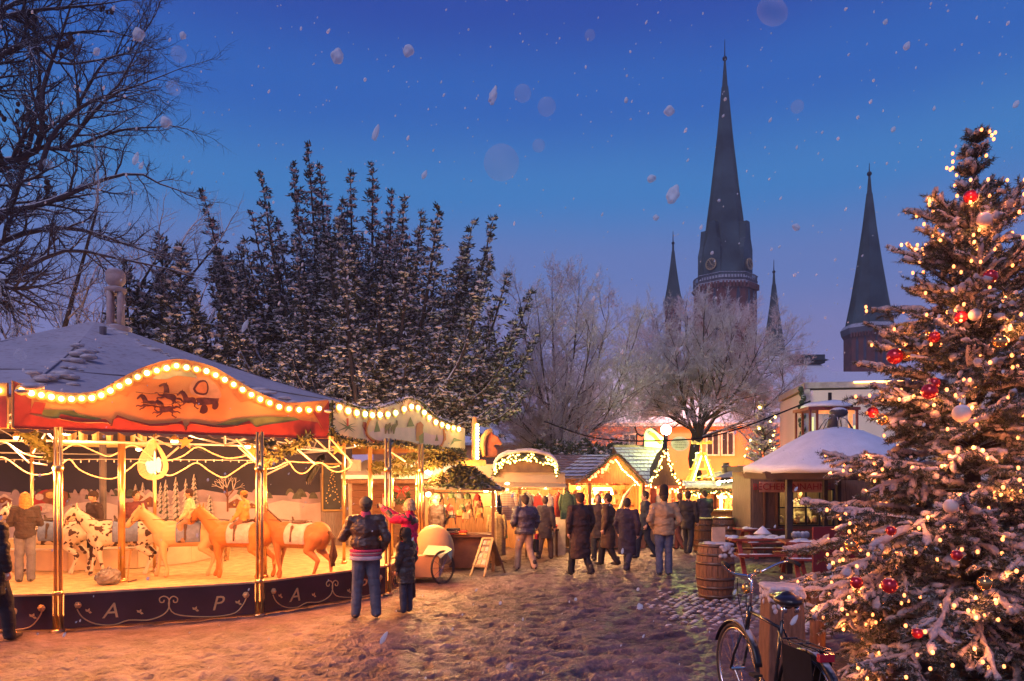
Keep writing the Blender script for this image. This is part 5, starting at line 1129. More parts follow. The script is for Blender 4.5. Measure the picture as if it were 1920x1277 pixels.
mb=MB(); mb.box(((x0+x1)/2,d+1.9,zt/2),(x1-x0,.05,zt)); mb.box((x0+.02,d+.9,zt/2),(.04,1.9,zt)); mb.box((x1-.02,d+.9,zt/2),(.04,1.9,zt)); mb.build('back_wall',mat('lit_boards',(.5,.28,.12),.6,.3,3,wood=(10,10,1.2)),k2)
mb=MB(); mb.tube([(x0,d-.5,zo-.16),(x1,d-.5,zo-.16)],.018,6); mb.build('hanging_rail',STEEL,k2)
mb=MB(); mb.box((hx(1045,d),d-.1,.55),(.42,.06,1.1)); mb.build('white_counter_panel',mat('pale_panel',(.5,.42,.4),.5),k2)
garment(951,921,19.3,.44,.75,'x','plaid red and cream shirt at the left of the clothes stall',.85,mtl=PLD)
garment(988,925,19.4,.36,.66,'grey','grey open coat second from left in the clothes stall',.8,True)
garment(1010,928,19.4,.30,.5,'red','red jacket hanging mid stall beside yellow lights',.8)
garment(1030,928,19.2,.26,.5,'cream','pale pointed shawl lit from behind',0)
garment(1047,926,19.4,.30,.60,'red','deep red coat right of the pale shawl',.7)
garment(1064,924,19.2,.36,.68,'green','dark green coat at the right end of the clothes stall',.6)
garment(1081,928,19.5,.3,.6,'dark','black coat between the clothes stall and the gabled stall',.6)
garment(971,930,19.9,.3,.55,'brown','brown jacket behind the plaid shirt',.7)
garment(1000,946,20.1,.3,.5,'dark','black top low in the clothes stall',.7)
garment(905,930,18.6,.42,.95,'dark','long black coat on the rack left of the mannequin',.7)
garment(892,926,18.6,.34,.6,'cream','white top on the rack left of the black coat',.6)
garment(896,950,18.7,.24,.75,'red','long red scarf dress on the rack',0)
garment(921,926,18.7,.42,.72,'dark','black leather jacket high behind the beige coat',.8)
garment(882,945,18.8,.26,.8,'red','dark red dress at the left end of the rack',0)
garment(931,963,17.9,.40,1.0,'tan','beige coat hanging on a stand behind the chalkboard',.55,True,grp=None)
mb=MB(); p=GX(931,17.95,0); mb.tube([p,p+Vector((0,0,1.95))],.016,8); mb.tube([p+Vector((-.28,0,1.38)),p+Vector((.28,0,1.38))],.012,6)
for a in range(3): q=a*2.09+.5; mb.tube([p+Vector((0,0,.12)),p+Vector((math.cos(q)*.28,math.sin(q)*.28,.01))],.012,6)
o=mb.build('coat_stand',STEEL,None,True); tag(o,'metal stand that carries the beige coat','coat stand')
mb=MB(); p0,p1=GX(876,18.7,0),GX(926,18.7,0); zz_=hz(922,18.7); mb.tube([p0,p0+Vector((0,0,zz_)),p1+Vector((0,0,zz_)),p1],.018,7); o=mb.build('clothes_rack',STEEL,None,True); tag(o,'steel clothes rack between hat stall and clothes stall','clothes rack')
mb=MB(); c=P(945,985,18.6)
for k in range(16): a=k*.39; mb.tube([c,c+Vector((math.cos(a)*.04,math.sin(a)*.04,-.12)),c+Vector((math.cos(a)*.09,math.sin(a)*.09,-.32))],.012,4)
o=mb.build('straw_tassel',mat('green_raffia',(.3,.42,.12),.7),None); tag(o,'green and yellow raffia tassel hanging beside the beige coat','tassel')
for x,y,dd,c,lb in [(913,914,19,'r','left'),(906,921,18.2,'r','x')]: pass
for px,py,dd,pw in [(951,907,19.4,18),(1023,912,19.5,26),(911,921,17.9,10),(925,922,17.9,8),(1085,915,19.8,34)]:
    mb=MB(); mb.ball(P(px,py,dd),(.06,.05,.035),10,6); o=mb.build('spot_lamp',emat('spot_glow',(1,.66,.26),26),None,True); tag(o,{951:'oval lamp over the plaid shirt',1023:'bright lamp over the red jacket in the clothes stall',911:'left small lamp above the beige coat',925:'right small lamp above the beige coat',1085:'glaring lamp where the clothes stall meets the gabled stall'}[px],'lamp','spot lamps of the stalls'); lamp('stall_light',P(px,py+6,dd-.1),pw*3.3,(1,.55,.19),.06)
lamp('stall_light',Vector((hx(985,20),20.8,1.9)),179,(1,.5,.17),.1)
# goods table under the clothes
mb=MB(); p=GX(1015,19.6,0); mb.box(p+Vector((0,0,.72)),(.9,.5,.05)); 
for a in(-.4,.4):
    for b in(-.2,.2): mb.box(p+Vector((a,b,.35)),(.04,.04,.7))
o=mb.build('trestle_table',WOODM,None); tag(o,'small dark table with textiles below the hanging clothes','table')
for i in range(6): mb=MB(); mb.ball(p+Vector((-.35+i*.14,-.05+.08*(i%2),.80)),(.09,.09,.06),8,5); o=mb.build('yarn_bundle',cl(['red','cream','orange','green','tan','red'][i]),None,True); tag(o,['red','cream','orange','green','tan','rust red'][i]+' soft bundle of knitwear on the small dark table','knitwear','knitwear bundles on the small table')
# --- gabled sweets stall (K3)
d=22.5; k3=thing('sweets_stall','gabled wooden stall with red lights and glowing sweets counter','market stall',GX(1125,d,0))
ax,az=hx(1155,d),hz(851,d); ex0,ex1=hx(1062,d),hx(1207,d); ze=hz(906,d)
gz=lambda x:az-(abs(x-ax)*((az-ze)/(ex1-ax)))
exl=hx(1098,d); 
mb=MB(); dpth=3.2
a=Vector((exl-.0,d-.5,hz(893,d)));b=Vector((exl,d+dpth,hz(893,d)));c=Vector((ax,d+dpth,az));e_=Vector((ax,d-.5,az)); 
L0=Vector((hx(1040,d),d-.45,hz(896,d)));L1=Vector((hx(1110,d),d-.45,hz(896,d)));L2=Vector((hx(1165,d+2),d+1.9,hz(853,d+2)));L3=Vector((hx(1095,d+2),d+1.9,hz(853,d+2)))
shingle_roof(mb,L0,L1,L2,L3,7,7,.05); mb.plate([L0,L1,L2,L3],(0,0,-.04))
R0=Vector((ex1+.05,d-.5,ze-.02));R1=Vector((ex1+.05,d+dpth,ze-.02)); shingle_roof(mb,R0,R1,c,e_,9,14); mb.plate([R0,R1,c,e_],(0,0,-.03)); A0_=Vector((exl-.35,d-.5,hz(906,d)));A1_=Vector((exl-.35,d+dpth,hz(906,d)));
mb.plate([A0_,e_,c,A1_],(0,0,-.03)); shingle_roof(mb,A0_,A1_,c,e_,9,14)
mb.build('roof',SH,k3)
mb=MB(); mb.plate([(exl-.3,d-.3,hz(906,d)),(ex1-.03,d-.3,ze),(ax,d-.3,az-.05)],(0,.04,0)); mb.box(((ex0+exl)/2-.05,d-.28,hz(900,d)),(exl-ex0,.05,.18)); mb.build('gable_board',OPW,k3)
mb=MB()
for i in range(5): c_=Vector((hx(1130+i*6,d),d-.34,hz(880-abs(2-i)*3,d))); 
for (px,py) in ((1138,880),(1128,893)): 
    c_=P(px,py,d-.34); r=.16 if px>1135 else .1; mb.plate([c_+Vector((math.sin(k*PI/5)*r*(1 if k%2==0 else .42),0,math.cos(k*PI/5)*r*(1 if k%2==0 else .42))) for k in range(10)],(0,.02,0))
mb.build('carved_star',WOODL,k3)
ch=thing('light_chain','orange light chain down the right gable edge of the sweets stall','light chain',(ax,d-.4,az)); lights_on(ch,[P(1154,862,d-.42),P(1165,878,d-.42),P(1197,908,d-.42)],17,.008,emat('orange_bulb',(1,.42,.10),26,False),.024,3)
ch=thing('light_chain','red glowing lights and bows on the left gable edge of the sweets stall','light chain',(ax-1,d-.4,az)); lights_on(ch,[P(1105,898,d-.42),P(1118,888,d-.42),P(1133,876,d-.42),P(1150,866,d-.42)],12,.03,emat('red_bulb',(1,.13,.04),9,False),.045,4)
garland('fir garland along both gable edges of the sweets stall',[P(1100,897,d-.55),P(1128,874,d-.55),P(1155,852,d-.55),P(1180,878,d-.55),P(1207,905,d-.55)],.075,22)
mb=MB()
for x in(ex0,hx(1100,d)*0+exl+.1,ex1-.05): mb.box((x,d-.25,ze/2),(.09,.09,ze))
mb.build('post',WOODM,k3)
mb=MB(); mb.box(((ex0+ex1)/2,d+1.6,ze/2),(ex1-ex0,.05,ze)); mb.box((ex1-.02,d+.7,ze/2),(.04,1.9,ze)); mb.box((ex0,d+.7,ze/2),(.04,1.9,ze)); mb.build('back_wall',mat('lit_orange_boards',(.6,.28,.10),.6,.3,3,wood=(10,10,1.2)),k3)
mb=MB(); mb.box(((ex0+ex1)/2,d-.35,.46),(ex1-ex0-.1,.5,.92)); mb.build('counter',CNT,k3)
mb=MB(); mb.box(((ex0+ex1)/2,d-.62,.97),(ex1-ex0+.05,.12,.06)); mb.build('counter_edge',BEIGE,k3)
mb=MB()
for z in(1.2,1.5,1.8): mb.box(((ex0+ex1)/2,d+1.45,z),(ex1-ex0-.1,.25,.025))
mb.build('shelf',WOODL,k3)
tb=MB(); tb.tube([P(1112,917,d-.1),P(1146,917,d-.1),P(1148,927,d-.1)],.035,8); o=tb.build('tube_lamp',emat('tube_hot',(1,.66,.22),30),None); tag(o,'long horizontal tube lamp inside the gabled sweets stall','lamp')
tb=MB(); tb.tube([P(1124,939,d+.4),P(1134,939,d+.4)],.05,8); o=tb.build('heat_lamp',emat('tube_hot',(1,.66,.22),30),None); tag(o,'small bright lamp low over the sweets counter','lamp')
lamp('stall_light',P(1130,922,d-.1),491,(1,.50,.15),.12); lamp('stall_light',P(1100,930,d+.5),179,(1,.45,.13),.1); lamp('stall_light',P(1165,884,d-.8),62,(1,.32,.08),.08)
pr=random.Random(19)
gmc=['orange','cream','red','tan','brown']
for i in range(34):
    x=ex0+.15+(i%17)*((ex1-ex0-.3)/17); y=d-.45+(i//17)*.18; hgt=pr.uniform(.06,.2); mb=MB(); z=.94
    if i%3==0: mb.lathe([(.04,z),(.045,z+hgt),(.03,z+hgt+.03),(.001,z+hgt+.035)],(x,y,0),9)
    elif i%3==1: mb.ball((x,y,z+.05),(.06,.05,.06),8,5)
    else: mb.box((x,y,z+hgt/2),(.09,.09,hgt),rz=pr.random())
    o=mb.build('sweets_bag' if i%3 else 'sweets_jar',mat('sweet_'+gmc[i%5],cols[gmc[i%5]],.3),None,i%3<2); tag(o,'small packet or jar of sweets lined up on the glowing counter','sweets','sweets on the glowing counter')
for i in range(24):
    x=ex0+.2+(i%8)*((ex1-ex0-.4)/8); z=(1.215,1.515,1.815)[i//8]; mb=MB(); h=pr.uniform(.12,.22); mb.lathe([(.05,z),(.055,z+h*.7),(.025,z+h*.85),(.025,z+h),(.001,z+h+.01)],(x,d+1.42,0),9); o=mb.build('bottle',mat('sweet_'+gmc[i%5],cols[gmc[i%5]],.3),None,True); tag(o,'small bottle on a shelf at the back of the sweets stall','bottle','bottles on the sweets stall shelves')
# pale hanging cone cloth between the stalls
mb=MB(); mb.tube([P(1190,905,d-.5),P(1172,930,d-.45),P(1158,975,d-.35)],[.03,.16,.26],10,flat=.35); o=mb.build('gathered_curtain',mat('patterned_cloth',(.6,.4,.25),.8,.4,30),None,True); tag(o,'patterned curtain gathered at the right corner of the sweets stall','curtain')
# --- gift stall with little steep tower gable (K4)
d=23.5; k4=thing('gift_stall','stall with snowy shingle roof and steep pointed tower gable in lights','market stall',GX(1240,d,0))
mb=MB(); a=Vector((hx(1190,d),d-.3,hz(908,d)));b=Vector((hx(1262,d),d-.3,hz(908,d)));c=Vector((hx(1250,d+3),d+3,hz(838,d+3)));e_=Vector((hx(1150,d+3),d+3,hz(838,d+3)))
shingle_roof(mb,a,b,c,e_,10,12); mb.plate([a,b,c,e_],(0,0,-.03)); mb.box((Vector(c)+Vector(e_))/2+Vector((0,0,.02)),((c-e_).length,.18,.1)); mb.plate([e_,c,c+Vector((0,2,-1)),e_+Vector((0,2,-1))],(0,0,-.03)); mb.build('roof',SH,k4)
ta=[(1213,908),(1228,890),(1238,868),(1245,842),(1250,858),(1258,880),(1278,912)]
mb=MB(); 
front=[P(1217,912,d-.35),P(1232,888,d-.35),P(1241,862,d-.35),P(1246,838,d-.35),P(1254,862,d-.35),P(1260,885,d-.35),P(1277,912,d-.35)]
mb.plate(front,(0,.05,0)); mb.plate([front[0]+Vector((0,.05,0)),front[3]+Vector((0,.05,0)),front[3]+Vector((0,1.3,-.2)),front[0]+Vector((0,1.3,0))],(.02,0,0)); mb.plate([front[-1]+Vector((0,.05,0)),front[3]+Vector((0,.05,0)),front[3]+Vector((0,1.3,-.2)),front[-1]+Vector((0,1.3,0))],(-.02,0,0)); mb.build('tower_gable',mat('dark_gable',(.10,.05,.035),.7,.3,4,wood=(10,10,1)),k4)
mb=MB(); mb.lathe([(.09,0),(.05,.25),(.01,.5)],P(1246,842,d-.3),8); mb.build('tower_tip',DARK,k4)
mb=MB(); mb.box(((hx(1190,d)+hx(1280,d))/2,d-.33,hz(913,d)),(hx(1280,d)-hx(1190,d),.08,.10)); mb.build('eaves_beam',mat('red_beam',(.4,.12,.06),.5),k4)
mb=MB(); xa,xb=hx(1192,d),hx(1278,d)
for x,w_ in ((hx(1197,d),.14),(hx(1222,d),.18),(hx(1272,d),.12)): mb.box((x,d-.25,1.0),(w_,.1,2.0))
mb.build('post',mat('red_post',(.3,.07,.04),.5),k4)
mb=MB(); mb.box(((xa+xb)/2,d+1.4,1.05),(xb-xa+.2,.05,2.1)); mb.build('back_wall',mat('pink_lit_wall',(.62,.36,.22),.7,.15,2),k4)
mb=MB(); mb.box(((xa+xb)/2,d-.2,.5),(xb-xa,.5,1.0)); mb.build('counter',BEIGE,k4)
mb=MB(); mb.plate([P(1229,965,d-.3),P(1229,935,d-.3),P(1231,929,d-.3),P(1234,927,d-.3),P(1237,929,d-.3),P(1239,935,d-.3),P(1239,965,d-.3)],(0,.03,0)); mb.build('arched_panel',mat('cream_panel',(.75,.6,.4),.6),k4)
ch=thing('light_chain','golden lights on both edges of the steep tower gable','light chain',P(1245,870,d-.4)); lights_on(ch,[P(1246,848,d-.42),P(1238,868,d-.42),P(1229,890,d-.42),P(1213,910,d-.42)],26,.035,GOLDB,.024,5); lights_on(ch,[P(1246,848,d-.42),P(1256,868,d-.42),P(1262,890,d-.42),P(1278,915,d-.42)],24,.035,GOLDB,.024,6)
ch=thing('light_chain','few warm bulbs along the eaves between sweets and gift stall','light chain',P(1200,908,d-.5)); lights_on(ch,[P(1190,909,d-.5),P(1225,914,d-.5),P(1270,917,d-.5)],9,.01,WARMB,.022,7)
lamp('stall_light',P(1222,920,d+.1),141,(1,.5,.2),.1); lamp('stall_light',P(1262,925,d+.1),133,(1,.5,.2),.1); 
for i in range(14):
    x=xa+.15+i*.1; mb=MB(); mb.ball((x,d+.8,1.35+.12*(i%3)),(.05,.05,.07),8,5); o=mb.build('gift_figure',mat('sweet_'+gmc[i%5],cols[gmc[i%5]],.3),None,True); tag(o,'small figure on display inside the gift stall','ornament','ornaments inside the gift stall')
# --- round drinks stall (K5) with pyramid
d=24.; k5=thing('drinks_stall','broad drinks stall with pale snowy roof band and glowing opening','market stall',GX(1345,d,0)); xa,xb=hx(1272,d),hx(1402,d)
mb=MB(); a=Vector((xa,d-.5,hz(916,d)));b=Vector((xb+.4,d-.5,hz(914,d)));c=Vector((xb+.2,d+1,hz(903,d+1)));e_=Vector((xa+.2,d+1,hz(903,d+1))); mb.plate([a,b,c,e_],(0,0,-.06)); mb.plate([e_,c,c+Vector((0,1.6,-.3)),e_+Vector((0,1.6,-.3))],(0,0,-.06)); mb.build('roof',WOODM,k5)
mb=MB(); pr=random.Random(5); 
for i in range(30): x=xa+(xb-xa+.3)*(i+.5)/30; mb.ball((x,d-.50,hz(911,d)+pr.uniform(-.01,.02)),(.085,.10,.085),7,5)
mb.box(((xa+xb)/2+.15,d+.3,hz(905,d)),(xb-xa+.3,1.5,.10)); mb.build('roof_snow',SNOW,k5,True)
mb=MB()
for x in(xa,hx(1310,d),hx(1333,d),hx(1337,d),xb): mb.box((x,d-.3,1.0),(.12 if x!=xa else .07,.1,1.95))
mb.build('post',mat('red_post',(.3,.07,.04),.5),k5)
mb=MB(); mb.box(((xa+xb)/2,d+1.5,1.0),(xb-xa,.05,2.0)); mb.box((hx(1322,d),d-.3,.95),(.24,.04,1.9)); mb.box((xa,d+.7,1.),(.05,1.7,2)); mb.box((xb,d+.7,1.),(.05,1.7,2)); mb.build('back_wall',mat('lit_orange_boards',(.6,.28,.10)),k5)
mb=MB(); mb.box(((xa+xb)/2,d-.35,.5),(xb-xa,.35,1.0)); mb.build('counter',OPW,k5)
mb=MB(); mb.box(((xa+xb)/2,d-.4,1.03),(xb-xa+.1,.5,.05)); mb.build('counter_top',WOODL,k5)
ch=thing('light_chain','yellow bulbs in fir garland along the eaves of the drinks stall','light chain',P(1330,925,d-.7)); lights_on(ch,[P(1258,918,d-.65),P(1285,925,d-.65),P(1300,928,d-.65),P(1330,924,d-.65),P(1360,926,d-.65),P(1400,922,d-.65)],46,.035,GOLDB,.022,9)
garland('fir garland under the snowy eaves of the drinks stall',[P(1258,916,d-.6),P(1290,924,d-.6),P(1330,922,d-.6),P(1365,924,d-.6),P(1402,920,d-.6)],.08,24)
garland('fir garland lying on the roof of the drinks stall around the pyramid',[P(1282,908,d),P(1310,909,d),P(1345,909,d),P(1380,907,d)],.10,25)
tb=MB(); tb.tube([P(1338,932,d-.1),P(1362,932,d-.1)],.03,8); tb.tube([P(1370,931,d-.1),P(1377,933,d-.1),P(1379,938,d-.1)],.03,8); o=tb.build('tube_lamp',emat('tube_hot',(1,.66,.22),30),None); tag(o,'tube lamp under the eaves of the drinks stall','lamp')
lamp('stall_light',P(1355,936,d-.1),313,(1,.48,.14),.1); lamp('stall_light',P(1295,936,d+.1),179,(1,.52,.22),.1)
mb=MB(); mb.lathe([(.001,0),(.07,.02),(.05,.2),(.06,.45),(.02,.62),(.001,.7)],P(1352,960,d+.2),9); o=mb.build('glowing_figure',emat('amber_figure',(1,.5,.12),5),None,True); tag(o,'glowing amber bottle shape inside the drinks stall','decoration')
for i in range(12):
    mb=MB(); x=hx(1284+i*3.6,d); mb.lathe([(.035,1.06),(.045,1.1),(.04,1.18),(.05,1.2)],(x,d-.3,0),8); o=mb.build('mug',mat('sweet_'+gmc[i%5],cols[gmc[i%5]],.3),None,True); tag(o,'mug standing on the left counter of the drinks stall','mug','mugs on the drinks stall counter')
# christmas pyramid glowing on the roof
d=24.3; py=thing('christmas_pyramid','glowing yellow wooden christmas pyramid on the drinks stall roof','christmas pyramid',P(1315,903,d)); GLW=emat('pyramid_glow',(1,.62,.10),3.2)
mb=MB(); b0=P(1318,904,d); 
for s in(-1,1): mb.bar(b0+Vector((s*.42,0,0)),b0+Vector((s*.06,0,.95)),.07,.07); mb.bar(b0+Vector((s*.42,.5,0)),b0+Vector((s*.06,.25,.95)),.07,.07)
for z,w_ in((.02,.5),(.42,.36),(.72,.25),(.95,.14)): mb.box(b0+Vector((0,.2,z)),(w_*1.9,.5,.04))
mb.build('pyramid_frame',mat('yellow_wood',(.8,.6,.15),.5,.1),py)
mb=MB(); hub=b0+Vector((.02,.2,1.25)); mb.tube([b0+Vector((.02,.2,.95)),hub],.03,6)
for k in range(8): a=k*PI/4; e1=hub+Vector((math.cos(a)*.34,math.sin(a)*.34,.05)); mb.plate([hub,e1+Vector((math.sin(a)*.09,-math.cos(a)*.09,.05)),e1-Vector((math.sin(a)*.09,-math.cos(a)*.09,.05))],(0,0,.015))
mb.build('rotor',mat('yellow_wood',(.8,.6,.15)),py)
mb=MB(); 
for s in(-1,1):
    mb.tube([b0+Vector((s*.33,-.06,.05)),b0+Vector((s*.06,-.06,.85))],.022,6)
mb.build('light_strip',emat('strip_yellow',(1,.75,.2),14),py)
for i,(dx,z) in enumerate([(-.2,.06),(.0,.06),(.22,.06),(-.1,.46),(.12,.46),(0,.75)]): mb=MB(); mb.lathe([(.05,z),(.03,z+.1),(.035,z+.13),(.001,z+.19)],b0+Vector((dx,.12,0)),8); mb.build('figure',mat('yellow_wood',(.8,.6,.15)),py,True)
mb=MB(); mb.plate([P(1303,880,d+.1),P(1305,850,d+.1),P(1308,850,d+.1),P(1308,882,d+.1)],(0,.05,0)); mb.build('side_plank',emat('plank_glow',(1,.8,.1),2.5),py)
lamp('pyramid_light',P(1316,880,d-.6),45,(1,.72,.15),.08)
# bright green white floodlight on the tower tip, green board and oval sign behind
d=24.5; mb=MB(); mb.ball(P(1249,806,d),.17,12,8); fl=mb.build('flood_lamp',emat('flood_glow',(.95,1,.45),60),None,True); tag(fl,'glaring green white flood lamp above the pointed gable','lamp'); mb=MB(); mb.tube([P(1250,812,d),GX(1250,d,0)],.035,7); mb.lathe([(.05,-.16),(.12,-.08),(.12,-.06)],P(1249,806,d),10); mb.build('mast',DARK,fl)
lamp('flood_and_fill',P(1249,806,d-.35),10,(.9,1,.5),.1); lamp('flood_and_fill',P(1268,846,d+1.0),520,(.9,1,.22),.1)  # second lamp is added behind the gable for yellow-green spill
mb=MB(); c=[(1209,838),(1208,815),(1212,806),(1220,803),(1228,808),(1240,818),(1246,822),(1246,840)]; mb.plate([P(x,y,26.2) for x,y in c],(0,.12,0)); gb=mb.build('curved_board',mat('mint_board',(.45,.62,.40),.5,.1),None); tag(gb,'curved mint green board with orange lettering left of the flood lamp','sign')
text('Glühwein',.30,Matrix.Translation(P(1228,822,26.19))@Matrix.Rotation(math.radians(22),4,'Y')@Matrix.Rotation(PI/2,4,'X'),mat('orange_letters',(.75,.25,.05),.5),gb) if False else None
mb=MB(); mb.tube([P(1218,812,26.17),P(1226,816,26.17),P(1240,832,26.17)],.06,5); mb.build('orange_scroll',mat('orange_letters',(.75,.25,.05),.5),gb)
mb=MB(); mb.plate([P(1275+17*math.cos(2*PI*i/24),832+14*math.sin(2*PI*i/24),28.5) for i in range(24)],(0,.1,0)); os_=mb.build('oval_sign',mat('grey_oval',(.35,.30,.33),.5),None); tag(os_,'grey oval sign with lines of small script right of the flood lamp','sign')
mb=MB()
for y,w_ in((824,7),(829,11),(834,12),(839,8)):
    for k in range(int(w_)): x=1275-w_+k*2; mb.bar(P(x,y+(k%2),28.45),P(x+1.4,y-(k%2),28.45),.015,.015)
mb.build('script_lines',mat('script_dark',(.08,.05,.06),.5),os_)
mb=MB(); mb.tube([P(1190,800,27),P(1194,812,27),P(1202,818,27),P(1218,813,27)],.03,5); mb.tube([P(1194,812,27),P(1190,900,27)],.03,5); mb.build('bell_bracket',DARK,None); br=bpy.data.objects['bell_bracket']; tag(br,'curled iron bracket on a pole holding a small bell','bracket')
mb=MB(); mb.lathe([(.10,-.12),(.085,0),(.055,.10),(.05,.2),(.001,.25)],P(1209,833,27),12); mb.tube([P(1209,819,27),P(1209,828,27)],.01,4); o=mb.build('bell',mat('bell_bronze',(.12,.07,.05),.4,metal=.6),None,True); tag(o,'small dark bell hanging from the curled bracket','bell')
# overhead cable
mb=MB(); mb.tube(smoothpath([P(1020,790,22),P(1120,822,22),P(1250,826,21),P(1360,812,20.5),P(1520,752,20)],5),.022,5); o=mb.build('overhead_cable',DARK,None); tag(o,'black cable sagging across the bare trees to the white hall','cable')
# black lantern/stove pipe on the drinks stall
d=23.6; mb=MB(); c=P(1361,905,d); mb.lathe([(.20,0),(.16,.12),(.13,.30),(.15,.42),(.16,.52),(.10,.55),(.10,.62),(.14,.63)],c,12); o=mb.build('stove_pot',mat('black_iron',(.05,.03,.03),.5,snow=.6,snowlo=.5),None,True); tag(o,'dark iron pot shaped chimney on the drinks stall roof','chimney')
d=23; t=thing('lantern_roof','low dark roof with white bulbs right of the drinks stall','market stall',GX(1390,d,0)); mb=MB(); mb.add([(hx(1340,d),d,hz(896,d)),(hx(1440,d),d,hz(893,d)),(hx(1425,d+1),d+1,hz(878,d+1)),(hx(1395,d+1),d+1,hz(872,d+1)),(hx(1440,d),d+2.5,hz(893,d)),(hx(1340,d),d+2.5,hz(896,d))],[(0,1,2,3),(2,4,5,3),(0,3,5),(1,4,2)]); mb.build('roof',SHD,t)
mb=MB(); mb.box((hx(1425,d),d+1.6,.9),(.4,.5,1.8)); mb.build('wall',SHD,t)
ch=thing('light_chain','few white bulbs on the dark roof edge beside the iron pot','light chain',P(1365,902,d-.1)); lights_on(ch,[P(1350,903,d-.1),P(1375,901,d-.1)],9,.015,emat('white_bulb',(1,.95,.85),14,False),.028,11)
mb=MB(); mb.ball(P(1347,906,d-.3),.07,10,7); o=mb.build('green_lamp',emat('green_lamp_glow',(.45,1,.15),30),None,True); tag(o,'small green lamp at the left end of the white bulbs','lamp'); lamp('green_light',P(1347,906,d-.5),14,(.5,1,.2),.05)

# ================================================================ BARRELS
STAVE=mat('barrel_stave',(.22,.10,.05),.5,.4,4,bump=.35,wood=(14,14,1),snow=.5,snowlo=.75)
HOOP=mat('barrel_hoop',(.16,.10,.07),.4,.3,8,metal=.6)
def barrel(px,d,h,r,label,sn=True):
    t=thing('barrel',label,'barrel',GX(px,d,0),0,None); c=GX(px,d,0); mb=MB(); n=22; K=8
    for i in range(n):
        vs=[];a0=2*PI*i/n+.012;a1=2*PI*(i+1)/n-.012
        for j in range(K+1):
            z=h*j/K; rr=r*(.80+.20*math.sin(PI*(j/K)*.96+.06)); 
            for a in(a0,a1): vs.append(c+Vector((math.cos(a)*rr,math.sin(a)*rr,z)))
            for a in(a1,a0): vs.append(c+Vector((math.cos(a)*(rr-.02),math.sin(a)*(rr-.02),z)))
        fs=[]
        for j in range(K):
            o=j*4; 
            for k in range(4): fs.append((o+k,o+(k+1)%4,o+4+(k+1)%4,o+4+k))
        fs.append((0,3,2,1)); fs.append((K*4,K*4+1,K*4+2,K*4+3)); mb.add(vs,fs)
    mb.build('stave_wall',STAVE,t)
    mb=MB(); mb.lathe([(.001,h-.03),(r*.79,h-.03),(r*.79,h-.06),(.001,h-.06)],c,20); mb.build('lid',STAVE,t)
    for z in (.04,.2,.36,.64,.8,.96):
        rr=r*(.80+.20*math.sin(PI*z*.96+.06)); mb=MB(); rr2=r*(.80+.20*math.sin(PI*(z+.03)*.96+.06)); mb.lathe([(rr+.002,h*z-.02),(rr+.008,h*z-.02),(rr2+.008,h*z+.03),(rr2+.002,h*z+.03)],c,26); mb.build('hoop',HOOP,t,True)
    if sn:
        mb=MB(); pr=random.Random(int(px))
        for i in range(26): a=-1.0+pr.gauss(0,.35); z=h*(1-abs(pr.gauss(0,.13))); z=min(z,h); rr=r*(.80+.20*math.sin(PI*(z/h)*.96+.06)); mb.ball(c+Vector((math.cos(a)*rr,math.sin(a)*rr,z)),(.05,.05,pr.uniform(.02,.05)),6,4)
        for i in range(16): a=pr.uniform(0,6.3); q=pr.random()*r*.7; mb.ball(c+Vector((math.cos(a)*q,math.sin(a)*q,h-.02)),(.12,.12,.035),7,4)
        mb.build('snow_patch',SNOWD,t,True)
    return t
barrel(1341,13.1,.95,.335,'brown wine barrel standing free with snow on its right shoulder')
barrel(1318,20.8,.95,.30,'barrel table at which people stand left of the drinks stall',False)
barrel(1356,20.6,.98,.34,'larger barrel table before the drinks stall opening',False)
mb=MB(); p=P(1347,1003,14.9); mb.box(p,(.26,.05,.30)); o=mb.build('paper_sign',mat('cream_paper',(.6,.42,.28),.7),None); 
mb.v=[]; tag(o,'small cream notice board seen above the free standing barrel','notice'); mb=MB(); mb.box(Vector((p.x,p.y+.03,(p.z-.16)/2)),(.04,.04,p.z-.16)); mb.build('stake',WOODM,o)

# ================================================================ RETURN KIOSK, ROUND BAR ROOF
d=19.2; kb=thing('cup_return_kiosk','wooden hut with a red lettered cup return board and barred lit window','kiosk',GX(1500,d,0)); xa,xb=hx(1410,d),hx(1655,d); zt=hz(884,d)
GB=mat('weathered_boards',(.14,.085,.065),.7,.25,3,bump=.4,wood=(10,10,1.2))
wx0,wx1,wz0,wz1=hx(1459,d),hx(1560,d),hz(985,d),hz(918,d)
mb=MB(); 
mb.box(((xa+wx0)/2,d,zt/2),(wx0-xa,.08,zt)); mb.box(((wx1+xb)/2,d,zt/2),(xb-wx1,.08,zt)); mb.box(((wx0+wx1)/2,d,wz0/2),(wx1-wx0,.08,wz0)); mb.box(((wx0+wx1)/2,d,(wz1+zt)/2),(wx1-wx0,.08,zt-wz1)); mb.box(((xa+xb)/2,d+1.6,zt/2),(xb-xa,.08,zt)); mb.box((xa,d+.8,zt/2),(.08,1.6,zt)); mb.box((xb,d+.8,zt/2),(.08,1.6,zt))
mb.build('wall',GB,kb)
mb=MB(); mb.box(((xa+xb)/2,d+.75,zt+.08),(xb-xa+.3,1.9,.14)); mb.build('roof',SHD,kb)
mb=MB()
for i in range(5): x=wx0+(wx1-wx0)*i/4; mb.box((x,d-.05,(wz0+wz1)/2),(.035,.05,wz1-wz0))
for z in(wz0,wz0+(wz1-wz0)*.5,wz1): mb.box(((wx0+wx1)/2,d-.052,z),(wx1-wx0+.05,.05,.035))
mb.build('window_bars',DARK,kb)
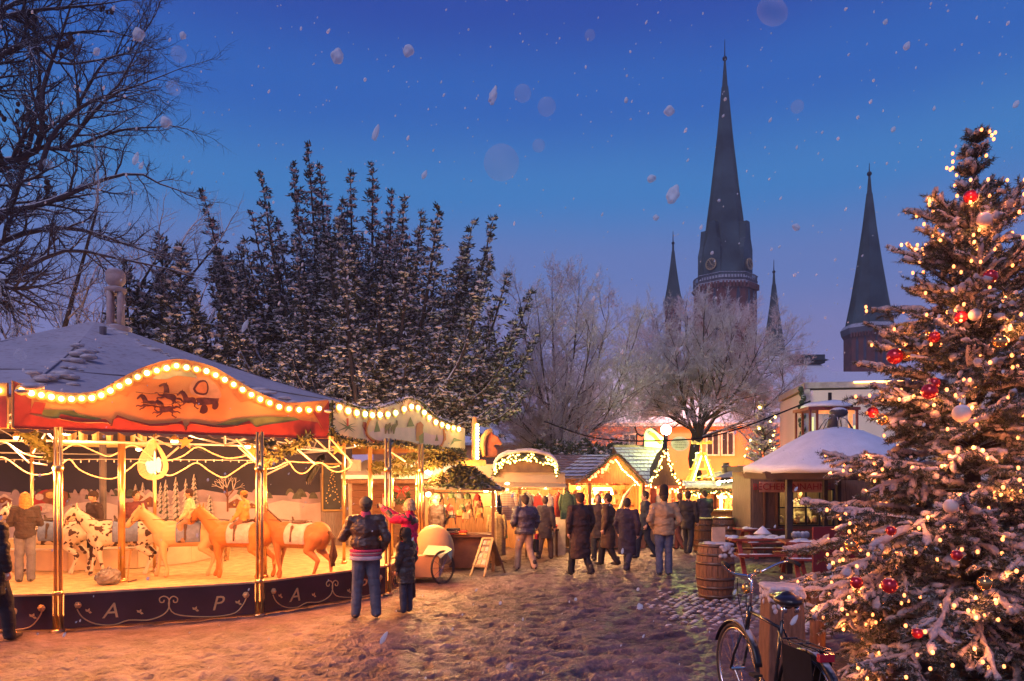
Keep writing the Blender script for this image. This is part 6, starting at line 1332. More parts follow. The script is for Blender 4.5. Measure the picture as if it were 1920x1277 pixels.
mb=MB(); mb.box((hx(1432,d)+.0,d-.06,1.0),(.04,.06,2.0)); mb.box((hx(1440,d),d-.055,hz(1000,d)),(.5,.03,.06)); mb.box((hx(1455,d),d-.055,1.1),(.05,.05,2.1)); mb.build('door_frame',WOODM,kb)
lamp('kiosk_light',((wx0+wx1)/2,d+.7,2.0),70,(1,.72,.25),.15)
mb=MB(); x0_,x1_=hx(1422,d),hx(1541,d); mb.box(((x0_+x1_)/2,d-.09,hz(913,d)),(x1_-x0_,.04,.27)); sg=mb.build('name_board',mat('sign_board_rose',(.42,.20,.16),.6,.15,3),kb)
text('BECHERANNAHME',.235,Matrix.Translation(((x0_+x1_)/2,d-.113,hz(913,d)))@Matrix.Rotation(PI/2,4,'X'),mat('sign_red',(.28,.02,.03),.5),sg,xs=1.0)
for i in range(6): mb=MB(); mb.lathe([(.05,0),(.06,.16),(.001,.17)],Vector((wx0+.2+i*.22,d+.35,wz0+.06)),9); o=mb.build('stacked_cup',mat('sweet_cream',cols['cream'],.3),None,True); tag(o,'cup standing inside the barred kiosk window','cup','cups inside the kiosk window')
# round snowy roof with posts
d=17.; kr=thing('round_bar_shelter','octagonal bar shelter with thick snowy roof on dark posts','shelter',GX(1570,d,0)); c=GX(1568,d,0); R_=2.0; ze=hz(886,d); za=hz(803,d)
mb=MB(); nn=8; mb.lathe([(R_*1.0,ze-.14),(R_*1.03,ze),(R_*1.0,ze+.03),(.02,za-.12)],c,nn,M=Matrix.Rotation(PI/8,3,'Z')); mb.lathe([(R_*.97,ze-.02),(R_*.9,ze-.16),(.02,ze+.3)],c,nn,M=Matrix.Rotation(PI/8,3,'Z')); mb.build('roof',mat('dark_roof_boards',(.06,.03,.03),.7,.3,3),kr)
mb=MB(); pr=random.Random(8); prof=[(R_*1.04,ze+.0),(R_*1.05,ze+.10),(R_*.95,ze+.20),(R_*.6,ze+.20+(za-ze)*.42),(R_*.3,ze+.14+(za-ze)*.75),(R_*.12,za-.02),(.01,za+.03)]
mb.lathe(prof,c,40); v=np.array(mb.v); ang8=np.arctan2(v[:,1]-c.y,v[:,0]-c.x)+PI/8; f8=math.cos(PI/8)/np.cos(((ang8+PI/8)%(PI/4))-PI/8); rr_=np.hypot(v[:,0]-c.x,v[:,1]-c.y)/R_; blend=(1-rr_*.0)*1; v[:,0]=c.x+(v[:,0]-c.x)*(.5+.5*f8); v[:,1]=c.y+(v[:,1]-c.y)*(.5+.5*f8); v[:,2]+=(vnoise(v[:,0]+50,v[:,1]+50,2.2)-.5)*.10; mb.v=[tuple(x) for x in v]
mb.build('roof_snow',SNOW,kr,True)
mb=MB(); 
for x_,dd in ((1479,16.2),(1547,18.0),(1572,18.3),(1640,16.4)): mb.box(GX(x_,dd,0)+Vector((0,0,1.1)),(.12 if dd<17 else .09,.12,2.3))
mb.build('post',mat('dark_post',(.03,.02,.025),.7),kr)
mb=MB(); mb.tube([c+Vector((-.1,0,za)),c+Vector((-.05,0,za+.25)),c+Vector((.05,0,za+.4))],.12,8); mb.ball(c+Vector((.05,-.02,za+.36)),(.22,.14,.12),9,6)
for k in range(7): a=k*.9; mb.tube([c+Vector((math.cos(a)*.4,math.sin(a)*.3,za-.05)),c+Vector((math.cos(a)*.25,math.sin(a)*.2,za+.2)),c+Vector((0,0,za+.3))],.012,4)
mb.build('roof_spotlights',mat('snowy_black_metal',(.04,.04,.05),.5,snow=.8,snowlo=.4),kr,True)
# lantern cabin behind the round roof
d=22; g=thing('lantern_cabin','glass lantern cabin with snow cap and warm orange inner edge','cabin',P(1562,815,d)); x0_,x1_=hx(1519,d),hx(1607,d); z0_,z1_=hz(830,d),hz(766,d)
FRC=mat('cabin_frame_red',(.22,.05,.04),.5)
mb=MB()
for x in(x0_,hx(1532,d),x1_): 
    for y in(d,d+1.1): mb.box((x,y,(z0_+z1_)/2),(.06,.06,z1_-z0_))
mb.box(((x0_+x1_)/2,d+.55,z0_),(x1_-x0_+.1,1.2,.08)); mb.box(((x0_+x1_)/2,d+.55,z1_),(x1_-x0_+.15,1.25,.09)); mb.build('frame',FRC,g)
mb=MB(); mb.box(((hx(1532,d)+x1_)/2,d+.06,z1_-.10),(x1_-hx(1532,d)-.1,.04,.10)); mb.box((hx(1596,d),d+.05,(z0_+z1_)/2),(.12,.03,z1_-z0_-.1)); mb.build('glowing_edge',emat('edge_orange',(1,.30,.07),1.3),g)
mb=MB(); mb.box(((hx(1532,d)+x1_)/2,d+.02,(z0_+z1_)/2),(x1_-hx(1532,d)-.06,.01,z1_-z0_-.06)); mb.build('pane',mat('clear_pane',(.8,.75,.75),.05,trans=.9,alpha=.5),g)
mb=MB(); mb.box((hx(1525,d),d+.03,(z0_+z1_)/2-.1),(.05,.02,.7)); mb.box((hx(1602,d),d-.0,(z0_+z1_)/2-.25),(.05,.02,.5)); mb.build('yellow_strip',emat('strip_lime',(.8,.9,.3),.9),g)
mb=MB(); mb.ball(((x0_+x1_)/2,d+.5,z1_+.06),((x1_-x0_)*.54,.75,.22),20,10); v=np.array(mb.v); v[:,2]=np.maximum(v[:,2],z1_+.04)+(vnoise(v[:,0]+9,v[:,1],3)-.5)*.06; mb.v=[tuple(x) for x in v]; mb.build('snow_cap',SNOW,g,True)
mb=MB(); mb.box(P(1556,755,d+.4),(.08,.08,.6)); mb.build('chimney_pipe',DARK,g)
mb=MB(); mb.tube([P(1480,900,22.4),P(1480,1000,22.4)],.1,6)
# post under cabin so that it stands on something
mb=MB(); mb.box(((x0_+x1_)/2,d+.7,z0_/2),(.5,.5,z0_)); mb.build('base_column',GB,g)
# benches and tables in red with snow
BRD=mat('bench_red',(.28,.05,.04),.45,.3,4,wood=(2,12,12))
def picnic(px,py_,rz,label,L_=1.6):
    d=gd(py_); c=GX(px,d,0); t=thing('picnic_table',label,'picnic table',c,rz); M=wm(t); q=M.to_3x3(); W_=lambda x,y,z:M@Vector((x,y,z))
    mb=MB()
    for i in range(4): mb.box(W_(0,-.27+.18*i,.74),(L_,.165,.04),M=q)
    mb.build('tabletop',BRD,t)
    for s in(-1,1):
        mb=MB(); 
        for i in range(2): mb.box(W_(0,s*(.62+.13*i),.44),(L_,.12,.04),M=q)
        mb.build('bench_seat',BRD,t)
    for x in(-L_*.38,L_*.38):
        mb=MB()
        for s in(-1,1): mb.bar(W_(x,s*.2,.72),W_(x,s*.62,.02),.09,.04)
        mb.bar(W_(x,-.75,.40),W_(x,.75,.40),.09,.04); mb.bar(W_(x,-.3,.69),W_(x,.3,.69),.09,.04)
        mb.build('trestle',BRD,t)
    mb=MB(); pr=random.Random(int(px))
    for i in range(int(L_*14)): mb.ball(W_(pr.uniform(-L_/2+.08,L_/2-.08),pr.uniform(-.28,.28),.76),(.13,.09,pr.uniform(.02,.045)),8,4)
    for s in(-1,1):
        for i in range(int(L_*4)): mb.ball(W_(pr.uniform(-L_/2+.08,L_/2-.08),s*.68,.455),(.12,.08,.02),8,4)
    mb.build('snow_patch',SNOW,t,True); return t
picnic(1432,1072,.05,'red picnic table nearest the free standing barrel',1.7); picnic(1535,1082,-.1,'red picnic table half hidden by the large christmas tree',1.5); picnic(1450,1045,.1,'red picnic table in the second row by the shelter post',1.9)
mb=MB(); mb.lathe([(.0,.17),(.05,.13),(.13,.05),(.19,0)][::-1],P(1430,1001,15.6),12); o=mb.build('snow_heap',SNOW,None,True); tag(o,'small cone of snow heaped on the red table','snow heap')
mb=MB(); p=P(1500,1003,16.0); 
for k in range(4): mb.ball(p+Vector((-.12+.09*k,.03*(k%2),.0)),(.07,.07,.08),8,6)
o=mb.build('stone_mugs',mat('grey_glaze',(.2,.2,.26),.3,snow=.7,snowlo=.4),None,True); tag(o,'cluster of grey blue mugs with snow by the shelter post','mugs')
# dark red cloth screen behind the bicycle, and planter rim
mb=MB(); d=12.8; a,b=GX(1525,d,0),GX(1655,d+.6,0); mb.plate([a+Vector((0,0,.05)),b+Vector((0,0,.05)),b+Vector((0,0,1.25)),a+Vector((0,0,1.25))],(0,.06,0)); o=mb.build('red_screen',mat('dark_red_cloth',(.16,.015,.025),.8,.2,2),None); tag(o,'dark red board screen between tables and large christmas tree','screen')
# wooden post and round rail around the tree
BOL=mat('weathered_post',(.20,.10,.06),.75,.35,5,bump=.6,wood=(9,9,1.2))
d=7.6; c=GX(1466,d,0); t=thing('wooden_post','thick square wooden post capped with snow behind the bicycle','post',c)
mb=MB(); zt=hz(1101,d); vs=[]
for z,s in((0,.20),(.5,.185),(zt,.165)): vs+= [c+Vector((a*s,b*s*.9,z)) for a,b in((-1,-1),(1,-1),(1,1),(-1,1))]
mb.add(vs,[(0,1,5,4),(1,2,6,5),(2,3,7,6),(3,0,4,7),(4,5,9,8),(5,6,10,9),(6,7,11,10),(7,4,8,11),(8,9,10,11)]); o=mb.build('shaft',BOL,t); bv=o.modifiers.new('b','BEVEL'); bv.width=.02; bv.segments=2
mb=MB(); pr=random.Random(2)
for i in range(70): 
    a=pr.random(); mb.ball(c+Vector((pr.uniform(-.14,.14),pr.uniform(-.13,.13),zt+.0)),(.06,.06,.028),7,5)
for i in range(150):
    q=abs(pr.gauss(0,.07)); s=.168+.03*q; f=pr.choice([0,0,0,1,2]); u=pr.uniform(-1,1)*s
    p={0:Vector((u,-s*.9,zt-q)),1:Vector((-s,u*.9,zt-q)),2:Vector((s,u*.9,zt-q))}[f]; mb.ball(c+p,(.025,.010,.03) if f==0 else (.010,.025,.03),6,4)
mb.build('snow_cap',SNOWD,t,True)
rl=thing('round_rail','round log rail with snow around the large christmas tree','railing',GX(1620,8,0)); mb=MB(); sn=MB(); px_=[(2.95,8.75),(3.5,8.55),(4.2,8.8)]
for (a,b) in zip(px_,px_[1:]):
    A=Vector((*a,.80));B=Vector((*b,.80)); mb.tube([A,B],.075,10)
    for q in range(14): sn.ball(A.lerp(B,(q+.5)/14)+Vector((0,0,.07)),(.09,.07,.03),7,4)
mb.build('log',BOL,rl,True); sn.build('snow_cover',SNOWD,rl,True)
for a in px_[1:]: mb=MB(); mb.tube([Vector((*a,0)),Vector((*a,.84))],.085,10); mb.build('log_post',BOL,rl,True)
# ---- chalk board
d=16.3; t=thing('sandwich_board','folding wooden board with coloured pictures on snow before the stalls','sandwich board',GX(912,d,0))
A=[P(886,1075,15.9),P(905,1083,15.6)]; 
bl,br_,tl,tr_=P(889,1060,15.9),P(912,1062,15.7),P(906,1009,16.3),P(924,1009,16.2)
mb=MB(); mb.plate([bl,br_,tr_,tl],(0,.02,0)); mb.build('picture_panel',mat('panel_dark',(.10,.06,.05),.4),t)
mb=MB()
for a,b in((bl,tl),(br_,tr_),(bl,br_),(tl,tr_)): mb.bar(a+Vector((0,-.01,0)),b+Vector((0,-.01,0)),.045,.04)
mb.bar(bl,bl+(bl-tl).normalized()*.27,.04,.035); mb.bar(br_,br_+(br_-tr_).normalized()*.27,.04,.035); mb.build('front_frame',WOODL,t)
b2,b3=P(937,1064,16.9),P(921,1068,17.2); mb=MB(); mb.plate([tl+Vector((.0,.05,0)),tr_+Vector((0,.05,0)),P(944,1060,16.7),P(930,1062,17.0)],(0,.02,0)); mb.bar(tr_+Vector((.0,.05,0)),P(947,1075,16.3),.04,.035); mb.build('rear_panel',WOODM,t)
mb=MB()
pr=random.Random(3)
for j in range(4):
    for i in range(2): 
        q=(j+.2)/4.2; l=bl.lerp(tl,q);r_=br_.lerp(tr_,q); q2=(j+.85)/4.2; l2=bl.lerp(tl,q2);r2=br_.lerp(tr_,q2); a0_,a1_=.14+i*.38,.46+i*.38; mb.add([l.lerp(r_,a0_)+Vector((0,-.015,0)),l.lerp(r_,a1_)+Vector((0,-.015,0)),l2.lerp(r2,a1_)+Vector((0,-.015,0)),l2.lerp(r2,a0_)+Vector((0,-.015,0))],[(0,1,2,3)],(i+j)%2)
mb.build('picture',[mat('picture_orange',(.5,.2,.1),.5,.4,30),mat('picture_grey',(.3,.25,.22),.5,.4,30)],t)
# facade floods: building light
lamp('facade_light',(hx(1300,41),41.5,1.2),2600,(1,.27,.05),.3); lamp('facade_light',(hx(1410,43),43.5,1.5),1500,(1,.27,.05),.3); lamp('facade_light',(hx(1130,41),42.5,1.2),1700,(1,.25,.05),.3)
lamp('roof_glow_fill',(hx(1290,43),43.5,7.6),1500,(1,.50,.42),.3)  # added lamp with no fixture, gives the pink glow by the roof
lamp('hall_fill',(hx(1700,24),24,4.8),90,(1,.72,.6),.3)  # fill lamp without fixture, added to brighten the white hall
# ================================================================ PEOPLE
SKIN=mat('skin',(.55,.30,.20),.55,.08,12)
PEND=[]
def cloth(col,rough=.85,sheen=0):
    k='fabric_'+'_'.join('%d'%(c*1000) for c in col); return mat(k,col,rough,.22,9,bump=.35,bscale=60,spec=.3 if rough>.6 else .6)
def wrinkle(o,amp,sc):
    me=o.data; n=len(me.vertices); co_=np.empty(n*3,np.float32); no=np.empty(n*3,np.float32); me.vertices.foreach_get('co',co_); me.vertices.foreach_get('normal',no); co_=co_.reshape(-1,3); no=no.reshape(-1,3)
    f=(vnoise(co_[:,0]+co_[:,1]*.8+9,co_[:,2]*1.7+5,sc)-.5)+.5*(vnoise(co_[:,1]*1.3-co_[:,0]+20,co_[:,2]*2.2+8,sc*2.1)-.5)
    co_+=no*(f*amp)[:,None]; me.vertices.foreach_set('co',co_.ravel()); me.update()
def fuse(mb,name,m,parent,vox,sm=3,wr=0,wsc=9):
    """local-space mesh parented without transform"""
    me=bpy.data.meshes.new(name); me.from_pydata(mb.v,[],mb.f); o=bpy.data.objects.new(name,me); COL.objects.link(o); m_=o.modifiers.new('r','REMESH'); m_.mode='VOXEL'; m_.voxel_size=vox; m_.use_smooth_shade=True
    if sm: q=o.modifiers.new('s','SMOOTH'); q.factor=.5; q.iterations=sm
    PEND.append((o,wr,wsc,m)); o.parent=parent; return o
def flush():
    dg=bpy.context.evaluated_depsgraph_get(); res=[(o,bpy.data.meshes.new_from_object(o.evaluated_get(dg)),wr,wsc,m) for o,wr,wsc,m in PEND]
    for o,me,wr,wsc,m in res:
        me.name=o.name; o.modifiers.clear(); o.data=me
        if wr: wrinkle(o,wr,wsc)
        me.materials.clear(); me.materials.append(m)
    PEND.clear()
def hand(mb,w,d,up,s,curl=.5,side=1):
    """palm and five fingers from wrist w along d; up = back of hand"""
    d=d.normalized(); up=(up-d*up.dot(d)).normalized(); x=d.cross(up)*side
    mb.cap(w,w+d*.05*s,.026*s,.036*s,8); mb.cap(w+d*.05*s-x*.02*s,w+d*.085*s-x*.02*s,.02*s,.018*s,6); mb.cap(w+d*.05*s+x*.02*s,w+d*.08*s+x*.02*s,.02*s,.018*s,6)
    for k,(o,l) in enumerate(((-.030,.070),(-.010,.078),(.010,.073),(.030,.058))):
        p=w+d*.09*s+x*o*s; c=curl*(1+.12*k); q=(d*math.cos(c)-up*math.sin(c)); p2=p+q*l*.5*s; q2=(d*math.cos(c*2)-up*math.sin(c*2)); mb.cap(p,p2,.0095*s,.009*s,6); mb.cap(p2,p2+q2*l*.5*s,.009*s,.007*s,6)
    p=w+d*.035*s-x*.03*s; q=(d*.7-x*.7-up*.25).normalized(); mb.cap(p,p+q*.035*s,.013*s,.011*s,6); mb.cap(p+q*.035*s,p+q*.035*s+(d*.9-x*.2-up*.3).normalized()*.03*s,.011*s,.009*s,6)
ARM={'down':((.245,-.02,1.14),(.255,.05,.90)),'pocket':((.26,-.05,1.15),(.21,.08,.96)),'raise':((.20,.26,1.42),(.06,.46,1.60)),'mouth':((.29,.03,1.17),(.10,.22,1.42)),'carry':((.25,-.02,1.15),(.22,.20,1.05)),'fold':((.25,.03,1.14),(.05,.25,1.14)),'swing':((.24,-.12,1.16),(.25,-.14,.92)),'fwd':((.23,.06,1.15),(.22,.22,.97))}
def person(label,x,y,h,rz,top,bot,L='down',Rr='down',legs='stand',coat=.86,hem=0,hair=(.05,.03,.02),hlen=0,hat=None,hood=None,vox=.014,bulk=1.,stripe=None,z0=0.,bag=None,scarf=None,boots=(.03,.02,.02),lean=0.,headturn=0.,puffy=False,coll=None,grp=None,legz=None):
    s=h/1.75; t=thing('person',label,'person',(x,y,z0),rz,grp); V=lambda a,b,c:Vector((a*s,b*s,c*s))
    def Lz(v): # lean of the upper body about the hip
        v=Vector(v); 
        if v.z>.93: q=(v.z-.93); v=Vector((v.x,v.y+q*math.sin(lean),.93+q*math.cos(lean)))
        return v*s
    sit=legs=='ride'
    J={}
    for sd,nm in((-1,'L'),(1,'R')):
        st={'stand':((.095,.01,.50),(.10,-.01,.09)),'wide':((.12,.02,.50),(.15,.0,.09)),'walkf':((.095,.16,.52),(.10,.20,.10)),'walkb':((.095,-.03,.50),(.10,-.26,.14)),'ride':((.25,.22,.78),(.27,.14,.42))}
        lg=legs
        if legs=='walk': lg='walkf' if sd<0 else 'walkb'
        if legs=='walk2': lg='walkf' if sd>0 else 'walkb'
        k,a=st[lg]; J['hip'+nm]=V(sd*.085,0,.91); J['knee'+nm]=V(sd*k[0],k[1],k[2]); J['ank'+nm]=V(sd*a[0],a[1],a[2])
        e,w_=ARM[L if sd<0 else Rr]; J['sh'+nm]=Lz((sd*.175*bulk,0,1.42)); J['el'+nm]=Lz((sd*e[0]*bulk,e[1],e[2])); J['wr'+nm]=Lz((sd*w_[0],w_[1],w_[2]))
    b=MB(); HC=Lz((0,.015,1.635)); Mh=Matrix.Rotation(headturn,3,'Z')
    b.ball(HC,(.078*s,.096*s,.115*s),16,12,M=Mh); b.ball(HC+Mh@V(0,.030,-.062),(.056*s,.062*s,.052*s),12,8); b.cap(Lz((0,-.01,1.44)),HC-V(0,.01,.07),.056*s,.05*s,10)
    b.cap(HC+Mh@V(0,.088,.004),HC+Mh@V(0,.112,-.028),.010*s,.014*s,7); b.ball(HC+Mh@V(0,.088,-.066),(.026*s,.014*s,.010*s),8,5); b.cap(HC+Mh@V(-.03,.084,.022),HC+Mh@V(.03,.084,.022),.010*s,.010*s,6)
    for sd in(-1,1): b.ball(HC+Mh@V(sd*.079,-.004,-.01),(.011*s,.02*s,.03*s),8,6)
    b.ball(Lz((0,0,1.30)),(.155*s,.10*s,.17*s),14,10); b.ball(Lz((0,0,1.10)),(.13*s,.09*s,.16*s),14,8); b.ball(V(0,-.01,.95),(.145*s,.11*s,.12*s),14,8)
    for nm in'LR':
        b.cap(Lz((0,0,1.41)),J['sh'+nm],.06*s,.055*s,8); b.cap(J['sh'+nm],J['el'+nm],.050*s,.038*s,9); b.cap(J['el'+nm],J['wr'+nm],.038*s,.026*s,9)
        b.cap(J['hip'+nm],J['knee'+nm],.082*s,.052*s,10); b.cap(J['knee'+nm],J['ank'+nm],.052*s,.036*s,10); b.cap(J['ank'+nm],J['ank'+nm]+V(0,.13,-.05),.036*s,.03*s,8)
        d=(J['wr'+nm]-J['el'+nm]); up=Vector((0,0,1)) if abs(d.normalized().z)<.7 else Vector((1 if nm=='R' else -1,0,0)); hand(b,J['wr'+nm],d,up,s,.55 if 'raise' not in (L,Rr) else .8,1 if nm=='R' else -1)
    body=fuse(b,'body',SKIN,t,vox*.8,1)
    for sd in(-1,1):
        if vox<.012:
            e=MB(); e.ball(HC+Mh@V(sd*.031,.087,.006),.0105*s,8,6); fo=fuse(e,'eye',mat('eye',(.05,.03,.02),.1),t,.004,0)
    # trousers and shoes
    g=MB(); g.ball(V(0,-.01,.95),(.165*s*bulk,.135*s,.12*s),14,8)
    for nm in'LR': g.cap(J['hip'+nm],J['knee'+nm],.104*s*bulk,.082*s,12); g.cap(J['knee'+nm],J['ank'+nm]+V(0,0,-.02),.082*s,.074*s,12)
    fuse(g,'trousers',cloth(bot),t,vox,3,.015*s,8)
    for nm in'LR':
        q=MB(); a=J['ank'+nm]; q.cap(a+V(0,0,.08),a+V(0,-.0,-.02),.056*s,.050*s,10); q.ball(a+V(0,.05,-.045),(.047*s,.135*s,.045*s),12,8); fuse(q,'shoe',cloth(boots,.5),t,vox*.8,1)
    # jacket
    j=MB(); tk=.035 if puffy else .018
    j.ball(Lz((0,-.005,1.29)),((.185*bulk+tk)*s,(.125*bulk+tk)*s,.20*s),16,12); j.ball(Lz((0,0,1.10)),((.175*bulk+tk*.6)*s,(.13*bulk+tk*.6)*s,.20*s),16,10); j.cap(Lz((0,0,1.42)),Lz((0,.0,1.47)),.085*s,.075*s,12)
    if coat<.93:
        zb=coat; a=Lz((0,0,1.02)); j.lathe([((.165*bulk+tk)*s,zb*s),((.165*bulk+tk)*s*1.03,(zb+.06)*s),((.16*bulk+tk)*s,1.0*s),((.15*bulk+tk)*s,1.12*s)],(0,0,0),20,M=Matrix.Diagonal((1,.78,1)))
    for nm in'LR':
        j.cap(Lz((0,0,1.39)),J['sh'+nm],.10*s,(.078+tk*.4)*s,10); j.cap(J['sh'+nm],J['el'+nm],(.072+tk*.5)*s,(.060+tk*.5)*s,11); w2=J['el'+nm].lerp(J['wr'+nm],.92); j.cap(J['el'+nm],w2,(.060+tk*.5)*s,.046*s,11)
    jo=fuse(j,'jacket',cloth(top,.38 if (puffy or stripe) else .75),t,vox,3,.030*s,8 if not puffy else 14)
    if stripe:
        for zc,cc,hh in stripe:
            q=MB(); q.lathe([((.172*bulk+tk)*s*1.06,(zc-hh)*s),((.172*bulk+tk)*s*1.09,zc*s),((.170*bulk+tk)*s*1.06,(zc+hh)*s)],(0,0,0),28,M=Matrix.Diagonal((1,.82,1))); fuse(q,'hem_band',cloth(cc),t,vox*.8,1)
    if coll: q=MB(); q.cap(Lz((0,0,1.45)),Lz((0,.0,1.51)),.082*s,.078*s,14); fuse(q,'collar',cloth(coll),t,vox,1)
    if scarf: 
        q=MB(); q.tube([Lz((math.cos(a)*.085,math.sin(a)*.085,1.47+.01*math.sin(3*a))) for a in[2*PI*i/14 for i in range(15)]],.035*s,8); q.cap(Lz((.05,.12,1.44)),Lz((.07,.15,1.22)),.04*s,.035*s,8); fuse(q,'scarf',cloth(scarf),t,vox,2)
    # hair, hat, hood
    if hair is not None:
        q=MB(); q.ball(HC+Mh@V(0,-.018,.022),(.092*s,.102*s,.112*s),16,10)
        if hlen:
            for k in range(9):
                a=PI+PI*(k/8); p=HC+Mh@V(math.cos(a)*.07,math.sin(a)*.075,.0); q.cap(p,p+V(math.cos(a)*.03,math.sin(a)*.03-.01,-hlen),.035*s,.022*s,7)
        else: q.ball(HC+Mh@V(0,-.045,-.03),(.07*s,.06*s,.07*s),12,8)
        fuse(q,'hair',mat('hair_%d'%int(hair[0]*1000),hair,.6,.35,30,bump=.5,bscale=80),t,vox*.8,1,.012*s,26)
    if hat:
        q=MB(); q.ball(HC+Mh@V(0,-.006,.045),(.100*s,.112*s,.092*s),16,8)
        if hat[1]=='cap': q.ball(HC+Mh@V(0,.09,.035),(.07*s,.07*s,.014*s),12,5)
        if hat[1]=='pom': q.ball(HC+Mh@V(0,-.01,.15),.035*s,9,6)
        if hat[1]=='tall': q.cap(HC+V(0,-.01,.04),HC+V(0,-.01,.17),.098*s,.092*s,12)
        if hat[1]=='brim': q.lathe([(.15*s,HC.z+.02*s),(.155*s,HC.z+.03*s),(.10*s,HC.z+.045*s)],(HC.x,HC.y,0),16)
        fuse(q,'hat',cloth(hat[0]),t,vox*.8,2)
    if hood:
        q=MB(); q.ball(HC+V(0,-.03,.02),(.118*s,.115*s,.135*s),16,10); q.cap(HC+V(0,-.05,-.08),Lz((0,-.05,1.42)),.10*s,.12*s,12); fuse(q,'hood',cloth(hood),t,vox,3,.02*s,14)
        q=MB(); q.tube([HC+V(math.cos(a)*.108,.055,.015+math.sin(a)*.13) for a in[2*PI*i/18 for i in range(19)]],.026*s,7); fuse(q,'fur_trim',mat('dark_fur',(.06,.04,.03),.95,.5,40,bump=1),t,vox*.8,1,.02*s,30)
    if bag:
        w_=J['wr'+bag[1]]; q=MB(); q.box(Vector(w_)+V(.02,0,-.33),(.09*s,.30*s,.30*s)); o=fuse(q,'bag',cloth(bag[0]),t,vox,3); 
    return t,J,HC,Lz
blk=(.018,.016,.022); nav=(.02,.025,.05)
# --- near people
d=gd(1158); t,J,HC,Lz=person('person seen from behind in black leather jacket with pink hem and grey cap',hx(686,d),d,1.80,.12,(.075,.042,.026),(.10,.115,.15),L='mouth',Rr='pocket',legs='wide',coat=.94,hat=((.20,.16,.08),'x'),hair=(.08,.05,.03),vox=.0095,bulk=1.17,coll=(.6,.10,.16),stripe=[(.985,(.65,.06,.12),.018),(.95,(.55,.35,.30),.012),(.925,(.6,.10,.16),.010),(.88,(.62,.50,.50),.030)],boots=(.12,.08,.06))
d=gd(1124); t,J,HC,Lz=person('blond person in pink and black ski jacket lifting a camera with both hands',hx(768,d),d,1.72,PI/2-.1,(.75,.02,.10),(.05,.045,.035),L='raise',Rr='raise',legs='stand',coat=.80,hair=(.62,.42,.18),vox=.0095,bulk=1.0,coll=(.7,.02,.10),boots=(.06,.04,.03),hlen=.06)
s=1.72/1.75
q=MB(); 
for nm in 'LR': q.cap(J['sh'+nm]+Vector((0,-.01,.012)),J['el'+nm].lerp(J['sh'+nm],.1)+Vector((0,0,.02)),.078,.066,10); q.cap(J['el'+nm]+Vector((0,0,.015)),J['el'+nm].lerp(J['wr'+nm],.8)+Vector((0,0,.012)),.062,.05,9)
q.ball(Lz((0,-.05,1.36)),(.19,.10,.10),12,8)
fuse(q,'sleeve_panel',cloth((.05,.04,.025),.5),t,.0095,2,.012,14)
q=MB(); c=(J['wrL']+J['wrR'])/2+Vector((0,.10,.04)); q.box(c,(.115,.035,.07)); fuse(q,'camera_body',mat('camera_black',(.03,.03,.03),.35),t,.006,1)
d=gd(1148); person('child in black puffer coat with raised hood standing beside the person with camera',hx(761,d),d,1.30,PI/2-.5,(.045,.04,.035),(.05,.06,.09),L='down',Rr='down',legs='stand',coat=.62,hair=None,hood=(.04,.035,.03),vox=.0095,bulk=1.12,puffy=True,boots=(.04,.035,.05))
d=12.6; 
d=gd(1207); person('person in dark coat cut off by the left edge of the view',hx(-22,d),d,1.80,-.3,blk,(.02,.02,.03),legs='walk2',coat=.6,hat=((.03,.02,.02),'x'),vox=.012,bulk=1.15)
# on the carousel
person('long haired blond person in dark jacket and jeans standing on the riding sand',hx(47,13.6),13.6,1.62,.5,(.06,.05,.06),(.17,.19,.26),L='fold',Rr='fold',legs='stand',hair=(.60,.30,.09),hlen=.28,vox=.012,z0=.2,bulk=1.0,boots=(.05,.04,.03))
person('dark clothed person standing between two spotted ponies',hx(176,15.6),15.6,1.6,2.6,(.05,.03,.035),(.03,.02,.03),legs='stand',coat=.6,vox=.016,z0=.2,hat=((.05,.03,.03),'x'))
person('person in dark red coat behind the second spotted pony',hx(255,16.2),16.2,1.6,-2.2,(.14,.04,.05),(.04,.03,.04),legs='stand',coat=.5,vox=.016,z0=.2)
# vendor and crowd
def crowd(px,feet,h,rz,label,top,bot,**k):
    d=gd(feet); k.setdefault('vox',.018); k.setdefault('legs','stand'); return person(label,hx(px,d),d,h,rz,top,bot,**k)
crowd(820,1072,1.72,2.2,'vendor in dark coat and pale cap at the left of the hat stall',(.05,.03,.03),blk,hat=((.42,.28,.16),'cap'),coat=.55,vox=.014)
crowd(985,1070,1.68,.5,'person in navy jacket and pale trousers looking at the clothes stall',(.06,.05,.075),(.40,.28,.20),legs='walk',bulk=1.3,hat=((.07,.04,.03),'pom'),puffy=True,vox=.014,bag=(blk,'R'),L='carry')
crowd(1022,1050,1.6,-.4,'person carrying a red bag in front of the clothes stall',(.06,.04,.045),(.14,.08,.06),legs='walk2',coat=.6,hair=(.10,.05,.03),bag=((.45,.03,.05),'L'))
crowd(1088,1080,1.76,.5,'tall person in long dark brown coat in the middle of the square',(.055,.030,.028),blk,coat=.38,hat=((.05,.03,.03),'x'),bulk=1.25,vox=.014,legs='walk')
crowd(1140,1062,1.70,1.2,'person in brown coat right of the long coated one',(.10,.055,.035),blk,coat=.45,legs='walk2',bulk=1.2,vox=.014)
crowd(1176,1072,1.62,-.6,'person in dark purple coat walking near the man in tan jacket',(.045,.028,.05),(.05,.04,.07),coat=.42,legs='walk',bulk=1.2,vox=.014,hair=(.05,.02,.02))
crowd(1210,1048,1.72,1.7,'short haired person in blue black jacket behind the purple coated one',nav,nav,coat=.75,legs='walk2')
crowd(1121,1052,1.66,3.0,'person facing this way between the two long coats',(.09,.05,.04),(.05,.04,.04),coat=.6,hair=(.3,.15,.06),hlen=.1)
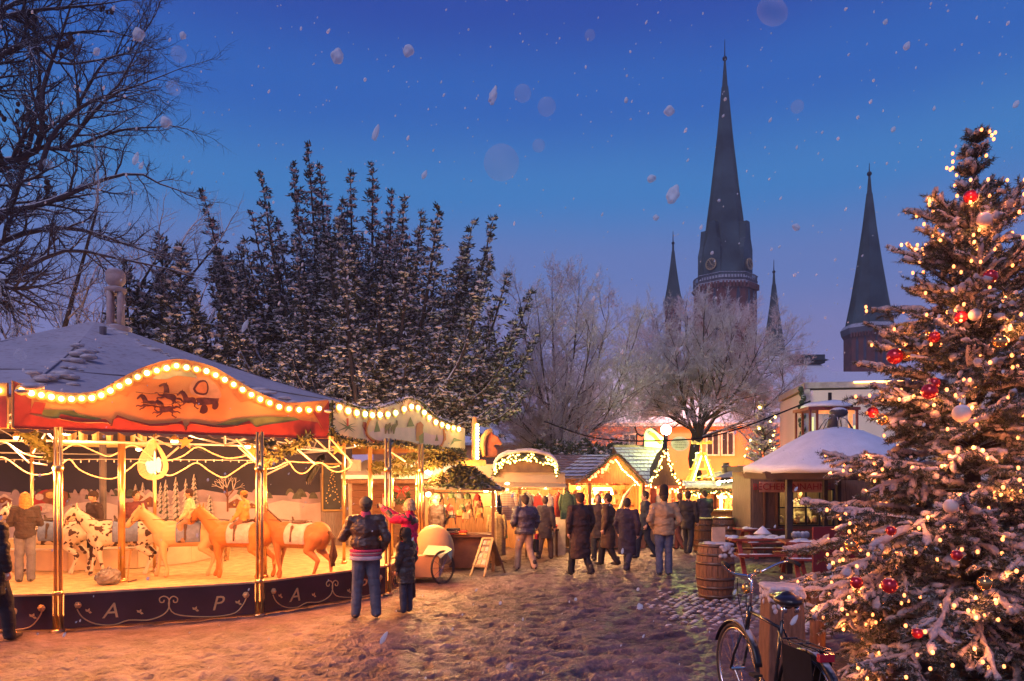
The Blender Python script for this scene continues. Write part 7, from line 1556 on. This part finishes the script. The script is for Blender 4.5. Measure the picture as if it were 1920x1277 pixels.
crowd(1245,1078,1.80,.05,'man from behind in wide tan jacket and blue jeans with black hat',(.42,.28,.15),(.09,.11,.18),L='pocket',Rr='pocket',coat=.84,hat=((.025,.015,.015),'tall'),bulk=1.22,hair=(.05,.02,.02),vox=.012)
crowd(1290,1040,1.70,-.5,'person in black jacket right of the tan jacketed man',(.03,.02,.025),(.03,.025,.035),coat=.7,legs='walk',hat=((.05,.03,.03),'x'))
crowd(1274,1032,1.62,.6,'smaller person in dark red trousers beyond the tan jacketed man',(.05,.03,.03),(.14,.04,.03),legs='walk2',hair=(.15,.06,.03))
crowd(1322,1024,1.68,.3,'person in dark blue jacket leaning at the barrel table',(.035,.03,.055),(.04,.03,.04),coat=.8,L='fwd',Rr='fwd',bulk=1.15,hat=((.05,.03,.02),'x'))
crowd(1160,1030,1.65,-2.9,'vendor in cream apron inside the sweets stall',(.55,.35,.18),(.1,.06,.04),z0=0,hair=(.2,.1,.05)) if False else None
person('vendor with pale cap behind the sweets counter',hx(1118,23.2),23.2,1.68,3.0,(.5,.28,.12),(.1,.06,.04),L='fwd',Rr='fwd',hat=((.5,.4,.3),'x'),vox=.02)
person('vendor in orange shirt inside the drinks stall',hx(1375,24.6),24.6,1.72,2.9,(.5,.2,.08),(.1,.06,.04),L='fwd',Rr='fwd',hair=(.1,.05,.03),vox=.02)
person('seller in pale shirt behind the barred kiosk window',hx(1500,20.2),20.2,1.72,3.1,(.6,.5,.35),(.1,.06,.04),L='fwd',Rr='fwd',hair=(.1,.05,.03),vox=.02)

# ================================================================ PONIES
def pony(label,px,d,rz,coatm,manem,z0=.2,s=1.,padc=(.16,.22,.42),headdown=0.):
    t=thing('pony',label,'pony',(hx(px,d),d,z0),rz); V=lambda a,b,c:Vector((a*s,b*s,c*s)); b=MB()
    b.cap(V(0,-.34,.80),V(0,.34,.79),.235*s,.225*s,16); b.ball(V(0,.42,.79),(.18*s,.21*s,.25*s),14,10); b.ball(V(0,-.42,.83),(.215*s,.25*s,.25*s),14,10); b.ball(V(0,.30,.98),(.09*s,.22*s,.09*s),10,6)
    hd=headdown; b.cap(V(0,.48,.90),V(0,.80,1.22-hd),.165*s,.098*s,14); b.cap(V(0,.82,1.25-hd),V(0,.90,1.17-hd),.098*s,.088*s,12); b.cap(V(0,.88,1.18-hd),V(0,1.04,1.00-hd),.075*s,.056*s,12); b.ball(V(0,1.05,.99-hd),(.05*s,.055*s,.05*s),10,6)
    for sd in(-1,1):
        b.cap(V(sd*.055,.78,1.31-hd),V(sd*.07,.79,1.41-hd),.028*s,.010*s,7)
        f=.05 if sd>0 else -.05
        b.cap(V(sd*.11,.42,.70),V(sd*.12,.45+f,.38),.085*s,.048*s,10); b.cap(V(sd*.12,.45+f,.38),V(sd*.12,.44+f*2,.12),.044*s,.030*s,9); b.cap(V(sd*.12,.44+f*2,.12),V(sd*.12,.47+f*2,.04),.036*s,.046*s,9)
        b.cap(V(sd*.12,-.44,.78),V(sd*.13,-.32-f,.55),.15*s,.085*s,12); b.cap(V(sd*.13,-.32-f,.55),V(sd*.13,-.54-f,.37),.078*s,.045*s,10); b.cap(V(sd*.13,-.54-f,.37),V(sd*.13,-.50-f*2,.12),.042*s,.030*s,9); b.cap(V(sd*.13,-.50-f*2,.12),V(sd*.13,-.47-f*2,.04),.036*s,.046*s,9)
    fuse(b,'body',coatm,t,.014,4)
    q=MB(); pr=random.Random(int(px))
    for k in range(12): q.tube([V(pr.gauss(0,.02),-.64,.90),V(pr.gauss(0,.03),-.74,.78),V(pr.gauss(0,.035),-.73+pr.gauss(0,.03),.45),V(pr.gauss(0,.04),-.69+pr.gauss(0,.03),.25)],[.03*s,.03*s,.022*s,.008*s],6)
    fuse(q,'tail',manem,t,.014,1)
    q=MB()
    for k in range(11): u=k/10; p=V(0,.42+.42*u,1.04+.30*u-hd*u); q.cap(p,p+V(.07*(1 if k%2 else -1),-.03,-.12),.035*s,.022*s,7)
    q.cap(V(0,.84,1.33-hd),V(0,.95,1.22-hd),.03*s,.02*s,7); fuse(q,'mane',manem,t,.014,1)
    q=MB(); q.lathe([(.247*s,-.25*s),(.258*s,-.22*s),(.26*s,.16*s),(.25*s,.19*s)],V(0,0,.80),22,M=Matrix(((1,0,0),(0,0,1),(0,1,0)))); q.v=[(x_,y_,max(z_,.66*s)) for x_,y_,z_ in q.v]; fuse(q,'saddle_cloth',cloth(padc),t,.014,1)
    q=MB(); q.ball(V(0,-.02,1.055),(.13*s,.20*s,.05*s),14,8); q.cap(V(0,.13,1.07),V(0,.16,1.15),.03*s,.02*s,8); q.cap(V(-.1,-.18,1.08),V(.1,-.18,1.08),.03*s,.03*s,8)
    for sd in(-1,1): q.cap(V(sd*.2,.02,.98),V(sd*.27,.02,.72),.035*s,.02*s,8)
    fuse(q,'saddle',cloth((.05,.025,.02),.45),t,.012,2)
    q=MB(); q.tube([V(math.cos(a)*.07,.965,1.085-hd+math.sin(a)*.07) for a in[2*PI*i/12 for i in range(13)]],.008*s,5); q.tube([V(.07,.99,1.06-hd),V(.12,.55,1.10),V(.05,.2,1.08)],.006*s,5); q.tube([V(-.07,.99,1.06-hd),V(-.12,.55,1.10),V(-.05,.2,1.08)],.006*s,5); q.tube([V(.075,.97,1.1-hd),V(.07,.80,1.33-hd),V(-.07,.80,1.33-hd),V(-.075,.97,1.1-hd)],.007*s,5); me=q; o=MB.build(q,'bridle',cloth((.05,.025,.02),.45)); o.parent=t
    return t
SPOT=mat('spotted_coat',(.68,.58,.48),.7,.06,3,spots=((.06,.03,.025),9,.56)); BRN=mat('brown_coat',(.28,.12,.05),.6,.2,3); CRM=mat('cream_coat',(.62,.42,.24),.6,.15,3); CHN=mat('chestnut_coat',(.42,.17,.05),.55,.2,3)
DM=mat('dark_mane',(.05,.025,.02),.8,.3,30); LM_=mat('flaxen_mane',(.55,.36,.16),.8,.3,30)
pony('black spotted white pony nearest the left edge behind the blond person',100,14.7,PI/2+.15,SPOT,DM)
pony('second black spotted white pony walking left before the cream barrier',232,14.5,PI/2+.45,SPOT,DM)
pony('cream pony with a child in white on its back',352,14.4,PI/2+.3,CRM,LM_)
pony('chestnut pony behind the double brass post',452,14.2,PI/2-.1,CHN,LM_,padc=(.55,.42,.5))
pony('brown pony at the right end of the riding ring',562,14.0,PI/2-.35,BRN,DM,padc=(.5,.4,.48))
person('small child in white jacket and dark cap riding the cream pony',hx(356,14.4),14.4,1.25,PI/2+.3,(.70,.55,.38),(.3,.2,.15),L='fwd',Rr='fwd',legs='ride',hat=((.05,.03,.04),'x'),vox=.012,z0=.2+1.02-.60)
person('child in orange jacket riding the chestnut pony',hx(458,14.2),14.2,1.2,PI/2-.1,(.55,.28,.10),(.2,.12,.1),L='fwd',Rr='fwd',legs='ride',hat=((.45,.2,.08),'x'),vox=.014,z0=.2+1.02-.58)

flush()
# ================================================================ CART
d=14.9; t=thing('hand_cart','wooden hand cart with tan rounded hood, spoked wheel and green cloth',"cart",GX(815,d,0)); 
mb=MB(); a=P(778,1040,d);b=P(826,1042,d); z0_,z1_=.12,hz(1040,d); mb.box(((a.x+b.x)/2,d+.1,(z0_+z1_)/2),(b.x-a.x,.62,z1_-z0_)); o=mb.build('cart_box',mat('tan_plywood',(.45,.26,.13),.6,.15,3),t); bv=o.modifiers.new('b','BEVEL'); bv.width=.015
mb=MB(); wc=P(830,1060,d-.18); R_=.32; 
mb.tube([Vector((wc.x+math.cos(q)*.14*0+math.cos(q)*R_*.62,wc.y+math.cos(q)*R_*.6,R_+math.sin(q)*R_)) for q in[2*PI*i/28 for i in range(29)]],.022,7,cap=False); wh=mb.build('wheel',mat('tyre_rubber',(.03,.025,.025),.7),t,True)
mb=MB()
for k in range(12): q=2*PI*k/12; mb.tube([Vector((wc.x,wc.y,R_)),Vector((wc.x+math.cos(q)*R_*.62,wc.y+math.cos(q)*R_*.6,R_+math.sin(q)*R_))],.004,4)
mb.ball((wc.x,wc.y,R_),.03,8,6); mb.build('spoke',STEEL,wh)
mb=MB(); mb.plate([P(792,1040,d-.25),P(803,1022,d+.1),P(838,1024,d+.1),P(848,1030,d-.1),P(846,1050,d-.25),P(838,1036,d-.3),P(826,1047,d-.3),P(820,1041,d-.3)],(0,.03,-.01)); o=mb.build('green_cloth',mat('mint_cloth',(.42,.55,.35),.8,.1,5),t)
mb=MB(); c=P(812,1042,d+.35); mb.ball(c+Vector((0,.2,.1)),(.42,.36,.52),20,14); v=np.array(mb.v); v[:,2]=np.maximum(v[:,2],z1_-.25); mb.v=[tuple(x) for x in v]; o=mb.build('hood',mat('tan_canvas',(.48,.33,.17),.7,.1,3,bump=.2),t,True)
mb=MB(); mb.tube([P(778,1045,d),P(745,1030,d-.4)],.018,6); mb.build('handle',WOODM,t)

# ================================================================ BICYCLE
FRAME=mat('black_enamel',(.012,.012,.014),.25,.3,coat=.5); TYRE=mat('tyre_rubber',(.03,.025,.025),.7)
A_=GX(1382,6.75,0); B_=Vector((2.24,5.61,0)); dirb=(B_-A_).normalized(); rzb=math.atan2(dirb.y,dirb.x)
bk=thing('bicycle','black dutch bicycle with chrome handlebar and red rear reflector','bicycle',A_,rzb); bk.scale=(1.06,1.06,1.08); M=wm(bk); WB=1.09; rw=.375
W_=lambda x,y,z:M@Vector((x,y,z))   # x back along the bicycle, y to its left side
def wheel(x,nm):
    c=W_(x,0,rw); mb=MB(); ring=lambda r,n=40:[W_(x+math.cos(q)*r,0,rw+math.sin(q)*r) for q in[2*PI*i/n for i in range(n+1)]]
    mb.tube(ring(rw-.02),.021,8,cap=False); t_=mb.build('wheel',TYRE,bk,True)
    mb=MB(); mb.tube(ring(rw-.047),.013,6,cap=False); mb.build('rim',STEEL,t_,True)
    mb=MB()
    for k in range(28): q=2*PI*k/28; s_=.03 if k%2 else -.03; mb.tube([W_(x+math.cos(q+.35)*.025,s_,rw+math.sin(q+.35)*.025),W_(x+math.cos(q)*(rw-.05),0,rw+math.sin(q)*(rw-.05))],.0022,3)
    mb.tube([W_(x,-.06,rw),W_(x,.06,rw)],.024,10); mb.build('spoke',STEEL,t_)
    mb=MB(); n=22; a0,a1=(.25,2.75) if x<.5 else (-.55,3.0); vs=[];fs=[]
    for i in range(n+1):
        q=a0+(a1-a0)*i/n
        for y,rr in((-.034,rw+.012),(-.02,rw+.026),(.02,rw+.026),(.034,rw+.012)): vs.append(W_(x+(math.cos(q) if x>.5 else math.cos(q))*rr,y,rw+math.sin(q)*rr))
    for i in range(n):
        for k in range(3): fs.append((i*4+k,i*4+k+1,i*4+k+5,i*4+k+4))
    mb.add(vs,fs); o=mb.build('mudguard',mat('black_enamel_snow',(.012,.012,.014),.3,snow=.6,snowlo=.62),bk,True); q=o.modifiers.new('s','SOLIDIFY'); q.thickness=.003
    return t_
wheel(0,'f'); wheel(WB,'r')
mb=MB(); hd0,hd1=W_(.155,0,.70),W_(.235,0,.93); st0=W_(.60,0,.30); st1=W_(.72,0,.90)
mb.tube([W_(.145,0,.66),hd1],.021,10); mb.tube([hd1-Vector((0,0,.05)),st1-Vector((0,0,.06))],.015,10); mb.tube([hd0,W_(.35,0,.42),st0],.017,10); mb.tube([st0,st1],.016,10)
for s_ in(-1,1):
    mb.tube([W_(WB,s_*.055,rw),W_(.62,s_*.04,.30)],.010,8); mb.tube([W_(WB,s_*.055,rw),W_(.70,s_*.02,.84)],.009,8)
    mb.tube([W_(0,s_*.055,rw),W_(.05,s_*.055,.50),W_(.145,s_*.04,.68)],.013,8)
mb.build('frame',FRAME,bk,True)
mb=MB(); mb.tube([W_(.225,0,.9),W_(.255,0,1.14),W_(.20,0,1.17)],.013,8)
for s_ in(-1,1): mb.tube(smoothpath([W_(.20,0,1.17),W_(.16,s_*.12,1.19),W_(.24,s_*.25,1.27),W_(.34,s_*.29,1.30)],4),.011,8)
hb=mb.build('handlebar',mat('chrome',(.75,.72,.7),.12,.05,metal=1),bk,True)
for s_ in(-1,1): mb=MB(); mb.tube([W_(.33,s_*.29,1.30),W_(.40,s_*.30,1.295),W_(.46,s_*.305,1.28)],[.016,.018,.017],10); mb.build('grip',mat('grip_rubber',(.015,.015,.015),.8),bk,True)
mb=MB(); mb.ball(W_(.12,.03,1.06),(.045,.045,.05),12,8); mb.tube([W_(.13,0,1.02),W_(.2,0,1.06)],.008,6); mb.build('front_lamp',mat('brass_lamp',(.7,.45,.15),.25,metal=.9),bk,True); mb=MB(); mb.ball(W_(.17,.10,1.20),(.03,.03,.02),10,6); mb.build('bell',BRASS,bk,True)
mb=MB(); mb.tube(smoothpath([W_(.15,.06,1.16),W_(.10,.03,1.0),W_(.17,.02,.75)],4),.004,5); mb.tube(smoothpath([W_(.2,-.1,1.15),W_(.12,-.05,.98),W_(.2,-.02,.7)],4),.004,5); mb.build('cable',FRAME,bk)
mb=MB(); c=W_(.74,0,1.07); q_=M.to_3x3(); mb.ball(c+q_@Vector((.07,0,0)),(.13,.105,.045),16,8,M=q_); mb.ball(c+q_@Vector((-.09,0,.0)),(.11,.035,.03),12,8,M=q_); mb.cap(c+q_@Vector((-.1,0,0)),c+q_@Vector((.05,0,0)),.035,.075,12)
sd=mb.build('saddle',mat('saddle_leather',(.02,.016,.018),.4,coat=.3),bk,True); remesh(sd,.008,3); sd.data.materials.clear(); sd.data.materials.append(mat('saddle_leather',(.02,.016,.018)))
mb=MB(); mb.tube([W_(.715,0,.88),c+Vector((0,0,-.02))],.013,8)
for s_ in(-1,1): mb.lathe([(.02,0),(.02,.05)],c+q_@Vector((.10,s_*.05,-.085)),10)
mb.build('seat_post',mat('chrome',(.75,.72,.7)),bk,True)
mb=MB(); 
for y in(-.06,0,.06): mb.tube([W_(.80,y,.79),W_(1.25,y,.80)],.006,6)
for x in(.82,1.0,1.22): mb.tube([W_(x,-.065,.795),W_(x,.065,.795)],.006,6)
for s_ in(-1,1): mb.tube([W_(WB,s_*.06,rw),W_(1.15,s_*.065,.79)],.006,6)
mb.build('carrier_rack',FRAME,bk)
for s_ in(-1,1):
    mb=MB(); mb.plate([W_(.84,s_*.07,.77),W_(1.22,s_*.07,.77),W_(1.26,s_*.075,.55),W_(1.02,s_*.08,.42),W_(.88,s_*.075,.5)],q_@Vector((0,s_*.006,0))); mb.build('coat_guard',mat('coat_guard_black',(.012,.012,.016),.9,spec=.1),bk)
mb=MB(); a0=.05; vs=[];fs=[]
for i in range(9):
    q=-.50+.85*i/8
    for y in(-.030,.030): vs.append(W_(WB+math.cos(q)*(rw+.030),y,rw+math.sin(q)*(rw+.030)))
for i in range(8): fs.append((i*2,i*2+1,i*2+3,i*2+2))
mb.add(vs,fs); o=mb.build('white_mudguard_tail',mat('white_enamel',(.7,.6,.6),.4),bk,True); q=o.modifiers.new('s','SOLIDIFY'); q.thickness=.004
mb=MB(); q=.30; mb.box(W_(WB+math.cos(q)*(rw+.045),0,rw+math.sin(q)*(rw+.045)),(.03,.045,.10),M=q_@Matrix.Rotation(-q,3,'Y')); mb.build('rear_lamp',mat('red_reflector',(.55,.02,.04),.15,coat=1),bk); mb=MB(); mb.box(W_(1.28,0,.76),(.04,.11,.05),M=q_); mb.build('red_reflector',mat('red_reflector',(.55,.02,.04),.15,coat=1),bk)
mb=MB(); mb.lathe([(.085,-.012),(.09,0),(.085,.012)],W_(.60,.05,.30),20,M=q_@Matrix.Rotation(PI/2,3,'X')); 
mb.tube([W_(.60,-.06,.30),W_(.60,.10,.30)],.014,8); mb.tube([W_(.60,.09,.30),W_(.66,.09,.14)],.011,6); mb.tube([W_(.60,-.08,.30),W_(.54,-.08,.46)],.011,6); mb.build('crank',STEEL,bk,True)
for x,y,z in((.66,.13,.14),(.54,-.12,.46)): mb=MB(); mb.box(W_(x,y,z),(.09,.07,.022),M=q_); mb.build('pedal',mat('grip_rubber',(.015,.015,.015)),bk)
mb=MB(); mb.plate([W_(.52,.058,.40),W_(1.15,.058,.43),W_(1.15,.058,.32),W_(.52,.058,.22)],q_@Vector((0,.03,0))); mb.build('chain_case',mat('coat_guard_black',(.015,.014,.018)),bk)
mb=MB(); mb.tube([W_(.62,-.05,.27),W_(.75,-.22,.0)],.010,6); mb.build('kickstand',STEEL,bk)

# ================================================================ FALLING SNOW
rg=np.random.default_rng(77); mb=MB()
def flakemat(nm,al):
    m=bpy.data.materials.new(nm); m.use_nodes=True; nt=m.node_tree; N=nt.nodes; N.remove(N['Principled BSDF']); o=N['Material Output']
    a=N.new('ShaderNodeBsdfDiffuse'); a.inputs[0].default_value=(.85,.95,1,1); b=N.new('ShaderNodeBsdfTranslucent'); b.inputs[0].default_value=(.7,.85,1,1); c=N.new('ShaderNodeBsdfTransparent'); x=N.new('ShaderNodeMixShader'); y=N.new('ShaderNodeMixShader'); x.inputs[0].default_value=.15; y.inputs[0].default_value=al
    nt.links.new(a.outputs[0],x.inputs[1]); nt.links.new(b.outputs[0],x.inputs[2]); nt.links.new(c.outputs[0],y.inputs[1]); nt.links.new(x.outputs[0],y.inputs[2]); nt.links.new(y.outputs[0],o.inputs[0]); return m
FM_=[flakemat('snowflake',.5),flakemat('snowflake_thin',.13)]
def flake(px,py,r,d=1.6,el=1.25,mi=0):
    c=P(px,py,d); R_=r*d/F; tilt=Matrix.Rotation(.35+rg.normal()*.15,3,'Y'); n0=len(mb.v); mb.ball(c,(R_,R_,R_*el),20 if r>6 else 7,14 if r>6 else 5,M=tilt,mi=mi)
    if r>3.5 and mi==0:
        for i in range(n0,len(mb.v)):
            v=Vector(mb.v[i]); u=(v-c)/R_; k=1+.16*(math.sin(u.x*3+px)*math.cos(u.z*4+py)+.5*math.sin(u.y*7+u.z*5)); mb.v[i]=tuple(c+(v-c)*k)
    if el>1.6:
        ax=tilt@Vector((0,0,1)); 
        for i in range(n0,len(mb.v)):
            v=Vector(mb.v[i]); q=(v-c).dot(ax)/(R_*el); f=1-.55*max(0,q); w_=(v-c)-ax*(v-c).dot(ax); mb.v[i]=tuple(c+ax*(v-c).dot(ax)+w_*f)
for x,y,r,e_,mi in [(260,65,10,1.1,0),(632,106,11,1.15,0),(766,95,9,1.2,0),(343,67,6,1.2,0),(181,97,6,1.3,0),(311,229,12,1.0,1),(311,229,9,1.0,0),(1448,22,30,.6,1),(940,305,33,1,1),(1255,208,9,.9,0),(1262,365,11,1.6,0),(1493,426,7,.8,0),(1700,87,6,1.3,0),(1660,41,4,1.5,0),(1174,188,4,1.4,0),(1222,335,8,.8,0),(1230,408,6,.8,0),(925,178,7,2.6,0),(705,248,6,2.8,0),(796,327,4.5,2,0),(38,665,11,1.1,1),(980,175,16,1,1),(1025,200,17,1,1),(1010,273,12,1,1),(1495,200,12,1,1),(335,102,14,1,1),(325,165,13,1,1),(1106,66,10,1,1),(255,297,5,2.6,0),(720,1195,5,2.8,0),(1490,1162,5,2.4,0),(1200,1137,6,1,0),(1555,1062,4,1.6,0),(955,1250,7,1.2,1),(460,610,5,2.6,0),(1378,1110,3,2,0),(90,307,9,1,1),(265,310,4,2,0),(1348,376,3,1,0),(500,575,3,1.5,0),(1905,196,5,1.5,0),(1675,243,4,1.4,0)]: flake(x,y,r,1.5 if r<8 else 1.15,e_,mi)
n=1150; X_=rg.uniform(-40,1960,n); Y_=rg.uniform(-20,1277,n)**1.0; D_=rg.uniform(1.6,9,n)
for x,y,d in zip(X_,Y_,D_):
    if y>700 and rg.random()<.6: continue
    flake(x,y,rg.choice([.9,1.1,1.5,2.1,2.9],p=[.3,.3,.22,.12,.06]),d,rg.uniform(1,2.2),0)
o=mb.build('falling_snow',FM_,None,True); tag(o,'snowflakes falling through the evening air','snow',kind='stuff')
# ================================================================ HAZE
mb=MB(); mb.box((0,85,44),(260,230,92.)); hzo=mb.build('haze',[],None)
hm=bpy.data.materials.new('haze'); hm.use_nodes=True; nt=hm.node_tree; nt.nodes.remove(nt.nodes['Principled BSDF']); pv=nt.nodes.new('ShaderNodeVolumePrincipled'); pv.inputs['Density'].default_value=.0009; pv.inputs['Color'].default_value=(.7,.82,1,1); nt.links.new(pv.outputs[0],nt.nodes['Material Output'].inputs['Volume'])
hzo.data.materials.append(hm); tag(hzo,'thin evening haze over the market','haze',kind='stuff')
